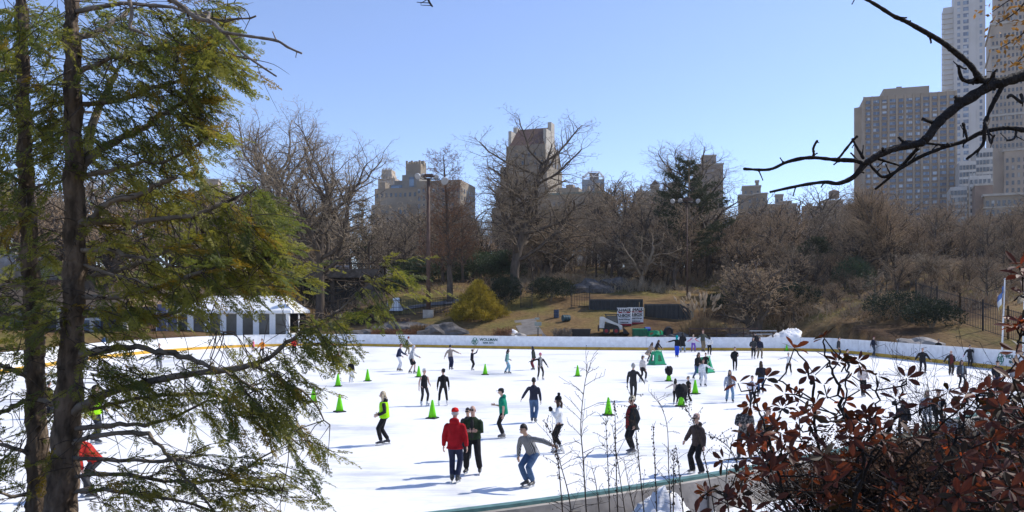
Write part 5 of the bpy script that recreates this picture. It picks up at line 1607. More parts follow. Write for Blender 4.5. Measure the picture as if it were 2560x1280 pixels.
# --- cones on the ice
M_LIME = mat('lime_cone', (.2, .74, .014), rough=.45, var=.06, scale=3, trans=.25, tcol=(.22, .75, .02))
M_RUB = mat('black_rubber', (.03, .032, .035), rough=.8, var=.2)
cone = thing('traffic_cone', '', 'traffic cone', (0, 0, 0), 0, 'lime green cones on the ice')
mb = MB(); mb.tube([[0, 0, .045], [0, 0, .30], [0, 0, .69], [0, 0, .715]], [.165, .115, .04, .03], 20); mb.obj('cone_body', M_LIME, cone, True)
mb = MB(); mb.box((0, 0, .022), (.40, .40, .044)); mb.box((0, 0, .05), (.3, .3, .02)); mb.obj('cone_base', M_RUB, cone)
CONES = [(845, 966, 'lime cone nearest the hemlock twigs, farther of two in line'), (849, 1030, 'lime cone left of the marshal, nearer of two beside the hemlock twigs'), (919, 953, 'lime cone right of the child in black jacket'),
         (1047, 943, 'lime cone half hidden behind the woman in black tank top'), (1081, 1046, 'lime cone left of the man in red hoodie'), (1213, 937, 'lime cone left of the girl in teal jumper'),
         (1444, 941, 'lone lime cone in middle of ice, right of pink hatted skater'), (1521, 1038, 'lime cone left of the person with red scarf'), (1738, 985, 'lime cone beside the girl in white tracksuit'),
         (1672, 953, 'lime cone with black bag hung over its top, farther one'), (1703, 1016, 'lime cone under a black bag between the two girls'), (784, 1006, 'lime cone seen through the hemlock twigs'), (1967, 878, 'lime cone standing against the far boards below the snow pile')]
for i, (x, y, lab) in enumerate(CONES):
    g_ = G(x, y)
    if i == 0: cone.location = tuple(g_); cone['label'] = lab
    else: dup(cone, lab, tuple(g_), i * .7)
def bag(label, x, y, zc, s_):
    g_ = G(x, y); th = thing('backpack', label, 'backpack', (g_[0], g_[1] - .05, zc), .4)
    mb = MB(); mb.ball((0, 0, 0), (.24 * s_, .17 * s_, .3 * s_), 14, 10, f=lambda V: V * (1 + .1 * np.sin(V[:, [0]] * 7 + V[:, [2]] * 5))); mb.obj('pack', cloth((.018, .018, .02)), th, True)
    mb = MB()
    for k in (-1, 1): mb.tube([[k * .1, .15 * s_, .25 * s_], [k * .12, .24 * s_, .05], [k * .1, .17 * s_, -.2 * s_]], .02, 5)
    mb.obj('strap', M_BLACK, th)
    mb = MB(); mb.box((0, -.17 * s_, -.08), (.22, .05, .2)); mb.obj('pocket', cloth((.018, .018, .02)), th)
bag('black backpack hung on top of a lime cone', 1672, 953, .62, 1.0)
bag('black backpack slumped over the cone between the two girls', 1703, 1015, .62, 1.25)
aid('green skating aid being pushed by the woman in beige coat', tuple(G(1642, 912)), .5)
aid('green skating aid behind the girl in white tracksuit', tuple(G(1762, 932)), .9)
# near snow heap below the kerb wall
p = P(1640, HZ, 15.2)
snow_pile('crusty heap of snow against the near concrete wall', 0, 0, (2.3, 1.3, 1.9), 9, pos=(p[0] + .15, 14.3, -.85))
p = P(2330, HZ, 20); snow_pile('patch of old snow below the wall behind the red leaved shrub', 0, 0, (4.0, 1.6, .7), 10, pos=(8.6, 18.4, -.6))
rock('large sunlit grey boulder behind the shrubs at right', 2430, 22, (1.9, 1.3, 1.25), 21, M_ROCKL, -.1)

# ------------------------------------------------------------------ people
SKIN = {'fair': (.52, .33, .25), 'tan': (.42, .26, .18), 'brown': (.2, .11, .07), 'dark': (.09, .05, .035)}
HAIRC = {'black': (.014, .012, .011), 'brown': (.055, .032, .02), 'grey': (.36, .35, .34), 'blond': (.48, .39, .26), 'red': (.16, .06, .03), 'white': (.6, .58, .55)}
K_, W_ = (.018, .018, .02), (.72, .72, .71)
NAVY, JEAN, LJEAN, GREY, CHAR, KHAKI = (.022, .03, .065), (.06, .105, .19), (.16, .26, .38), (.3, .3, .3), (.045, .045, .048), (.17, .135, .09)
ARMS = {'down': ((.25, -.02, -1), (.1, .18, -1)), 'bent': ((.24, -.1, -1), (-.12, .9, -.35)), 'phone': ((.14, .14, -1), (-.1, .9, .3)), 'out': ((.85, .1, -.5), (.82, .25, -.42)),
        'outlow': ((.55, .05, -.8), (.5, .2, -.8)), 'fwd': ((.14, .8, -.58), (0, .92, -.28)), 'back': ((.22, -.6, -.8), (.2, -.5, -.8)), 'mouth': ((.1, .42, -.9), (-.3, .45, .85)),
        'fold': ((.16, .2, -1), (-.9, .42, .12)), 'up': ((.42, .5, .3), (0, .42, .9)), 'pocket': ((.32, -.12, -1), (-.22, .35, -.9)), 'side': ((.9, .05, -.28), (.9, .1, -.2)), 'hold': ((.2, .3, -1), (-.35, .9, .05)),
        'wall': ((.5, -.3, -.7), (.6, .1, -.25)), 'knee': ((.2, .5, -.85), (-.1, .5, -.85))}
BAKE = []
M_EYE = mat('eye_dark', (.02, .015, .012), rough=.3, var=0)
M_LIP = mat('lip', (.28, .12, .1), rough=.5, var=0)
M_BLADE = mat('skate_blade', (.5, .52, .54), rough=.25, metal=.9, var=.03)
M_LENS = mat('sunglass_lens', (.01, .01, .012), rough=.1, var=0)

def remesh(o, vox, it=2):
    m = o.modifiers.new('r', 'REMESH'); m.mode = 'VOXEL'; m.voxel_size = vox; m.use_smooth_shade = True
    s_ = o.modifiers.new('s', 'SMOOTH'); s_.iterations = it; s_.factor = .5
    BAKE.append(o)

def ik(hip, foot, l1, l2, pole):
    d = foot - hip; L = np.linalg.norm(d)
    if L > (l1 + l2) * .999: L = (l1 + l2) * .999
    u = d / np.linalg.norm(d)
    a = (l1 * l1 - l2 * l2 + L * L) / (2 * L); h = math.sqrt(max(0, l1 * l1 - a * a))
    pl = nrm(pole - u * np.dot(pole, u))
    return hip + u * a + pl * h

def person(label, x, y, ytop=None, a=180, H=None, lean=3, drop=.015, feet=((-.1, 0, 0), (.1, .04, 0)), armL='down', armR='down', hy=0, hp=5, side=0,
           top=K_, toppat=None, hem=.04, loose=.028, sleeve=1.0, sleevecol=None, vest=None, legs=K_, legpat=None, legloose=.018, flare=0.0, short=None, hat=None, hair=('short', 'black'),
           skin='fair', skate=(.06, .06, .065), glove=None, scarf=None, glasses=False, phone=False, fat=1.0, group=None, tanktop=False, hood=None, sock=None, z=0.0, sit=False, bag=None, shirt=None, skates=True):
    D = F * (CAMZ - z) / (y - HZ)
    p = P(x, y, D)
    if H is None: H = (y - ytop) / F * D
    s = H / 1.80
    far = D > 42
    th = thing('person', label, 'person', (p[0], p[1], z), -math.radians(a), group)
    th.scale = (s, s, s)
    lx, ly, lz = np.array([1., 0, 0]), np.array([0, 1., 0]), np.array([0, 0, 1.])
    hipz = .975 - drop
    le = math.radians(lean)
    hips = np.array([sum(f[0] for f in feet) / 2 * .5, (sum(f[1] for f in feet) / 2) * .55 - .18 * math.sin(le), hipz])
    up = nrm([math.sin(math.radians(side)), math.sin(le), math.cos(le)])
    fw = nrm(np.cross(up, lx)); rt = np.cross(fw, up)
    chest = hips + up * .30; neck = hips + up * .52; sh = hips + up * .435
    hup = nrm(up + lz * (.9 if lean > 15 else .4) + fw * math.sin(math.radians(hp)) * .25)
    head = neck + up * .06 + hup * .12 + fw * .02
    hyr = math.radians(-hy)
    hf0 = nrm(fw * (0.6 if lean > 15 else 1) + ly * .5 - hup * math.sin(math.radians(hp)) * .6)
    hf0 = nrm(hf0 - hup * np.dot(hf0, hup)); hr0 = np.cross(hf0, hup)
    hf = hf0 * math.cos(hyr) - hr0 * math.sin(hyr); hr = np.cross(hf, hup)
    HR = np.stack([hr, hf, hup], 1)          # head local: x right, y forward, z up
    # limbs
    J = []
    for sd, f in ((-1, feet[0]), (1, feet[1])):
        hip = hips + rt * .09 * sd + up * -.02
        ank = np.array([f[0], f[1], .155 + f[2]])
        kn = ik(hip, ank, .43, .42, ly + lx * .12 * sd)
        J.append((sd, hip, kn, ank))
    AJ = []
    for sd, nm in ((-1, armL), (1, armR)):
        ua, fa = ARMS[nm] if isinstance(nm, str) else nm
        S = sh + rt * .185 * sd * (.93 + .07 * fat)
        ud = nrm(rt * ua[0] * sd + fw * ua[1] + up * ua[2]); fd = nrm(rt * fa[0] * sd + fw * fa[1] + up * fa[2])
        E = S + ud * .285; Wp = E + fd * .245
        AJ.append((sd, S, E, Wp, ud, fd))
    msk = mat('skin_' + skin, SKIN[skin], rough=.55, var=.08, scale=8, spec=.3)
    # ---- body: one surface
    mb = MB()
    tor = [(hips - up * .06, .13, .10), (hips, .16 * fat, .115 * fat), (hips + up * .12, .125 * fat, .095 * fat), (hips + up * .28, .14, .10), (hips + up * .42, .145, .09), (hips + up * .50, .09, .07)]
    mb.loft([(c, rt, fw, rx, ry) for c, rx, ry in tor], 14)
    mb.tube([hips + up * .46, neck + up * .03, head - hup * .03], [.062, .055, .055], 10)
    for sd, hip, kn, ank in J:
        mb.tube([hip + up * .03, hip * .6 + kn * .4, kn, kn * .65 + ank * .35, ank, ank - lz * .04], [.085, .08, .058, .055, .04, .04], 10)
    for sd, S, E, Wp, ud, fd in AJ:
        mb.tube([S - rt * sd * .03, S * .5 + E * .5, E, E * .6 + Wp * .4, Wp, Wp + fd * .02], [.058, .046, .04, .038, .027, .025], 9)
    def hshape(V):
        V = V.copy()
        lowf = np.clip(-V[:, 2], 0, 1); fr = np.clip(V[:, 1], 0, 1)
        V[:, 0] *= 1 - .34 * lowf; V[:, 1] *= 1 - .12 * lowf
        V[:, 1] += .16 * lowf * (.4 + fr)
        return V
    mb.ball(head, (.076, .096, .118), 16, 12, HR, f=hshape)
    o = mb.obj('body', msk, th, True); remesh(o, .026 if far else .017)
    det = MB()
    hl = lambda v: head + HR @ np.asarray(v, float)
    det.ball(hl((0, .108, -.022)), (.013, .022, .024), 6, 5, HR)
    for k in (-1, 1):
        det.ball(hl((k * .076, -.005, -.01)), (.012, .022, .032), 6, 5, HR)
        det.ball(hl((k * .032, .086, .018)), (.014, .009, .008), 6, 4, HR, m=1)
        det.box(hl((k * .032, .090, .038)), (.034, .01, .007), HR, m=1)
    det.ball(hl((0, .098, -.062)), (.024, .012, .008), 6, 4, HR, m=2)
    hand = MB() if glove else det
    if not far or True:
        for sd, S, E, Wp, ud, fd in AJ:
            inw = nrm(-rt * sd - fd * np.dot(-rt * sd, fd)); th_d = nrm(np.cross(fd, inw)) * sd
            if np.dot(th_d, fw + lz * .5) < 0: th_d = -th_d
            R_ = np.stack([th_d, fd, inw], 1)
            pc = Wp + fd * .05
            g_ = 1.25 if glove else 1.0
            hand.ball(pc, np.array([.041, .052, .02]) * g_, 8, 6, R_)
            for q_, (off, ln) in enumerate(((.03, .07), (.01, .08), (-.011, .075), (-.031, .058))):
                b0 = pc + th_d * off + fd * .038
                b1 = b0 + fd * ln * .55 + inw * ln * .12; b2 = b1 + fd * ln * .38 + inw * ln * .3
                hand.tube([b0, b1, b2], np.array([.0095, .009, .007]) * g_, 5)
            t0 = Wp + fd * .025 + th_d * .03
            hand.tube([t0, t0 + th_d * .028 + fd * .025, t0 + th_d * .034 + fd * .056 + inw * .01], np.array([.012, .011, .008]) * g_, 5)
    o['det'] = 1
    DET[o.name] = (det, [msk, M_EYE, M_LIP])
    if glove: hand.obj('gloves', cloth(glove), th, True)
    # ---- top
    mt = cloth(top, toppat)
    ml = cloth(legs, legpat)
    vox = .034 if far else .022
    mb = MB()
    lo = loose * .72
    z0 = -hem
    ring = []
    if hem > .12:
        ring += [(hips - up * hem, .17 * fat + lo + .03 + hem * .08, .125 * fat + lo + .03 + hem * .1)]
    ring += [(hips - up * min(hem, .1), .145 * fat + lo + .01, .12 * fat + lo), (hips + up * .06, .142 * fat + lo, .115 * fat + lo), (hips + up * .18, .132 * fat + lo, .108 * fat + lo), (hips + up * .32, .148 + lo * .8, .112 + lo), (hips + up * .42, .15 + lo * .8, .102 + lo * .8), (hips + up * .485, .105 + lo * .5, .08 + lo * .5), (hips + up * .52, .07 + lo * .2, .062 + lo * .2)]
    mb.loft([(c, rt, fw, rx, ry) for c, rx, ry in ring], 16)
    sl = MB() if sleevecol else mb
    if not tanktop:
        for sd, S, E, Wp, ud, fd in AJ:
            s0 = S - rt * sd * .04
            if sleeve >= .9: pts = [s0, S + ud * .06, S * .5 + E * .5, E, E * .5 + Wp * .5, Wp + fd * .005]; rr = [.05 + lo * .4, .055 + lo * .55, .05 + lo * .6, .046 + lo * .65, .042 + lo * .6, .034 + lo * .5]
            else: pts = [s0, S + ud * .06, S * (1 - sleeve * 1.6) + E * sleeve * 1.6]; rr = [.05 + lo * .4, .06 + lo * .6, .064 + lo * .75]
            sl.tube(pts, rr, 10)
    if hood: mb.ball(neck - fw * .075 + up * .0, (.13, .075, .085), 12, 8, np.stack([rt, fw, up], 1))
    else: mb.tube([neck - up * .045, neck + up * .015], [.082, .068], 12)
    o = mb.obj('jacket' if (hem > .12 or lo > .035) else 'top', mt, th, True); remesh(o, vox)
    if sleevecol: o = sl.obj('sleeves', cloth(sleevecol), th, True); remesh(o, vox)
    if vest:
        mb = MB(); l2 = lo + .022
        mb.loft([(c, rt, fw, rx, ry) for c, rx, ry in [(hips - up * .06, .165 * fat + l2, .13 * fat + l2), (hips + up * .15, .155 * fat + l2, .12 * fat + l2), (hips + up * .34, .165 + l2, .115 + l2), (hips + up * .45, .13 + l2, .095 + l2), (hips + up * .48, .09 + l2, .07 + l2)]], 16)
        o = mb.obj('vest', cloth(vest), th, True); remesh(o, vox)
    if shirt:
        mb = MB(); mb.loft([(c + fw * .02, rt, fw, rx, ry) for c, rx, ry in [(hips + up * .0, .07, .125 * fat + lo), (hips + up * .2, .075, .115 * fat + lo), (hips + up * .4, .08, .11 + lo), (hips + up * .47, .05, .08 + lo)]], 12)
        o = mb.obj('shirt_front', cloth(shirt), th, True)
    # ---- trousers
    mb = MB(); g = legloose * .8
    mb.loft([(c, rt, fw, rx, ry) for c, rx, ry in [(hips - up * .10, .14 * fat + g * .3, .10 * fat + g * .3), (hips - up * .03, .15 * fat + g * .5, .115 * fat + g * .6), (hips + up * .10, .148 * fat + g * .6, .105 * fat + g * .6)]], 14)
    for sd, hip, kn, ank in J:
        if short:
            e = hip * (1 - short) + kn * short
            mb.tube([hip + up * .0, hip * .6 + e * .4, e], [.095 + g, .092 + g * 1.3, .088 + g * 1.6], 10)
        else:
            an = ank + lz * (.03 if flare < .02 else -.03)
            mb.tube([hip + up * .0, hip * .6 + kn * .4, kn, kn * .55 + ank * .45, an], [.084 + g * .7, .078 + g * .7, .06 + g * .9, .055 + g * .9 + flare * .5, .042 + g * 1.1 + flare], 10)
    o = mb.obj('shorts' if short else 'trousers', ml, th, True); remesh(o, vox)
    # ---- skates
    mk = mat('boot_%.2f_%.2f_%.2f' % skate, skate, rough=.45, var=.2, scale=9, spec=.4)
    for sd, hip, kn, ank in J:
        f = feet[0] if sd < 0 else feet[1]
        toe = nrm(ly + lx * sd * .18); si = np.cross(toe, lz)
        zz = f[2]
        b = np.array([f[0], f[1], 0])
        mb = MB()
        mb.loft([(b + toe * t_ + lz * (zz + h_), si, lz, w_, v_) for t_, h_, w_, v_ in ((-.085, .105, .02, .03), (-.07, .11, .038, .045), (-.0, .115, .042, .05), (.07, .105, .045, .042), (.14, .095, .042, .03), (.185, .088, .02, .018))], 10)
        mb.tube([b - toe * .02 + lz * (zz + .10), ank + lz * .02, ank + (kn - ank) * .22], [.05, .054, .058], 10)
        bo = mb.obj('skate_boot', mk, th, True)
        if skates:
            mb = MB()
            mb.box(b + toe * .05 + lz * (zz + .018), (.006, .29, .032), np.stack([si, toe, lz], 1))
            for t_ in (-.05, .12): mb.box(b + toe * t_ + lz * (zz + .048), (.03, .06, .035), np.stack([si, toe, lz], 1))
            mb.obj('blade', M_BLADE, bo)
        if sock:
            mb = MB(); mb.tube([ank + lz * .06, ank + (kn - ank) * .42], [.062, .056], 10); mb.obj('sock', cloth(sock), th, True)
    # ---- hair and headgear
    hs, hc = hair
    if hs != 'bald' and hc:
        mh = mat('hair_' + hc, HAIRC[hc], rough=.6, var=.35, scale=14, bump=.5, bscale=30, spec=.3, stretch=(1, 1, .3))
        mb = MB()
        def hcap(V):
            V = V.copy(); fr = (V[:, 1] > .25) & (V[:, 2] < .42)
            V[fr] *= .72
            if hat: V[V[:, 2] > .3] *= .85
            lowm = V[:, 2] < -.55; V[lowm] *= .8
            if hs == 'short': V *= (1 + .05 * np.sin(V[:, [0]] * 17 + V[:, [2]] * 9) * np.cos(V[:, [1]] * 15))
            if hs == 'curly': V *= (1 + .12 * np.sin(V[:, [0]] * 11) * np.cos(V[:, [2]] * 13 + V[:, [1]] * 9))
            return V
        kx = 1.28 if hs == 'curly' else (1.05 if hat else 1.12)
        mb.ball(hl((0, -.014, .012)), np.array([.076, .094, .116]) * kx, 18, 14, HR, f=hcap)
        if hs in ('long', 'pony'):
            w = .085 if hs == 'long' else .035
            L_ = .34 if hs == 'long' else .26
            st = hl((0, -.085, .0 if hs == 'long' else .05))
            pts = [st, st - hup * .1 - hf * .03, st - hup * .2 - hf * .015, st - hup * L_]
            mb.loft([(c, hr, hf, w * k, .04 * k) for c, k in zip(pts, (.8, 1, .95, .4))], 10)
            if hs == 'long':
                for k in (-1, 1):
                    st = hl((k * .072, .01, .0)); mb.loft([(st + hup * .03, hr, hf, .02, .04), (st - hup * .08, hr, hf, .025, .045), (st - hup * .2 , hr, hf, .028, .04), (st - hup * .28, hr, hf, .01, .015)], 8)
        if hs == 'bun': mb.ball(hl((0, -.09, .085)), .045, 10, 8)
        mb.obj('hair', mh, th, True)
    if hat:
        kind, hcol = hat
        mh = cloth(hcol)
        mb = MB()
        if kind in ('beanie', 'pom'):
            mb.loft([(hl((0, -.012, .03)), hr, hf, .094, .112), (hl((0, -.014, .06)), hr, hf, .096, .114), (hl((0, -.016, .065)), hr, hf, .091, .109), (hl((0, -.02, .115)), hr, hf, .082, .096), (hl((0, -.024, .15)), hr, hf, .052, .06), (hl((0, -.024, .165)), hr, hf, .015, .018)], 16)
        elif kind == 'cap':
            mb.loft([(hl((0, -.005, .035)), hr, hf, .09, .108), (hl((0, -.008, .08)), hr, hf, .086, .104), (hl((0, -.01, .12)), hr, hf, .062, .076), (hl((0, -.01, .135)), hr, hf, .015, .02)], 16)
            mb.ball(hl((0, .125, .042)), (.07, .06, .008), 12, 6, HR)
        elif kind == 'hood':
            def hd(V):
                V = V.copy(); fr = (V[:, 1] > .35) & (np.abs(V[:, 2]) < .75); V[fr] *= .62; return V
            mb.ball(hl((0, -.02, .0)), (.112, .128, .15), 16, 12, HR, f=hd)
            mb.tube([hl((0, -.03, -.1)), neck - up * .03], [.085, .1], 12)
        elif kind == 'helmet':
            mb.ball(hl((0, -.01, .03)), (.1, .12, .115), 14, 10, HR, f=lambda V: np.c_[V[:, :2], np.maximum(V[:, 2], -.15)])
        ho = mb.obj('hood' if kind == 'hood' else ('cap' if kind == 'cap' else 'hat'), mh, th, True)
        if kind == 'pom':
            mb = MB(); mb.ball(hl((0, -.04, .2)), .052, 10, 8, f=lambda V: V * (1 + .12 * np.sin(V[:, [0]] * 9) * np.sin(V[:, [2]] * 11))); mb.obj('pompom', mh, ho, True)
    if glasses:
        mb = MB()
        for k in (-1, 1): mb.box(hl((k * .034, .106, .018)), (.052, .008, .034), HR); mb.box(hl((k * .08, .05, .02)), (.005, .11, .006), HR)
        mb.box(hl((0, .108, .024)), (.02, .006, .006), HR); mb.obj('sunglasses', M_LENS, th)
    if scarf:
        mb = MB()
        mb.tube([neck + up * .0 + rt * .085 * math.cos(t_) + fw * .085 * math.sin(t_) for t_ in np.linspace(0, 6.283, 14)], .036, 8)
        for k in (-.5, .6): mb.loft([(neck + fw * .09 + rt * .09 * k, rt, fw, .04, .02), (hips + up * .3 + fw * (.15 + lo) + rt * .09 * k, rt, fw, .045, .018), (hips - up * (.1 + .1 * k) + fw * (.17 + lo) + rt * .1 * k, rt, fw, .05, .015)], 8)
        mb.obj('scarf', cloth(scarf, 'plaid'), th, True)
    if phone:
        sd, S, E, Wp, ud, fd = AJ[1] if phone == 'R' else AJ[0]
        ph = thing('phone', 'dark phone held by the person ' + phone_lab[0], 'phone', (0, 0, 0))
        mb = MB(); mb.box((0, 0, 0), (.075, .012, .15)); mb.obj('case', M_BLACK, ph); mb = MB(); mb.box((0, -.0075, 0), (.066, .002, .135)); mb.obj('screen', M_LENS, ph)
        c = th.matrix_basis @ Vector(Wp + fd * .09 + lz * .03)
        wp = rotz(-math.radians(a)) @ (np.array(Wp + fd * .1 + lz * .03) * s)
        ph.location = (p[0] + wp[0], p[1] + wp[1], z + wp[2]); ph.rotation_euler = (-.5, 0, -math.radians(a))
    return th
DET = {}
phone_lab = ['']
ST = ((-.1, -.12, 0), (.1, .18, 0)); WD = ((-.17, 0, 0), (.17, .05, 0)); GL = ((-.09, .12, 0), (.12, -.3, .03)); TG = ((-.07, .02, 0), (.07, 0, 0))
HV = (.34, .75, .015); TEALH = (.0, .24, .25)

# --- nearest the camera
person('man in red hoodie, red cap and navy track trousers seen from behind', 1137, 1208, 1018, 8, hp=2, top=(.34, .012, .018), hem=.14, loose=.042, hood=1, legs=(.025, .03, .06), legloose=.022, hat=('cap', (.5, .015, .015)), hair=('short', 'grey'), armL='down', armR='down', feet=TG, skate=(.05, .05, .05), fat=1.0, lean=1)
person('balding man in dark green sweater and sunglasses with folded arms', 1183, 1185, 1011, 188, top=(.026, .042, .022), hem=.05, loose=.05, legs=K_, legloose=.04, hair=('bald', None), glasses=True, armL='fold', armR='fold', fat=1.17, skin='fair', hy=10, feet=WD, shirt=(.03, .03, .03), skate=(.04, .04, .04))
person('dark haired person half hidden behind the man with folded arms', 1170, 1149, 1018, 190, top=CHAR, legs=K_, hair=('short', 'black'), glasses=True, feet=TG, skin='tan')
person('young man in striped grey shirt and jeans bending forward with arms spread', 1328, 1217, a=222, H=1.72, lean=30, drop=.13, feet=((-.06, .02, 0), (.09, .08, 0)), armR=((.4, .35, -.9), (.25, .3, -.95)), armL=((.92, -.15, -.2), (.9, -.1, -.45)), hp=25, top=(.075, .075, .08), toppat='stripe', hem=.1, loose=.04, legs=JEAN, legloose=.03, hair=('short', 'black'), skin='tan', skate=(.09, .085, .08), hy=5)
person('marshal with pale blond hair in lime vest over black hoodie, facing left', 960, 1112, 977, 262, feet=((-.12, .1, 0), (.12, -.12, 0)), armL='bent', armR='bent', top=(.03, .03, .032), hem=.0, loose=.035, hood=1, vest=HV, legs=K_, legloose=.03, hair=('long', 'blond'), skate=(.03, .032, .045))
person('woman in black pompom hat and white long sleeved top, hand to mouth', 1399, 1133, 990, 275, feet=((-.1, -.08, 0), (.1, .1, 0)), armL='mouth', armR='mouth', glove=K_, top=W_, hem=.03, loose=.018, legs=K_, legloose=.012, hat=('pom', K_), hair=('long', 'brown'), skate=(.7, .69, .67), sock=(.7, .7, .7))
person('young man in green short sleeved top over black hoodie, looking at phone', 1258, 1096, 969, 268, feet=TG, armL='down', armR='phone', top=(.012, .2, .12), hem=.12, loose=.055, sleeve=.5, hood=1, legs=K_, legloose=.028, hat=('cap', (.04, .04, .04)), hair=('short', 'black'), glasses=False, skate=(.13, .12, .12), lean=6)
person('man in navy jumper and jeans skating away, seen from behind', 1334, 1057, 943, 12, feet=TG, armL='outlow', armR='down', top=(.03, .032, .05), hem=.05, loose=.03, legs=JEAN, legloose=.028, hair=('short', 'black'), skin='brown', skate=(.1, .1, .1), lean=2)
person('person in cream hat and long black jacket with red plaid scarf', 1582, 1134, 990, 245, armL='pocket', armR='down', top=(.03, .033, .035), hem=.2, loose=.05, hood=1, legs=K_, legloose=.025, hat=('beanie', (.6, .53, .4)), hair=('short', 'brown'), scarf=(.25, .02, .025), skate=(.13, .12, .115), feet=TG, lean=2)
person('woman in pink knitted hat and dark brown puffer jacket', 1745, 1186, 1034, 240, armL='down', armR='outlow', top=(.06, .045, .042), hem=.12, loose=.065, hood=1, legs=K_, legloose=.04, flare=.02, hat=('beanie', (.56, .38, .33)), hair=('short', 'brown'), glasses=True, skate=(.16, .14, .12), feet=WD, lean=4)
person('man in camouflage jacket with black neck warmer, hands together', 1862, 1150, 1004, 200, armL='hold', armR='hold', top=(.05, .05, .052), toppat='camo', hem=.12, loose=.055, legs=CHAR, legloose=.04, hat=('beanie', (.07, .025, .025)), hair=('short', 'black'), scarf=None, skate=(.1, .1, .1), feet=WD)
person('person in grey hoodie tied with orange jacket bending behind the shrub', 1905, 1142, a=150, H=1.6, lean=28, drop=.1, armL='fwd', armR='fwd', top=GREY, hem=.1, loose=.05, legs=(.4, .08, .03), legloose=.04, hair=('short', 'brown'), feet=ST)
person('man in black jacket seen from behind near the wall at right', 2258, 1105, 998, 10, top=(.035, .035, .04), loose=.05, hem=.08, hood=1, legs=K_, hair=('short', 'black'), armL='bent', armR='down')
person('person in black leather jacket over white shirt at right wall', 2345, 1082, 972, 190, top=K_, shirt=W_, loose=.05, hem=.05, legs=K_, hair=('short', 'brown'), hat=('cap', (.12, .1, .1)), armL='hold', armR='hold')
person('woman in pale coat behind the person in leather jacket', 2316, 1078, 974, 185, top=(.6, .6, .6), loose=.05, hem=.2, legs=W_, hair=('long', 'blond'), armL='down', armR='down')
person('bending grey haired man in red jacket behind the hemlock trunk', 228, 1246, a=275, H=1.72, lean=42, drop=.08, top=(.4, .03, .022), hem=.08, loose=.045, legs=CHAR, legloose=.03, hair=('short', 'grey'), armL='knee', armR='knee', feet=ST, hp=30)
person('marshal in yellow vest and dark hood seen through hemlock branches', 236, 1108, 962, 100, top=(.03, .03, .032), hem=.0, loose=.05, vest=HV, legs=(.03, .035, .045), legloose=.03, hat=('hood', (.03, .025, .022)), hair=('short', 'brown'), armL='bent', armR='outlow', feet=ST, fat=1.1)
person('person in black clothes skating between the two hemlock trunks', 120, 1046, 952, 20, top=K_, hem=.1, loose=.04, legs=(.035, .035, .04), legloose=.045, hair=('short', 'black'), skate=(.3, .3, .3))
# --- middle of the ice
person('older woman with curly grey hair in black sleeveless top and leggings', 1060, 1014, 921, 150, tanktop=True, top=K_, hem=.12, loose=.02, legs=(.035, .035, .038), legloose=.012, hair=('curly', 'white'), armL='bent', armR='down', skate=(.7, .69, .66), feet=WD, fat=1.1)
person('woman in black with hair in a bun and white skates seen from behind', 1108, 1014, 921, 350, top=K_, hem=.08, loose=.018, legs=K_, legloose=.01, hair=('bun', 'black'), armL='down', armR='down', glove=K_, skate=(.7, .68, .66), feet=((-.2, 0, 0), (.2, 0, 0)), hy=-40)
person('grey haired man all in black skating away behind the red scarf', 1583, 1003, 908, 15, top=(.035, .034, .036), hem=.08, loose=.03, legs=(.03, .03, .032), hair=('curly', 'grey'), armL='down', armR='outlow', glove=K_, feet=TG)
person('girl in white tracksuit with one arm held out', 1757, 966, 897, 170, top=(.66, .66, .66), hem=.02, loose=.045, legs=(.62, .62, .62), legloose=.04, hair=('long', 'brown'), armL='out', armR='down', feet=WD)
person('dark haired woman in black jacket and jeans leaning behind the girl in white', 1745, 950, a=150, H=1.7, lean=14, top=K_, hem=.08, loose=.04, legs=JEAN, hair=('long', 'brown'), armL='hold', armR='hold', feet=GL)
person('boy in black jacket gripping the green skating aid behind them', 1764, 935, 881, 190, top=K_, loose=.04, legs=K_, hair=('short', 'black'), armL='fwd', armR='fwd', lean=10)
person('small girl with long dark hair, cream top and pale blue waistband', 1688, 1013, 946, 30, top=(.62, .5, .42), hem=-.02, loose=.014, legs=K_, legloose=.014, hair=('long', 'black'), armL='out', armR='down', skate=(.5, .5, .5))
person('small girl in black leotard and flared black leggings', 1722, 1007, 940, 250, top=(.03, .028, .025), hem=.05, loose=.012, legs=K_, legloose=.012, flare=.035, hair=('bun', 'black'), armL='down', armR='down', sleeve=.3, feet=ST, skate=(.6, .6, .6))
person('girl in patterned scarf, denim jacket and blue jeans', 1824, 1006, 924, 185, top=(.36, .4, .48), hem=.0, loose=.035, legs=LJEAN, legloose=.03, flare=.015, hair=('long', 'black'), armL='down', armR='down', scarf=(.35, .3, .3), feet=WD)
person('long haired woman in navy jumper and jeans seen from behind', 1903, 985, 902, 5, top=(.02, .02, .03), hem=.05, loose=.05, legs=JEAN, hair=('long', 'brown'), armL='bent', armR='bent')
person('person in white shirt with dark print behind the shrub tips', 1880, 1020, 938, 180, top=(.65, .66, .72), hem=.05, loose=.04, legs=(.035, .037, .042), hair=('short', 'black'), armL='bent', armR='bent', sleeve=.5, shirt=(.03, .03, .04))
person('pale pink clad child behind the red leaves', 2157, 992, 910, 185, top=(.6, .52, .48), hem=.02, loose=.045, legs=K_, legloose=.02, hair=('short', 'brown'), armL='bent', armR='bent', skin='fair', feet=ST)
person('girl in white cap and cream top with black trousers', 1606, 955, 886, 60, top=(.6, .54, .5), hem=.0, loose=.02, legs=K_, legloose=.02, hat=('cap', (.7, .68, .66)), hair=('pony', 'black'), armL='down', armR='down', feet=ST, skate=(.6, .6, .6))
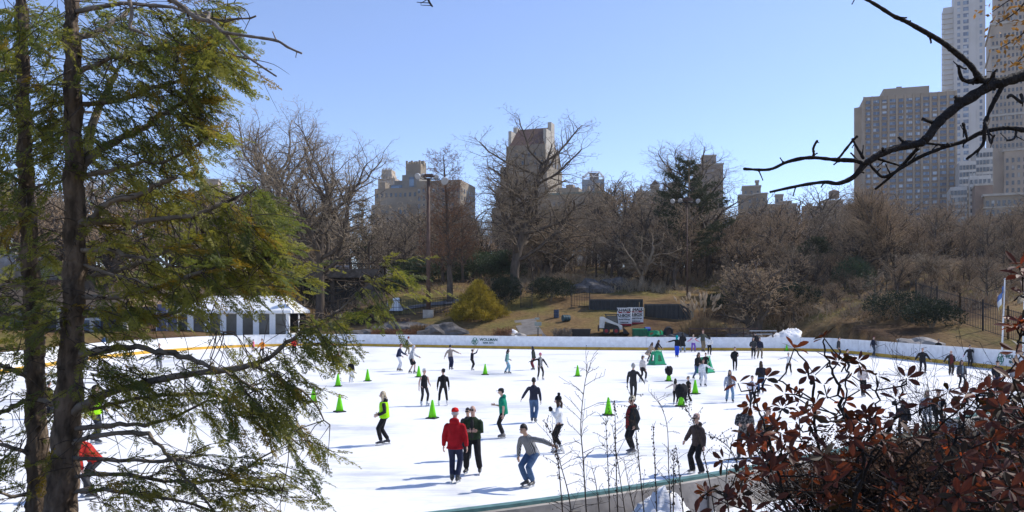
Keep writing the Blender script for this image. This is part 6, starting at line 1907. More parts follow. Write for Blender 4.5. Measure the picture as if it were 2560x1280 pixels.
person('woman in black with pink hat skating with both arms spread', 1350, 950, 882, 160, top=K_, hem=.1, loose=.03, legs=K_, legloose=.012, hat=('beanie', (.48, .14, .2)), hair=('short', 'brown'), scarf=(.6, .58, .56), armL='outlow', armR='side', feet=((-.2, 0, 0), (.2, .1, 0)), skate=(.6, .55, .5), glove=K_)
person('girl in teal jumper and pale blue trousers with long dark hair', 1267, 934, 872, 95, top=(.12, .25, .23), hem=.08, loose=.03, legs=(.22, .38, .47), legloose=.04, hair=('long', 'black'), armL='bent', armR='down', feet=ST, lean=8)
person('long haired skater in dark green jacket and maroon trousers', 1334, 925, 865, 290, top=(.03, .038, .035), hem=.12, loose=.05, legs=(.11, .02, .03), legloose=.035, hair=('long', 'black'), armL='down', armR='down', feet=TG, lean=8)
person('small person in black holding a phone up in both hands', 1180, 926, 873, 60, top=(.02, .02, .026), hem=.1, loose=.03, legs=K_, hair=('bun', 'black'), armL='up', armR='up', feet=TG, skate=(.3, .3, .3))
person('man in beige jumper and navy jeans with arms out wide', 1126, 925, 861, 20, top=(.36, .29, .235), hem=.03, loose=.045, legs=(.025, .03, .06), legloose=.025, hair=('short', 'black'), armL='outlow', armR='out', feet=((-.06, 0, 0), (.07, .1, 0)), lean=10, side=-6)
person('youth in grey hoodie and black shorts with hood up', 1029, 934, 862, 75, top=(.4, .4, .41), hem=.08, loose=.05, legs=K_, short=.95, legloose=.03, hat=('hood', (.42, .42, .43)), hair=('short', 'brown'), armL='fwd', armR='outlow', feet=((-.15, -.1, 0), (.13, .16, 0)), lean=14, skate=(.14, .13, .13))
person('red haired youth in navy track jacket and white trousers', 997, 928, 858, 80, top=NAVY, hem=.06, loose=.045, legs=(.66, .66, .68), legloose=.03, hair=('short', 'red'), armL='fwd', armR='bent', feet=((-.1, -.05, 0), (.1, .08, 0)), lean=14, skate=(.13, .12, .12))
person('man in red hat, navy vest and khaki trousers by the boards', 1017, 886, a=60, H=1.75, lean=18, top=(.62, .62, .62), sleeve=1, vest=(.02, .024, .05), legs=(.23, .18, .11), legloose=.035, hat=('beanie', (.14, .015, .015)), hair=('short', 'brown'), armL='bent', armR='fwd', feet=ST)
person('child in black jacket and white trousers holding own arm', 877, 956, 897, 20, top=K_, hem=.06, loose=.04, legs=(.66, .66, .67), legloose=.03, flare=.01, hair=('short', 'black'), armL='bent', armR='down', skate=(.6, .6, .6), hy=50)
person('toddler in bright red suit holding an adult hand', 843, 912, 877, 80, top=(.5, .012, .02), hem=.05, loose=.04, legs=(.5, .012, .02), legloose=.04, hat=('helmet', (.22, .02, .03)), hair=('short', 'brown'), armL='fwd', armR='up', feet=TG)
person('adult in dark green jacket with pink scarf guiding the red toddler', 826, 912, 858, 75, top=(.03, .04, .032), hem=.08, loose=.045, legs=(.035, .04, .035), legloose=.03, hat=('beanie', (.5, .06, .14)), hair=('short', 'brown'), armL='fwd', armR='down', lean=14, feet=ST)
person('person in black clothes carrying a small blue bag', 811, 893, 838, 150, top=K_, hem=.1, loose=.04, legs=K_, hair=('short', 'black'), armL='down', armR='down', feet=WD)
person('woman in orange top and black trousers far left', 656, 896, 846, 200, top=(.75, .24, .03), hem=.1, loose=.03, legs=K_, hair=('short', 'brown'), armL='bent', armR='outlow', feet=ST)
person('small child in pink coat far left with arms out', 634, 879, 848, 240, top=(.7, .16, .24), hem=.2, loose=.05, legs=(.5, .2, .25), hair=('short', 'brown'), armL='out', armR='fwd', feet=ST)
person('person in bright red jacket behind the hemlock twigs', 736, 889, 840, 170, top=(.6, .04, .03), hem=.08, loose=.05, legs=K_, hair=('short', 'brown'), armL='bent', armR='bent')
person('person in charcoal clothes far left behind the low branch', 399, 923, 858, 180, top=CHAR, hem=.1, loose=.04, legs=(.2, .2, .22), legloose=.04, hair=('short', 'brown'))
# --- along the far boards
person('woman in long beige coat leaning on the green skating aid', 1624, 905, a=62, H=1.75, lean=32, drop=.05, top=(.36, .27, .2), hem=.35, loose=.05, legs=K_, hair=('long', 'brown'), armL='fwd', armR='fwd', feet=ST)
person('girl in dark coat leaning over the skating aid beside the beige coat', 1642, 896, a=70, H=1.7, lean=24, top=(.03, .025, .025), hem=.12, loose=.045, legs=K_, hair=('long', 'brown'), armL='fwd', armR='fwd')
person('skater in teal hood, black jacket and bright blue trousers', 1692, 894, 838, 20, top=K_, hem=.04, loose=.045, legs=(.02, .07, .5), legloose=.035, hat=('hood', TEALH), hair=('short', 'brown'), armL='side', armR='down', feet=TG)
person('person in long black coat and pale jeans facing the boards', 1707, 882, 830, 8, top=K_, hem=.4, loose=.05, legs=LJEAN, legloose=.03, hair=('long', 'black'), armL='down', armR='bent', feet=WD)
person('child in white and pink jacket and purple trousers against the boards', 1733, 880, 836, 180, top=(.66, .62, .66), sleevecol=(.62, .26, .33), hem=.02, loose=.045, legs=(.2, .09, .42), legloose=.04, hair=('short', 'blond'), armL='wall', armR='wall', feet=WD)
person('man in dark green jumper and khaki trousers resting at the boards', 1757, 880, 824, 170, top=(.06, .068, .055), hem=.05, loose=.06, legs=KHAKI, legloose=.03, hair=('short', 'brown'), hat=('cap', (.2, .12, .09)), armL='wall', armR='wall', feet=TG)
person('girl in white jumper and black leggings with dark hair near the boards', 1773, 888, 838, 30, top=(.68, .67, .65), hem=.03, loose=.05, legs=K_, legloose=.02, hair=('long', 'black'), armL='bent', armR='bent', hy=-30)
person('man in black jacket with drink in hand facing the camera', 1837, 927, 867, 190, top=K_, hem=.06, loose=.045, legs=K_, legloose=.02, hair=('short', 'brown'), armL='phone', armR='pocket', feet=ST)
person('woman in charcoal jacket and white skates beside man in navy', 1883, 898, 842, 185, top=(.045, .045, .047), hem=.12, loose=.04, legs=K_, hair=('long', 'black'), armL='bent', armR='bent', skate=(.6, .6, .6))
person('man in navy hoodie and khaki trousers beside the woman in charcoal', 1899, 897, 843, 180, top=(.022, .025, .042), hem=.06, loose=.045, legs=KHAKI, legloose=.035, hair=('short', 'black'), armL='down', armR='down', feet=WD)
person('person in black behind the pair near the steel frame', 1889, 881, 829, 0, top=K_, hem=.1, loose=.045, legs=(.16, .13, .1), hair=('short', 'black'))
person('grey haired skater in white top and black leggings with arms spread', 1972, 938, 880, 215, top=(.64, .65, .66), hem=.0, loose=.022, legs=K_, legloose=.016, hair=('bun', 'grey'), armL='out', armR='side', lean=14, feet=((-.2, 0, 0), (.16, .1, 0)), skate=(.6, .6, .6))
person('person in dark jacket standing near the low white hoarding', 2096, 896, 842, 120, top=(.04, .04, .043), hem=.1, loose=.045, legs=K_, hair=('short', 'black'), armL='down', armR='pocket')
person('person in black hoodie half hidden by topmost red leaves', 2117, 932, 872, 130, top=K_, hem=.08, loose=.045, legs=K_, hair=('short', 'black'), armL='bent', armR='bent')
person('youth in navy top and jeans skating along the curving boards', 2183, 891, 840, 150, top=(.025, .03, .05), hem=.04, loose=.035, legs=(.06, .075, .1), hat=('cap', (.09, .02, .02)), hair=('short', 'black'), armL='bent', armR='outlow', feet=ST)
person('bald stout man in black jacket with arms held out from sides', 2306, 935, 868, 190, top=(.022, .023, .026), hem=.08, loose=.055, legs=(.025, .025, .03), legloose=.03, hair=('bald', None), armL='outlow', armR='outlow', feet=WD, fat=1.15)
person('person all in black standing by the curving boards', 2346, 898, 847, 190, top=(.015, .015, .016), hem=.2, loose=.05, legs=K_, hair=('short', 'black'), armL='bent', armR='bent')
person('man in dark brown jacket near the woman in long grey cardigan', 2377, 939, 875, 190, top=(.04, .035, .03), hem=.12, loose=.055, legs=(.05, .042, .036), legloose=.04, hair=('bald', None), armL='bent', armR='outlow', scarf=(.2, .03, .03))
person('woman in long dark grey cardigan and sunglasses skating toward camera', 2403, 971, 899, 175, top=(.06, .062, .07), hem=.25, loose=.05, legs=K_, legloose=.012, hair=('long', 'brown'), glasses=True, shirt=(.22, .27, .32), armL='down', armR='down', feet=WD)
person('person in black with pink mittens by the far right boards', 2424, 917, 862, 185, top=(.03, .028, .03), hem=.15, loose=.05, legs=(.04, .038, .04), legloose=.04, hair=('short', 'black'), glove=(.5, .14, .24), armL='outlow', armR='outlow')
person('person in dark jacket bending at the right edge of the ice', 2492, 985, a=200, H=1.75, lean=22, top=(.022, .024, .03), hem=.1, loose=.055, legs=(.1, .09, .16), hair=('short', 'black'), armL='fwd', armR='fwd')
person('person with reddish hair in cream coat at the right edge of the ice', 2472, 1004, 935, 160, top=(.55, .47, .38), hem=.15, loose=.06, legs=K_, hair=('long', 'red'), armL='bent', armR='bent')
person('person in grey jumper cut by the right edge beyond the shrub', 2535, 972, 912, 190, top=(.28, .28, .3), hem=.1, loose=.05, legs=CHAR, hair=('short', 'brown'))
# off the ice, by the fence
def standing_at(label, px, D, H, **k):
    p = gp(px, D); y = HZ + (CAMZ - p[2]) / D * F
    th = person(label, px, y if abs(y - HZ) > .5 else HZ + .5, H=H, z=p[2], **k); th.location = p
    return th
standing_at('person in lilac top and dark jeans behind the iron fence by the white table', 967, 108, 1.75, a=90, top=(.4, .38, .55), legs=(.05, .055, .08), hair=('short', 'brown'), armL='bent', armR='down', skates=False)
standing_at('tiny figure in dark coat walking on the bank below the white car', 1872, 124, 1.7, a=200, top=(.06, .03, .025), legs=K_, hem=.2, skates=False)
standing_at('second tiny figure in brown coat on the bank below the white car', 1884, 124, 1.6, a=160, top=(.09, .04, .03), legs=K_, hem=.2, skates=False)
standing_at('fair haired spectator in dark jacket behind the boards at far left', 210, 62, 1.7, a=150, top=(.05, .06, .09), legs=K_, skates=False, hair=('short', 'blond'))
standing_at('spectator in blue denim jacket behind the boards left of the blue screen', 262, 74, 1.7, a=170, top=(.12, .22, .4), legs=K_, skates=False)
standing_at('spectator in red jacket behind the boards between the hemlock trunks', 143, 62, 1.7, a=170, top=(.5, .03, .03), legs=K_, skates=False)

# turn the blended surfaces into plain meshes, then add faces and hands to the bodies
dg = bpy.context.evaluated_depsgraph_get()
new = [(o, bpy.data.meshes.new_from_object(o.evaluated_get(dg))) for o in BAKE]
for o, me in new:
    o.modifiers.clear()
    old = o.data
    if o.name in DET:
        det, mats = DET[o.name]
        n_ = len(me.vertices); co = np.empty(n_ * 3, np.float32); me.vertices.foreach_get('co', co)
        mb = MB(); fs = [tuple(pl.vertices) for pl in me.polygons]
        mb.add(co.reshape(-1, 3), [f for f in fs if len(f) == 4], [f for f in fs if len(f) == 3])
        for (v) in [0]:
            off = mb.n
            mb.v += det.v; mb.n += det.n
            mb.q += [(q_ + off, m_) for q_, m_ in det.q]; mb.t += [(t_ + off, m_) for t_, m_ in det.t]
        bpy.data.meshes.remove(me)
        me = mb.mesh(old.name, mats, True)
        if 'det' in o: del o['det']
    else:
        if not me.materials: me.materials.append(old.materials[0])
        for pl in me.polygons: pl.use_smooth = True
    o.data = me
    bpy.data.meshes.remove(old)

# ------------------------------------------------------------------ foreground: hemlocks
M_HBARK = mat('hemlock_bark', (.125, .09, .062), rough=.95, var=.6, scale=9, bump=1.0, bscale=10, stretch=(1, 1, .35))
M_HLIMB = mat('hemlock_limb', (.19, .155, .12), rough=.9, var=.4, scale=4, bump=.6, bscale=16)
M_HTWIG = mat('hemlock_twig', (.06, .045, .035), rough=.9, var=.3, scale=4)
M_HG1 = mat('hemlock_green', (.10, .118, .033), rough=.6, var=.4, scale=2.2, trans=.48, spec=.3, tcol=(.17, .2, .035))
M_HG2 = mat('hemlock_olive', (.2, .19, .036), rough=.6, var=.4, scale=2.2, trans=.5, spec=.3, tcol=(.31, .3, .045))
M_HG3 = mat('hemlock_gold', (.23, .165, .03), rough=.7, var=.35, scale=2.2, trans=.4, spec=.2, tcol=(.4, .27, .03))
nr = np.random.default_rng(77)

def blade(p, d, n_, L, w):
    """tapered flat blade as 4 vertices"""
    s_ = np.cross(d, n_); s_ /= np.linalg.norm(s_) + 1e-9
    return [p, p + d * L * .45 + s_ * w / 2, p + d * L, p + d * L * .45 - s_ * w / 2]
def frond(seed):
    r = np.random.default_rng(seed); V = []
    n0 = np.array([0, 0, 1.])
    axis = lambda t_: np.array([.06 * math.sin(t_ * 3 + seed), t_, -.16 * t_ * t_])
    k = 8
    for i in range(k):
        t_ = .1 + .88 * i / (k - 1)
        for sd in (-1, 1):
            if r.random() < .12: continue
            a = math.radians(r.uniform(42, 62)) * sd
            d = nrm([math.sin(a), math.cos(a), -.12 + r.normal(0, .12)])
            L = (.34 * (1 - t_) ** .6 + .07) * r.uniform(.7, 1.15)
            p = axis(t_) ; nn = nrm(n0 + r.normal(0, .25, 3))
            V += blade(p, d, nn, L, .062)
            m = max(2, int(L / .085))
            for j in range(m):
                u = (j + .6) / m
                for s2 in (-1, 1):
                    a2 = math.radians(r.uniform(40, 60)) * s2
                    d2 = d * math.cos(a2) + np.cross(nn, d) * math.sin(a2)
                    V += blade(p + d * L * u, d2, nrm(nn + r.normal(0, .4, 3)), (.12 * (1 - u) + .05) * r.uniform(.7, 1.2), .046)
    V += blade(axis(.2), nrm([0, 1, -.2]), n0, .85, .02)
    V = np.array(V); q = np.arange(len(V)).reshape(-1, 4)
    return V, q
FROND = [frond(i) for i in range(6)]

class Hem:
    def __init__(s): s.T = MB(); s.L = MB(); s.W = MB(); s.F = [MB(), MB(), MB()]; s.nodes = []
HEM = [Hem(), Hem()]
def pxline(pts, D0, D1=None):
    D1 = D0 if D1 is None else D1
    n_ = len(pts)
    out = []
    for i, q_ in enumerate(pts):
        D = D0 + (D1 - D0) * i / max(1, n_ - 1)
        out.append(P(q_[0], q_[1], D))
    return np.array(out)
def smooth_line(pts, k=4):
    pts = np.asarray(pts, float); n_ = len(pts); out = []
    for i in range(n_ - 1):
        p0 = pts[max(i - 1, 0)]; p1 = pts[i]; p2 = pts[i + 1]; p3 = pts[min(i + 2, n_ - 1)]
        for j in range(k):
            t_ = j / k
            out.append(.5 * (2 * p1 + (p2 - p0) * t_ + (2 * p0 - 5 * p1 + 4 * p2 - p3) * t_ ** 2 + (3 * p1 - p0 - 3 * p2 + p3) * t_ ** 3))
    out.append(pts[-1]); return np.array(out)
def knobby(pts, r0, r1, nr, amp=.15):
    k = len(pts); return np.linspace(r0, r1, k) * (1 + nr.normal(0, amp, k))

def frond_at(h, p, d, scale, tone, nr):
    d = nrm(d)
    up = nrm(np.array([0, 0, 1.]) + nr.normal(0, .45, 3))
    x = nrm(np.cross(d, up)); z = np.cross(x, d)
    v, q = FROND[nr.integers(0, 6)]
    R_ = np.stack([x, d, z], 1) * scale
    h.F[tone].add(v @ R_.T + p, q)
    h.L0 = 0
# trunks
T1 = [(48, -160), (54, 0), (60, 300), (70, 560), (84, 800), (90, 1000), (98, 1280), (100, 1500)]
T2 = [(172, -160), (178, 0), (181, 150), (184, 400), (188, 600), (183, 780), (172, 1000), (152, 1280), (146, 1480)]
for h, tr, D, rp in ((HEM[0], T1, 12.4, [9, 12, 15, 18, 21, 23, 27, 29]), (HEM[1], T2, 11.6, [11, 14, 18, 22, 24, 25, 31, 37, 41])):
    pl = smooth_line(pxline(tr, D), 26)
    rr = np.interp(np.linspace(0, 1, len(pl)), np.linspace(0, 1, len(rp)), rp) / F * D
    g_ = gz(pl[-1][0], pl[-1][1])
    if pl[-1][2] > g_: pl = np.vstack([pl, [pl[-1][0], pl[-1][1], g_ - .3]]); rr = np.append(rr, rr[-1] * 1.3)
    h.T.tube(pl, rr * (1 + nr.normal(0, .02, len(pl))), 30)
    h.T.v[-1] = h.T.v[-1] + nr.normal(0, .009, h.T.v[-1].shape) + (.012 * np.sin(h.T.v[-1][:, [2]] * 9 + h.T.v[-1][:, [0]] * 31) * [1, 1, 0])
    h.D = D; h.trunk = pl
LIMBS = [  # tree, photo polyline, distance start and end, radius in photo pixels start and end, bark tone
 (1, [(190, 545), (218, 558), (262, 514), (296, 497), (346, 487), (396, 460), (440, 445)], 11.6, 11.0, 11, 5), (1, [(190, 556), (218, 555), (300, 553), (390, 548), (510, 530), (560, 505), (640, 470)], 11.6, 11.2, 9, 3),
 (1, [(190, 627), (270, 625), (310, 638), (355, 645), (430, 665)], 11.6, 10.9, 8, 3), (1, [(190, 690), (260, 685), (330, 665), (395, 640), (480, 600), (600, 560), (690, 500)], 11.6, 12.4, 7, 2),
 (1, [(185, 425), (250, 375), (330, 335), (400, 290), (460, 255), (520, 200)], 11.6, 12.6, 12, 4), (1, [(190, 440), (260, 430), (340, 410), (430, 395), (520, 345)], 11.6, 11.0, 7, 3),
 (1, [(180, 100), (240, 80), (290, 50), (330, 20)], 11.6, 12.3, 9, 4), (1, [(183, 185), (240, 160), (300, 140), (420, 120), (540, 130), (640, 150)], 11.6, 11.2, 7, 2),
 (1, [(180, 30), (300, 10), (430, 20), (560, 50), (640, 40)], 11.6, 11.0, 6, 2), (1, [(183, 260), (300, 250), (420, 210), (520, 190), (600, 120)], 11.6, 12.2, 7, 2),
 (1, [(190, 745), (300, 742), (380, 722), (480, 690), (600, 650), (720, 640)], 11.6, 11.0, 8, 3), (1, [(185, 792), (320, 788), (420, 785), (520, 735), (620, 690), (700, 700)], 11.6, 11.8, 8, 3),
 (1, [(180, 890), (244, 877), (319, 868), (412, 880), (487, 901), (560, 930), (640, 975)], 11.6, 11.0, 11, 3), (1, [(175, 1030), (187, 1028), (262, 987), (337, 961), (412, 944), (525, 929), (618, 916), (675, 890), (731, 845), (787, 818), (850, 775)], 11.6, 10.8, 12, 3),
 (1, [(618, 916), (656, 923), (712, 957), (768, 987), (825, 1062)], 11.0, 10.6, 5, 1.5), (1, [(175, 1072), (202, 1070), (300, 1062), (375, 1058), (440, 1040), (520, 1000)], 11.6, 11.2, 8, 3),
 (1, [(170, 1120), (180, 1111), (225, 1092), (356, 1083), (382, 1100), (412, 1130), (450, 1175), (487, 1220), (540, 1290)], 11.6, 11.0, 7, 3), (1, [(165, 1150), (225, 1148), (375, 1152), (461, 1152), (562, 1186), (640, 1215), (720, 1230)], 11.6, 10.8, 6, 2),
 (1, [(160, 1195), (195, 1190), (300, 1186), (375, 1197), (525, 1205), (600, 1180), (680, 1130)], 11.6, 11.4, 7, 2), (1, [(850, 775), (890, 735), (930, 695), (965, 660)], 10.8, 10.5, 3, 1.5),
 (1, [(170, 1040), (280, 1010), (400, 990), (520, 985), (600, 1010), (680, 1060), (760, 1120)], 11.6, 12.2, 6, 2), (1, [(160, 1230), (260, 1225), (380, 1240), (480, 1262), (600, 1300)], 11.6, 11, 6, 2), (1, [(188, 660), (300, 690), (380, 720), (470, 780), (560, 830)], 11.6, 10.6, 4, 1.5),
 (0, [(60, 300), (20, 270), (-30, 230)], 12.4, 12, 8, 4), (0, [(68, 470), (30, 440), (-30, 420)], 12.4, 12, 6, 3), (0, [(75, 640), (120, 610), (160, 580), (240, 560)], 12.4, 13, 6, 3), (0, [(80, 720), (40, 712), (-30, 722)], 12.4, 11.6, 7, 4), (0, [(85, 800), (40, 790), (-30, 780)], 12.4, 12, 7, 4),
 (0, [(88, 950), (50, 930), (-30, 900)], 12.4, 12, 8, 5), (0, [(90, 1010), (60, 1005), (20, 1025), (-30, 1045)], 12.4, 12, 8, 4), (0, [(90, 1005), (110, 1000), (150, 1018)], 12.4, 12, 8, 5), (0, [(92, 1150), (60, 1130), (0, 1110), (-30, 1100)], 12.4, 12, 7, 4), (0, [(95, 1230), (50, 1240), (-20, 1230)], 12.4, 12, 6, 3),
 (0, [(56, 100), (110, 130), (140, 145)], 12.4, 12.8, 7, 3), (0, [(62, 360), (110, 330), (150, 300), (230, 280)], 12.4, 13, 6, 3), (0, [(66, 480), (120, 460), (230, 440)], 12.4, 13.2, 5, 3), (0, [(54, 40), (0, 30), (-40, 60)], 12.4, 12, 6, 3), (0, [(58, 180), (0, 175), (-40, 200)], 12.4, 12, 6, 3),
]
# a third dark leaning limb seen between the trunks and the foliage
LIMBS.append((1, [(184, 470), (215, 400), (235, 300), (262, 240), (290, 180)], 11.8, 13.2, 14, 6))
for ti, pts, D0, D1, r0, r1 in LIMBS:
    h = HEM[ti]
    pl = smooth_line(pxline(pts, D0, D1), 4)
    pl[1:-1] += nr.normal(0, .012, (len(pl) - 2, 3))
    h.L.tube(pl, knobby(pl, r0 / F * D0, max(r1, 1.5) / F * D1, nr, .1), 8)
    for i, p in enumerate(pl): h.nodes.append(p)
    # bare side twigs
    for _ in range(int(len(pl) * .8)):
        i = nr.integers(2, len(pl)) if len(pl) > 3 else 1
        d = nrm(nr.normal(0, 1, 3) * [1, .8, .8] + [0, 0, -.35]); L = nr.uniform(.25, .9)
        p = pl[i]; e1 = p + d * L * .5; e2 = e1 + (d + nr.normal(0, .35, 3) + [0, 0, -.2]) * L * .5
        h.W.tube(smooth_line([p, e1, e2], 3), np.linspace(.007, .002, 7), 4, cap=False)

def inpoly(x, y, poly):
    c = False; n_ = len(poly)
    for i in range(n_):
        (x1, y1), (x2, y2) = poly[i], poly[i - 1]
        if (y1 > y) != (y2 > y) and x < (x2 - x1) * (y - y1) / (y2 - y1) + x1: c = not c
    return c
def sample(poly, k, nr):
    xs_ = [p[0] for p in poly]; ys_ = [p[1] for p in poly]; out = []
    while len(out) < k:
        x, y = nr.uniform(min(xs_), max(xs_)), nr.uniform(min(ys_), max(ys_))
        if inpoly(x, y, poly): out.append((x, y))
    return out
POLY = [  # region, groups of fronds, tone weights green / olive / gold, distance range, droop, size
 ([(0, 0), (600, 0), (560, 60), (590, 120), (570, 165), (490, 190), (470, 280), (450, 340), (485, 360), (420, 400), (360, 390), (310, 460), (250, 395), (120, 430), (0, 420)], 330, (4, 4, .6), (10.6, 13.6), -.35, .42),
 ([(380, 60), (560, 60), (560, 150), (480, 190), (480, 350), (440, 370), (400, 250)], 62, (2, 4, 1.6), (10.4, 12.4), -.4, .42),
 ([(420, 720), (430, 680), (500, 570), (550, 500), (600, 455), (650, 450), (640, 540), (690, 630), (680, 680), (640, 720), (560, 725), (480, 730)], 150, (4, 4, .4), (10.4, 12.6), -.3, .42),
 ([(220, 430), (480, 430), (560, 500), (430, 680), (400, 760), (215, 780)], 125, (1, 5, .7), (10.8, 13.2), -.2, .40),
 ([(560, 850), (660, 800), (800, 780), (790, 830), (700, 870), (775, 950), (740, 1000), (790, 1110), (720, 1110), (660, 1060), (600, 1090), (540, 1000), (480, 930)], 66, (4, 4, .3), (10.3, 11.8), -.7, .38),
 ([(200, 880), (560, 900), (650, 1010), (560, 1080), (330, 1040), (210, 980)], 48, (4, 4, .4), (10.4, 12.5), -.45, .38),
 ([(220, 1150), (560, 1120), (680, 1150), (730, 1230), (700, 1290), (200, 1290)], 80, (3, 5, .4), (10.4, 12.4), -.2, .38),
 ([(0, 430), (70, 450), (160, 480), (170, 780), (0, 780)], 62, (4, 3, .3), (11, 13.4), -.25, .4), ([(0, 780), (170, 800), (150, 1290), (0, 1290)], 60, (3, 5, .4), (11, 13), -.25, .4),
 ([(140, 720), (300, 720), (330, 780), (220, 860), (130, 830)], 26, (2, 5, .4), (10.6, 11.6), -.3, .38), ([(170, 880), (250, 860), (240, 950), (180, 1000)], 12, (2, 5, .4), (10.6, 11.2), -.3, .36),
 ([(875, 700), (950, 640), (990, 655), (950, 715), (900, 740)], 13, (2, 6, 0), (10.2, 10.7), -.25, .30), ([(700, 780), (850, 760), (850, 860), (700, 900)], 18, (5, 3, .2), (10.3, 11.2), -.3, .36)]
for poly, k, tw, (Da, Db), droop, size in POLY:
    tw = np.array(tw, float); tw /= tw.sum()
    for x, y in sample(poly, k, nr):
        if 440 < x < 720 and 700 < y < 850 and nr.random() < .82: continue      # the gap over the marquee
        D = nr.uniform(Da, Db); c = P(x, y, D)
        ti = 0 if x < 120 else 1
        h = HEM[ti]
        tx = 70 if ti == 0 else 185
        out = np.array([1.0 if x > tx else -1.0, 0, 0])
        base_d = nrm(out * nr.uniform(.4, 1.1) + np.array([0, nr.normal(0, .55), droop + nr.normal(0, .35)]))
        tone = nr.choice(3, p=tw)
        nds = np.array(h.nodes)
        # thin branchlet from the nearest limb
        w = nds - c; i = np.argmin((w ** 2).sum(1)); near_ = nds[i]
        if np.linalg.norm(near_ - c) < .95:
            mid = (near_ + c) / 2 + [0, 0, .04] + nr.normal(0, .03, 3); h.W.tube(smooth_line([near_, mid, c], 3), np.linspace(.008, .005, 7), 4, cap=False)
        else:
            b0 = c - base_d * nr.uniform(.4, .8) + [0, 0, .1]; h.W.tube(smooth_line([b0, (b0 + c) / 2 + nr.normal(0, .03, 3), c], 3), np.linspace(.006, .004, 7), 4, cap=False)
        L = nr.uniform(.3, .75)
        tip = c + base_d * L + [0, 0, -.08]
        h.W.tube([c, (c + tip) / 2 + [0, 0, .03], tip], [.007, .005, .003], 4, cap=False)
        m = 4 if droop > -.4 else 5
        for j in range(m):
            f = (j + .3) / m
            p = c + (tip - c) * f
            sd = 1 if j % 2 else -1
            dd = base_d + np.array([nr.normal(0, .3), sd * nr.uniform(.2, .9), nr.normal(-.05, .28)])
            frond_at(h, p, dd, size * .8 * nr.uniform(.6, 1.15), tone if nr.random() < .8 else nr.choice(3, p=tw), nr)
        frond_at(h, tip, base_d, size * .8 * nr.uniform(.6, 1.0), tone, nr)
for h, lab in zip(HEM, ('leftmost hemlock, thinner dark trunk with sparse drooping sprays', 'larger hemlock with thick rough trunk and long drooping green branches')):
    b_ = h.trunk[-1]
    th = thing('hemlock_tree', lab, 'tree', tuple(b_))
    for nm, mb, m_, sm in (('trunk', h.T, M_HBARK, True), ('limbs', h.L, M_HLIMB, True), ('twigs', h.W, M_HTWIG, False), ('green_sprays', h.F[0], M_HG1, False), ('olive_sprays', h.F[1], M_HG2, False), ('golden_sprays', h.F[2], M_HG3, False)):
        if mb.n:
            me = mb.mesh(nm, m_, sm)
            me.transform(Matrix.Translation(tuple(-b_)))
            link(nm, me, th)

# ------------------------------------------------------------------ overhanging bare branches
M_DBR = mat('dark_branch_bark', (.022, .017, .014), rough=.85, var=.4, scale=14, bump=.7, bscale=40)
M_LBR = mat('pale_branch_bark', (.2, .165, .13), rough=.9, var=.35, scale=14, bump=.6, bscale=40)
def branch_thing(name, label, lines, D, m, knobs=7, extra=None):
    nr = np.random.default_rng(len(lines))
    mb = MB()
    for pts, r0, r1 in lines:
        pl = smooth_line(pxline(pts, D), 5); pl[:, 1] += np.linspace(0, nr.normal(0, .2), len(pl))
        k = len(pl)
        mb.tube(pl, knobby(pl, r0 / F * D, r1 / F * D, nr, .1), 9)
        for i in range(3, k, max(2, knobs)):
            d = nrm(nr.normal(0, 1, 3)); rr = (r0 + (r1 - r0) * i / k) / F * D
            mb.ball(pl[i] + d * rr * .6, rr * nr.uniform(.7, 1.1), 6, 5)
            if nr.random() < .75:
                L = nr.uniform(.02, .075); t = pl[i] + d * [1, .4, 1] * (rr + L)
                mb.tube([pl[i], t, t + d * .012], [rr * .5, rr * .36, rr * .42], 5)
        mb.ball(pl[-1], r1 / F * D * 1.1, 6, 5)
    if extra: extra(mb)
    o = mb.obj(name, m, None, True)
    return tag(o, label, 'branch')
def right_trunk(mb):
    a = P(2560, 188, 5.2); b = P(2760, 150, 5.4); c = P(3000, 210, 5.6)
    mb.tube([a, b, c], [.036, .06, .09], 10)
    mb.tube([P(2560, 326, 5.2), P(2740, 300, 5.3), P(3000, 330, 5.6)], [.016, .03, .06], 8)
    g_ = gz(c[0], c[1]); mb.tube([[c[0], c[1], g_ - .2], [c[0], c[1], 4], [c[0], c[1], 7.5]], [.2, .16, .12], 12)
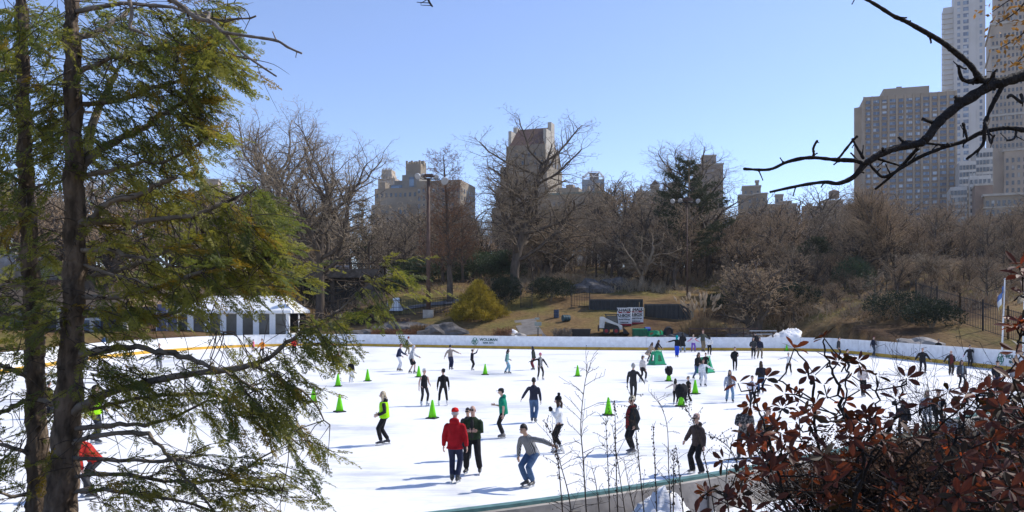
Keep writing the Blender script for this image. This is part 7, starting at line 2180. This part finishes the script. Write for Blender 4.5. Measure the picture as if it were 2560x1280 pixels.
branch_thing('overhanging_branch', 'thick dark bare branch with knobby twigs reaching in from the right', [
    ([(2562, 188), (2506, 206), (2471, 216), (2397, 262), (2344, 304), (2309, 350), (2287, 363), (2235, 374), (2191, 389), (2156, 411)], 14, 8),
    ([(2156, 408), (2140, 400), (2095, 396), (2034, 389), (1981, 398), (1937, 416), (1876, 413)], 6, 3.5), ([(2160, 408), (2134, 442), (2095, 459), (2060, 456), (2003, 464), (1924, 481)], 7, 3),
    ([(2506, 204), (2450, 203), (2432, 192), (2410, 171), (2366, 140), (2322, 114), (2261, 85), (2226, 72), (2200, 66), (2156, 44), (2112, 25), (2075, 14)], 9, 3), ([(2450, 203), (2420, 207), (2392, 203), (2378, 176)], 7, 3),
    ([(2506, 215), (2476, 271), (2460, 315), (2454, 363), (2414, 398)], 6, 3), ([(2552, 236), (2540, 262), (2500, 250), (2478, 262)], 4, 3), ([(2562, 326), (2519, 319), (2462, 328), (2419, 350), (2375, 363), (2309, 389), (2266, 416), (2226, 437), (2205, 420), (2191, 400)], 6, 3.5),
    ([(2296, 370), (2270, 416), (2239, 455)], 5, 3), ([(2130, 346), (2142, 370), (2156, 395)], 3, 4), ([(2375, 363), (2340, 350), (2305, 335)], 3.5, 2.5), ([(2191, 395), (2230, 405), (2255, 410)], 3.5, 2.5), ([(2419, 350), (2416, 330), (2413, 308)], 3, 4), ([(2462, 210), (2430, 222), (2405, 218)], 3, 2.5), ([(2460, 300), (2440, 370), (2412, 366)], 3, 2.5),
    ([(2540, 330), (2525, 350), (2498, 358)], 3, 2.5), ([(2034, 389), (2018, 380), (2012, 370)], 3, 3), ([(2095, 396), (2078, 392), (2070, 378)], 3, 3), ([(2415, 172), (2420, 150)], 2.5, 3)], 5.2, M_DBR, 6, right_trunk)
def left_limb(mb):
    mb.tube([P(430, 0, 6.5), P(330, -90, 6.8), P(140, -230, 7.2), P(-60, -300, 7.6)], [.03, .04, .06, .09], 9)
    c = P(-60, -300, 7.6); mb.tube([[c[0], c[1], gz(c[0], c[1]) - .2], [c[0], c[1], 5], c + [0, 0, 1.2]], [.2, .15, .1], 10)
branch_thing('overhanging_branch', 'pale bare twigs hanging in from the top over the hemlock crown', [
    ([(428, -2), (460, 20), (495, 48), (535, 60), (562, 85), (590, 92), (640, 101), (700, 112), (730, 130), (764, 146)], 6.5, 2.5), ([(566, 86), (590, 115), (620, 145), (665, 178), (708, 208)], 4, 2), ([(515, 52), (510, 22), (490, 5), (470, -4)], 4, 3), ([(322, -4), (330, 30), (326, 70), (345, 78), (362, 86)], 5, 3.5)], 6.5, M_LBR, 8, left_limb)
o = branch_thing('overhanging_branch', 'tiny dark twig tip touching the top edge of the sky', [([(1066, -14), (1072, 0), (1078, 6)], 3, 2)], 5.5, M_DBR, 3, lambda mb: mb.tube([P(1066, -14, 5.5), P(1040, -120, 5.6), P(900, -300, 6)], [.008, .012, .02], 6))
# rusty leaved twig at the top right corner
mb = MB(); lv = MB(); r_ = np.random.default_rng(2)
for pts in ([(2590, -30), (2540, 30), (2490, 60)], [(2600, 40), (2550, 90), (2500, 120)], [(2600, -40), (2540, -10), (2480, 30)], [(2610, 90), (2560, 140), (2540, 160)]):
    pl = smooth_line(pxline(pts, 9), 4); mb.tube(pl, np.linspace(.012, .004, len(pl)), 5)
    c = pl[r_.integers(1, len(pl), 46)] + r_.normal(0, .07, (46, 3)); v, q = leaf_quad(.07, .035)
    lv.stamp(v, q, rand_frames(r_, r_.normal(0, 1, (46, 3)) + [-.4, 0, -.5]), c)
th = thing('rusty_leaved_branch', 'twigs with withered orange leaves in the top right corner', 'branch', (0, 0, 0))
mb.tube([P(2590, -30, 9), P(2800, -60, 9), P(3000, -40, 9.2)], [.014, .03, .07], 6); mb.tube([P(2600, 40, 9), P(2800, -60, 9)], [.012, .02], 5); mb.tube([P(2610, 90, 9), P(2800, -60, 9)], [.012, .02], 5)
c = P(3000, -40, 9.2); mb.tube([[c[0], c[1], gz(c[0], c[1]) - .2], c, c + [0, 0, 2]], [.2, .12, .06], 9)
mb.obj('twigs', M_DBR, th); lv.obj('leaves', mat('withered_leaf', (.3, .15, .035), rough=.7, var=.3, scale=6, trans=.4), th)

# ------------------------------------------------------------------ red leaved shrubs at the lower right
M_RL = mat('maroon_leaf', (.07, .027, .017), rough=.55, var=.4, scale=9, spec=.2, trans=.24, tcol=(.28, .065, .022))
M_RL2 = mat('dark_olive_leaf', (.028, .02, .01), rough=.55, var=.4, scale=9, spec=.2, trans=.14, tcol=(.14, .06, .015))
M_RL3 = mat('orange_leaf', (.13, .035, .012), rough=.5, var=.3, scale=9, spec=.3, trans=.4, tcol=(.45, .08, .02))
def leaf3(L, W, fold, curl):
    V = []
    for t_, w in ((0, .06), (.22, .55), (.5, .95), (.72, .9), (.9, .5), (1, .0)):
        z = -curl * t_ * t_ * L
        V += [[-W / 2 * w, t_ * L, z + fold * W * w * .5], [0, t_ * L, z], [W / 2 * w, t_ * L, z + fold * W * w * .5]]
    q = []
    for i in range(5):
        q += [[3 * i, 3 * i + 1, 3 * i + 4, 3 * i + 3], [3 * i + 1, 3 * i + 2, 3 * i + 5, 3 * i + 4]]
    return np.array(V), q
def whorl(F_, c, d, nr, L, mats_w):
    d = nrm(d); x = nrm(np.cross(d, nr.normal(0, 1, 3))); y = np.cross(d, x)
    k = int(nr.integers(4, 8)); a0 = nr.uniform(0, 6.28)
    for i in range(k):
        a = a0 + i * 6.283 / k + nr.normal(0, .2)
        rad = x * math.cos(a) + y * math.sin(a)
        dd = nrm(rad * nr.uniform(.7, 1.1) + d * nr.uniform(-.1, .75))
        zz = nrm(d - dd * np.dot(d, dd) + nr.normal(0, .25, 3)); xx = nrm(np.cross(dd, zz)); zz = np.cross(xx, dd)
        v, q = leaf3(L * nr.uniform(.65, 1.15), L * nr.uniform(.34, .46), nr.uniform(.1, .45), nr.uniform(0, .25))
        F_[nr.choice(3, p=mats_w)].add(v @ np.stack([xx, dd, zz], 1).T + c + dd * .012, q)
    return
def shrub(label, skel, whorls, polys, D, spread, L, seed, mw, base):
    nr = np.random.default_rng(seed)
    S = MB(); Fm = [MB(), MB(), MB()]; nodes = []
    for pts, r0, r1 in skel:
        pl = smooth_line(pxline(pts, D + nr.normal(0, spread * .4), D + nr.normal(0, spread * .4)), 5)
        pl[1:-1] += nr.normal(0, .008, (len(pl) - 2, 3))
        S.tube(pl, knobby(pl, r0 * .6 / F * D, r1 * .55 / F * D, nr, .12), 7)
        nodes += list(pl)
    nodes = np.array(nodes)
    allw = [(x, y, nr.normal(D, spread * .4)) for x, y in whorls]
    for poly, k in polys: allw += [(x, y, nr.normal(D, spread)) for x, y in sample(poly, k, nr)]
    for x, y, d_ in allw:
        c = P(x, y, d_)
        w = nodes - c; cost = (w ** 2).sum(1) + np.where(w[:, 2] > -.02, .5, 0); i = np.argmin(cost); b_ = nodes[i]
        mid = b_ * .45 + c * .55 + nr.normal(0, .02, 3) - [0, 0, .03]
        S.tube([b_, mid, c], [.0055, .0045, .0035], 5, cap=False)
        whorl(Fm, c, nrm(c - mid) + np.array([0, -.15, .3]), nr, L, mw)
        if nr.random() < .25:
            m2 = b_ * .2 + c * .8; e = m2 + nr.normal(0, .06, 3); S.tube([m2, e], [.004, .003], 4, cap=False); whorl(Fm, e, e - m2 + [0, 0, .02], nr, L * .85, mw)
    th = thing('red_leaved_shrub', label, 'shrub', tuple(base))
    for nm, mb, m_ in (('stems', S, M_DBR), ('maroon_leaves', Fm[0], M_RL), ('olive_leaves', Fm[1], M_RL2), ('orange_leaves', Fm[2], M_RL3)):
        if mb.n:
            me = mb.mesh(nm, m_, nm == 'stems'); me.transform(Matrix.Translation(tuple(-np.array(base)))); link(nm, me, th)
b1 = P(2090, 1420, 4.6); b1[2] = gz(b1[0], b1[1])
shrub('tall shrub with maroon leaf whorls in front of the ice, twig tip highest', [
    ([(2085, 1420), (2130, 1280), (2160, 1150), (2110, 1030), (2092, 960), (2070, 900), (2060, 848)], 11, 3), ([(2100, 1400), (2060, 1200), (2040, 1100), (2035, 1000), (2020, 930), (1985, 872)], 8, 3),
    ([(2140, 1420), (2210, 1230), (2290, 1130), (2360, 1060), (2420, 995)], 9, 3), ([(2060, 1420), (1960, 1250), (1930, 1120), (1900, 1030), (1880, 965)], 8, 3), ([(2130, 1300), (2170, 1150), (2230, 1060), (2250, 990), (2266, 950)], 7, 3), ([(2030, 1420), (1900, 1290), (1800, 1230), (1750, 1235)], 6, 3),
    ([(2110, 1200), (2180, 1080), (2195, 1000), (2190, 945)], 6, 3), ([(2110, 1050), (2115, 960), (2114, 905)], 4, 2.5), ([(2180, 1160), (2240, 1060), (2330, 1010)], 5, 3), ([(2035, 1000), (1960, 960), (1915, 945)], 4, 2.5)],
    [(2060, 845), (2096, 905), (1985, 872), (2116, 905), (1915, 945), (1893, 966), (1845, 958), (2020, 938), (2060, 962), (2150, 975), (2190, 940), (2240, 998), (2266, 946), (2300, 1010), (1962, 985), (1910, 1030), (1932, 1060), (1990, 1055), (2040, 1010), (2110, 1005), (2160, 1040), (2222, 1048), (2330, 1010), (2372, 980), (2415, 990), (2075, 900), (2130, 940), (1870, 1085), (1860, 1110), (2000, 1000), (1955, 1020), (2085, 1060)],
    [([(1860, 1110), (1930, 1050), (2100, 1000), (2200, 1040), (2290, 1080), (2280, 1130), (2220, 1170), (2080, 1190), (1960, 1200), (1870, 1180)], 46), ([(1745, 1245), (1800, 1200), (1900, 1160), (2000, 1200), (2000, 1290), (1720, 1290)], 16), ([(2000, 1180), (2200, 1150), (2330, 1180), (2330, 1290), (2000, 1290)], 24)],
    4.6, .35, .08, 5, (.80, .12, .08), b1)
b2 = P(2470, 1420, 4.2); b2[2] = gz(b2[0], b2[1])
shrub('dense dark shrub with maroon and olive leaves filling the lower right corner', [
    ([(2470, 1420), (2480, 1250), (2500, 1100), (2520, 1000), (2550, 920)], 10, 3), ([(2440, 1420), (2400, 1250), (2380, 1150), (2400, 1060), (2440, 990)], 8, 3), ([(2520, 1420), (2560, 1200), (2580, 1050)], 9, 4), ([(2400, 1420), (2300, 1290), (2340, 1190)], 7, 3)],
    [(2440, 985), (2490, 962), (2520, 985), (2548, 925), (2400, 1030), (2560, 880)], [([(2350, 1060), (2430, 1000), (2520, 950), (2580, 920), (2580, 1300), (2330, 1300), (2320, 1180)], 88)], 4.2, .4, .078, 6, (.62, .3, .08), b2)
b3 = P(2640, 1300, 3.2); b3[2] = gz(b3[0], b3[1])
shrub('maroon leaf tufts poking in at the right edge near the flagpole', [([(2640, 1350), (2630, 1000), (2610, 800), (2590, 690)], 9, 4), ([(2625, 950), (2590, 860), (2560, 820)], 5, 3), ([(2610, 800), (2570, 745), (2545, 745)], 5, 3)],
      [(2548, 668), (2556, 690), (2562, 735), (2552, 815), (2540, 820), (2560, 830), (2566, 660)], [], 3.4, .06, .075, 7, (.6, .05, .35), b3)
# withered bush behind, and bare shrub with fine dark twigs
def dry_bush(label, px, D, R, n_, seed, m1, m2, lw=.05):
    nr = np.random.default_rng(seed); p = gp(px, D)
    th = thing('withered_bush', label, 'shrub', p)
    mb = MB(); lf = MB()
    k = n_; a = nr.uniform(0, 6.28, k); e = np.c_[np.cos(a) * R[0] * nr.uniform(.1, 1, k), np.sin(a) * R[1] * nr.uniform(.1, 1, k), R[2] * nr.uniform(.45, 1, k)]
    b_ = e * [.25, .25, 0] ; m_ = (b_ + e) / 2 + nr.normal(0, .08, (k, 3)) + [0, 0, .1]
    mb.prisms(b_, m_, .008, .006); mb.prisms(m_, e, .006, .004)
    s_ = m_ + (e - m_) * nr.uniform(0, 1, (k, 1)); t_ = s_ + nr.normal(0, .16, (k, 3)) + [0, 0, .1]; mb.prisms(s_, t_, .004, .003)
    c = np.concatenate([e, t_]); c = np.repeat(c, 7, 0) + nr.normal(0, .05, (len(c) * 7, 3))
    v, q = leaf_quad(lw, lw * .6); lf.stamp(v, q, rand_frames(nr, nr.normal(0, 1, c.shape)), c)
    mb.obj('stems', M_DBR, th); lf.obj('dead_leaves', m2, th)
M_DEAD = mat('dead_leaf', (.115, .062, .036), rough=.9, var=.45, scale=6, trans=.25)
dry_bush('withered brown bush below the wall behind the red shrub, left one', 2110, 11.5, (1.6, 1.0, 1.3), 420, 1, M_DBR, M_DEAD)
dry_bush('withered brown bush below the wall behind the red shrub, middle one', 2280, 11.0, (1.5, 1.0, 1.5), 420, 2, M_DBR, M_DEAD)
dry_bush('withered brown bush beside the boulder at right', 2420, 10.5, (1.5, 1.0, 1.4), 420, 3, M_DBR, M_DEAD)
dry_bush('withered brown bush at the lower right corner behind dark shrub', 2540, 8.5, (1.3, .8, 1.3), 380, 4, M_DBR, M_DEAD)
RMIN = .0025
th = tree_proto('bare shrub of fine dark twigs in front of the far right boards', 401, 2.6, .03, cfg(seg=[.16, .15, .12, .1, .08], start=[.1, .1, .1, .1], kids=[1.0, .9, .9, .7], ang=[38, 45, 48, 50], up=[.0, .02, .0, -.01, -.02], ratio=[.75, .6, .5, .5], wander=[.1, .14, .16, .18, .2], tip=[.35, .3, .3, .3, .6]), M_DBR, M_DBR, stems=4, name='bare_shrub')
del th['zm']
p = gp(2520, 8.6); th.location = p; th['category'] = 'shrub'; th.scale = (.8, .8, 1.0)
for ch in th.children:       # slender: shrink the twig thickness by building at twice the size
    pass

# ------------------------------------------------------------------ dried weeds against the ice
M_WEED = mat('dry_weed', (.05, .036, .027), rough=.9, var=.35, scale=8)
def weed(label, pts, D, kind, seed):
    nr = np.random.default_rng(seed)
    base = P(pts[0][0], pts[0][1], D); g_ = gz(base[0], base[1])
    th = thing('dried_weed', label, 'weed', (base[0], base[1], g_), 0, 'dried weeds by the near wall')
    o = np.array([base[0], base[1], g_])
    pl = smooth_line(pxline(pts, D), 5)
    if pl[0][2] > g_: pl = np.vstack([[base[0], base[1], g_ - .05], pl])
    pl = pl - o
    S = MB(); H_ = MB(); k = len(pl)
    S.tube(pl, np.linspace(.007, .0025, k), 5)
    for i in range(3, k):
        nb = 2 if kind != 'spike' else 1
        for _ in range(nb):
            if nr.random() < .62:
                d = nrm([nr.normal(0, .8), nr.normal(0, .6), nr.uniform(.35, 1.1)]); L = nr.uniform(.08, .32) * (1.1 - .5 * i / k)
                b_ = pl[i] + (pl[i - 1] - pl[i]) * nr.random(); m_ = b_ + d * L * .6; e = m_ + nrm(d + np.array([0, 0, -.25])) * L * .4
                S.tube([b_, m_, e], [.0028, .002, .0014], 4, cap=False)
                if kind == 'seed':
                    for f in np.linspace(.3, 1, 5):
                        c = b_ + (e - b_) * f + nr.normal(0, .008, 3); H_.ball(c, np.array([.6, .6, 1.3]) * nr.uniform(.004, .0085), 5, 4)
                elif kind == 'fine':
                    for f in (.5, .75, 1): 
                        c = b_ + (e - b_) * f; e2 = c + nrm(d + nr.normal(0, .5, 3)) * L * .35; S.tube([c, e2], [.002, .0015], 3, cap=False); H_.ball(e2, .0035, 5, 4)
        if kind in ('seed', 'spike') and i > k * .3:
            for _ in range(7 if kind == 'spike' else 3):
                c = pl[i] + (pl[i - 1] - pl[i]) * nr.random() + nr.normal(0, .011, 3); H_.ball(c, np.array([.7, .7, 1.2]) * nr.uniform(.005, .0095), 5, 4)
    S.obj('stem', M_WEED, th)
    if H_.n: H_.obj('seed_heads', M_WEED, th)
WEEDS = [([(1467, 1300), (1458, 1150), (1452, 1060), (1462, 960), (1470, 930)], 'fine', 'tallest fine branched weed, left of the lime cone nearest the wall'), ([(1408, 1300), (1398, 1180), (1388, 1110), (1365, 1058)], 'seed', 'beaded weed in front of the white skates'),
         ([(1525, 1300), (1520, 1170), (1514, 1045)], 'seed', 'upright beaded weed below the lime cone'), ([(1565, 1300), (1545, 1160), (1530, 1060)], 'fine', 'leaning thin weed right of the lime cone'), ([(1545, 1300), (1540, 1150), (1537, 1000)], 'spike', 'straight dark weed between cone and red scarf'),
         ([(1612, 1300), (1600, 1180), (1588, 1060), (1577, 985)], 'seed', 'weed crossing in front of the red plaid scarf'), ([(1643, 1300), (1638, 1180), (1632, 1060)], 'spike', 'dense spiked weed right of the black jacket'), ([(1678, 1300), (1672, 1180), (1667, 1060), (1640, 990)], 'fine', 'open branched weed left of the pink knitted hat'),
         ([(1683, 1300), (1684, 1200), (1685, 1120)], 'spike', 'short thick spike left of the brown puffer jacket'), ([(1790, 1300), (1765, 1160), (1735, 1060), (1708, 1010)], 'seed', 'arching beaded weed over the brown puffer jacket'), ([(1710, 1300), (1700, 1200), (1692, 1130)], 'seed', 'low beaded weed by the snow heap'),
         ([(1590, 1300), (1575, 1230), (1560, 1150)], 'fine', 'short fine weed in front of the snow heap'), ([(1430, 1300), (1420, 1230), (1395, 1140), (1380, 1090)], 'fine', 'leftmost thin weed leaning left'), ([(1825, 1300), (1815, 1200), (1830, 1110)], 'fine', 'fine weed at the left foot of the maroon shrub'),
         ([(1870, 1300), (1840, 1150), (1800, 1100), (1775, 1095)], 'seed', 'bent beaded weed beside the maroon shrub'), ([(1500, 1300), (1490, 1210), (1480, 1170)], 'fine', 'small fine weed in front of the teal cap')]
for i, (pts, kind, lab) in enumerate(WEEDS): weed(lab, pts, 7.2 + (i % 4) * .5, kind, 300 + i)
nr = np.random.default_rng(9)      # low dead stems along the near bank
px = nr.uniform(1360, 2560, 420); D = nr.uniform(8.5, 12.5, 420); X = (px - 1280) / F * D; Z = ground(X, D)
A = np.c_[X, D, Z]; B = A + np.c_[nr.normal(0, .12, 420), nr.normal(0, .12, 420), nr.uniform(.2, .75, 420)]
mb = MB(); mb.prisms(A, B, .005, .003); C_ = (A + B) / 2; E = C_ + np.c_[nr.normal(0, .12, 420), nr.normal(0, .1, 420), nr.uniform(.1, .3, 420)]; mb.prisms(C_, E, .003, .002)
c = np.repeat(np.concatenate([B, E]), 3, 0) + nr.normal(0, .02, (2520, 3)); v, q = leaf_quad(.02, .012); mb.stamp(v, q, rand_frames(nr, nr.normal(0, 1, c.shape)), c)
setting(tag(mb.obj('dead_stems', M_WEED), 'low dead stems and seed heads on the near bank', 'dead stems'), 'stuff')

# ------------------------------------------------------------------ the air
hz = MB(); hz.box2((-1100, -130, -3.2), (1100, 1080, 400))
m = bpy.data.materials.new('city_haze'); m.use_nodes = True
m.node_tree.nodes.remove(m.node_tree.nodes['Principled BSDF'])
pv = m.node_tree.nodes.new('ShaderNodeVolumePrincipled')
pv.inputs['Color'].default_value = (.92, .94, 1, 1); pv.inputs['Density'].default_value = .00011; pv.inputs['Anisotropy'].default_value = .3
m.node_tree.links.new(pv.outputs[0], m.node_tree.nodes['Material Output'].inputs['Volume'])
setting(hz.obj('haze', m), 'stuff')
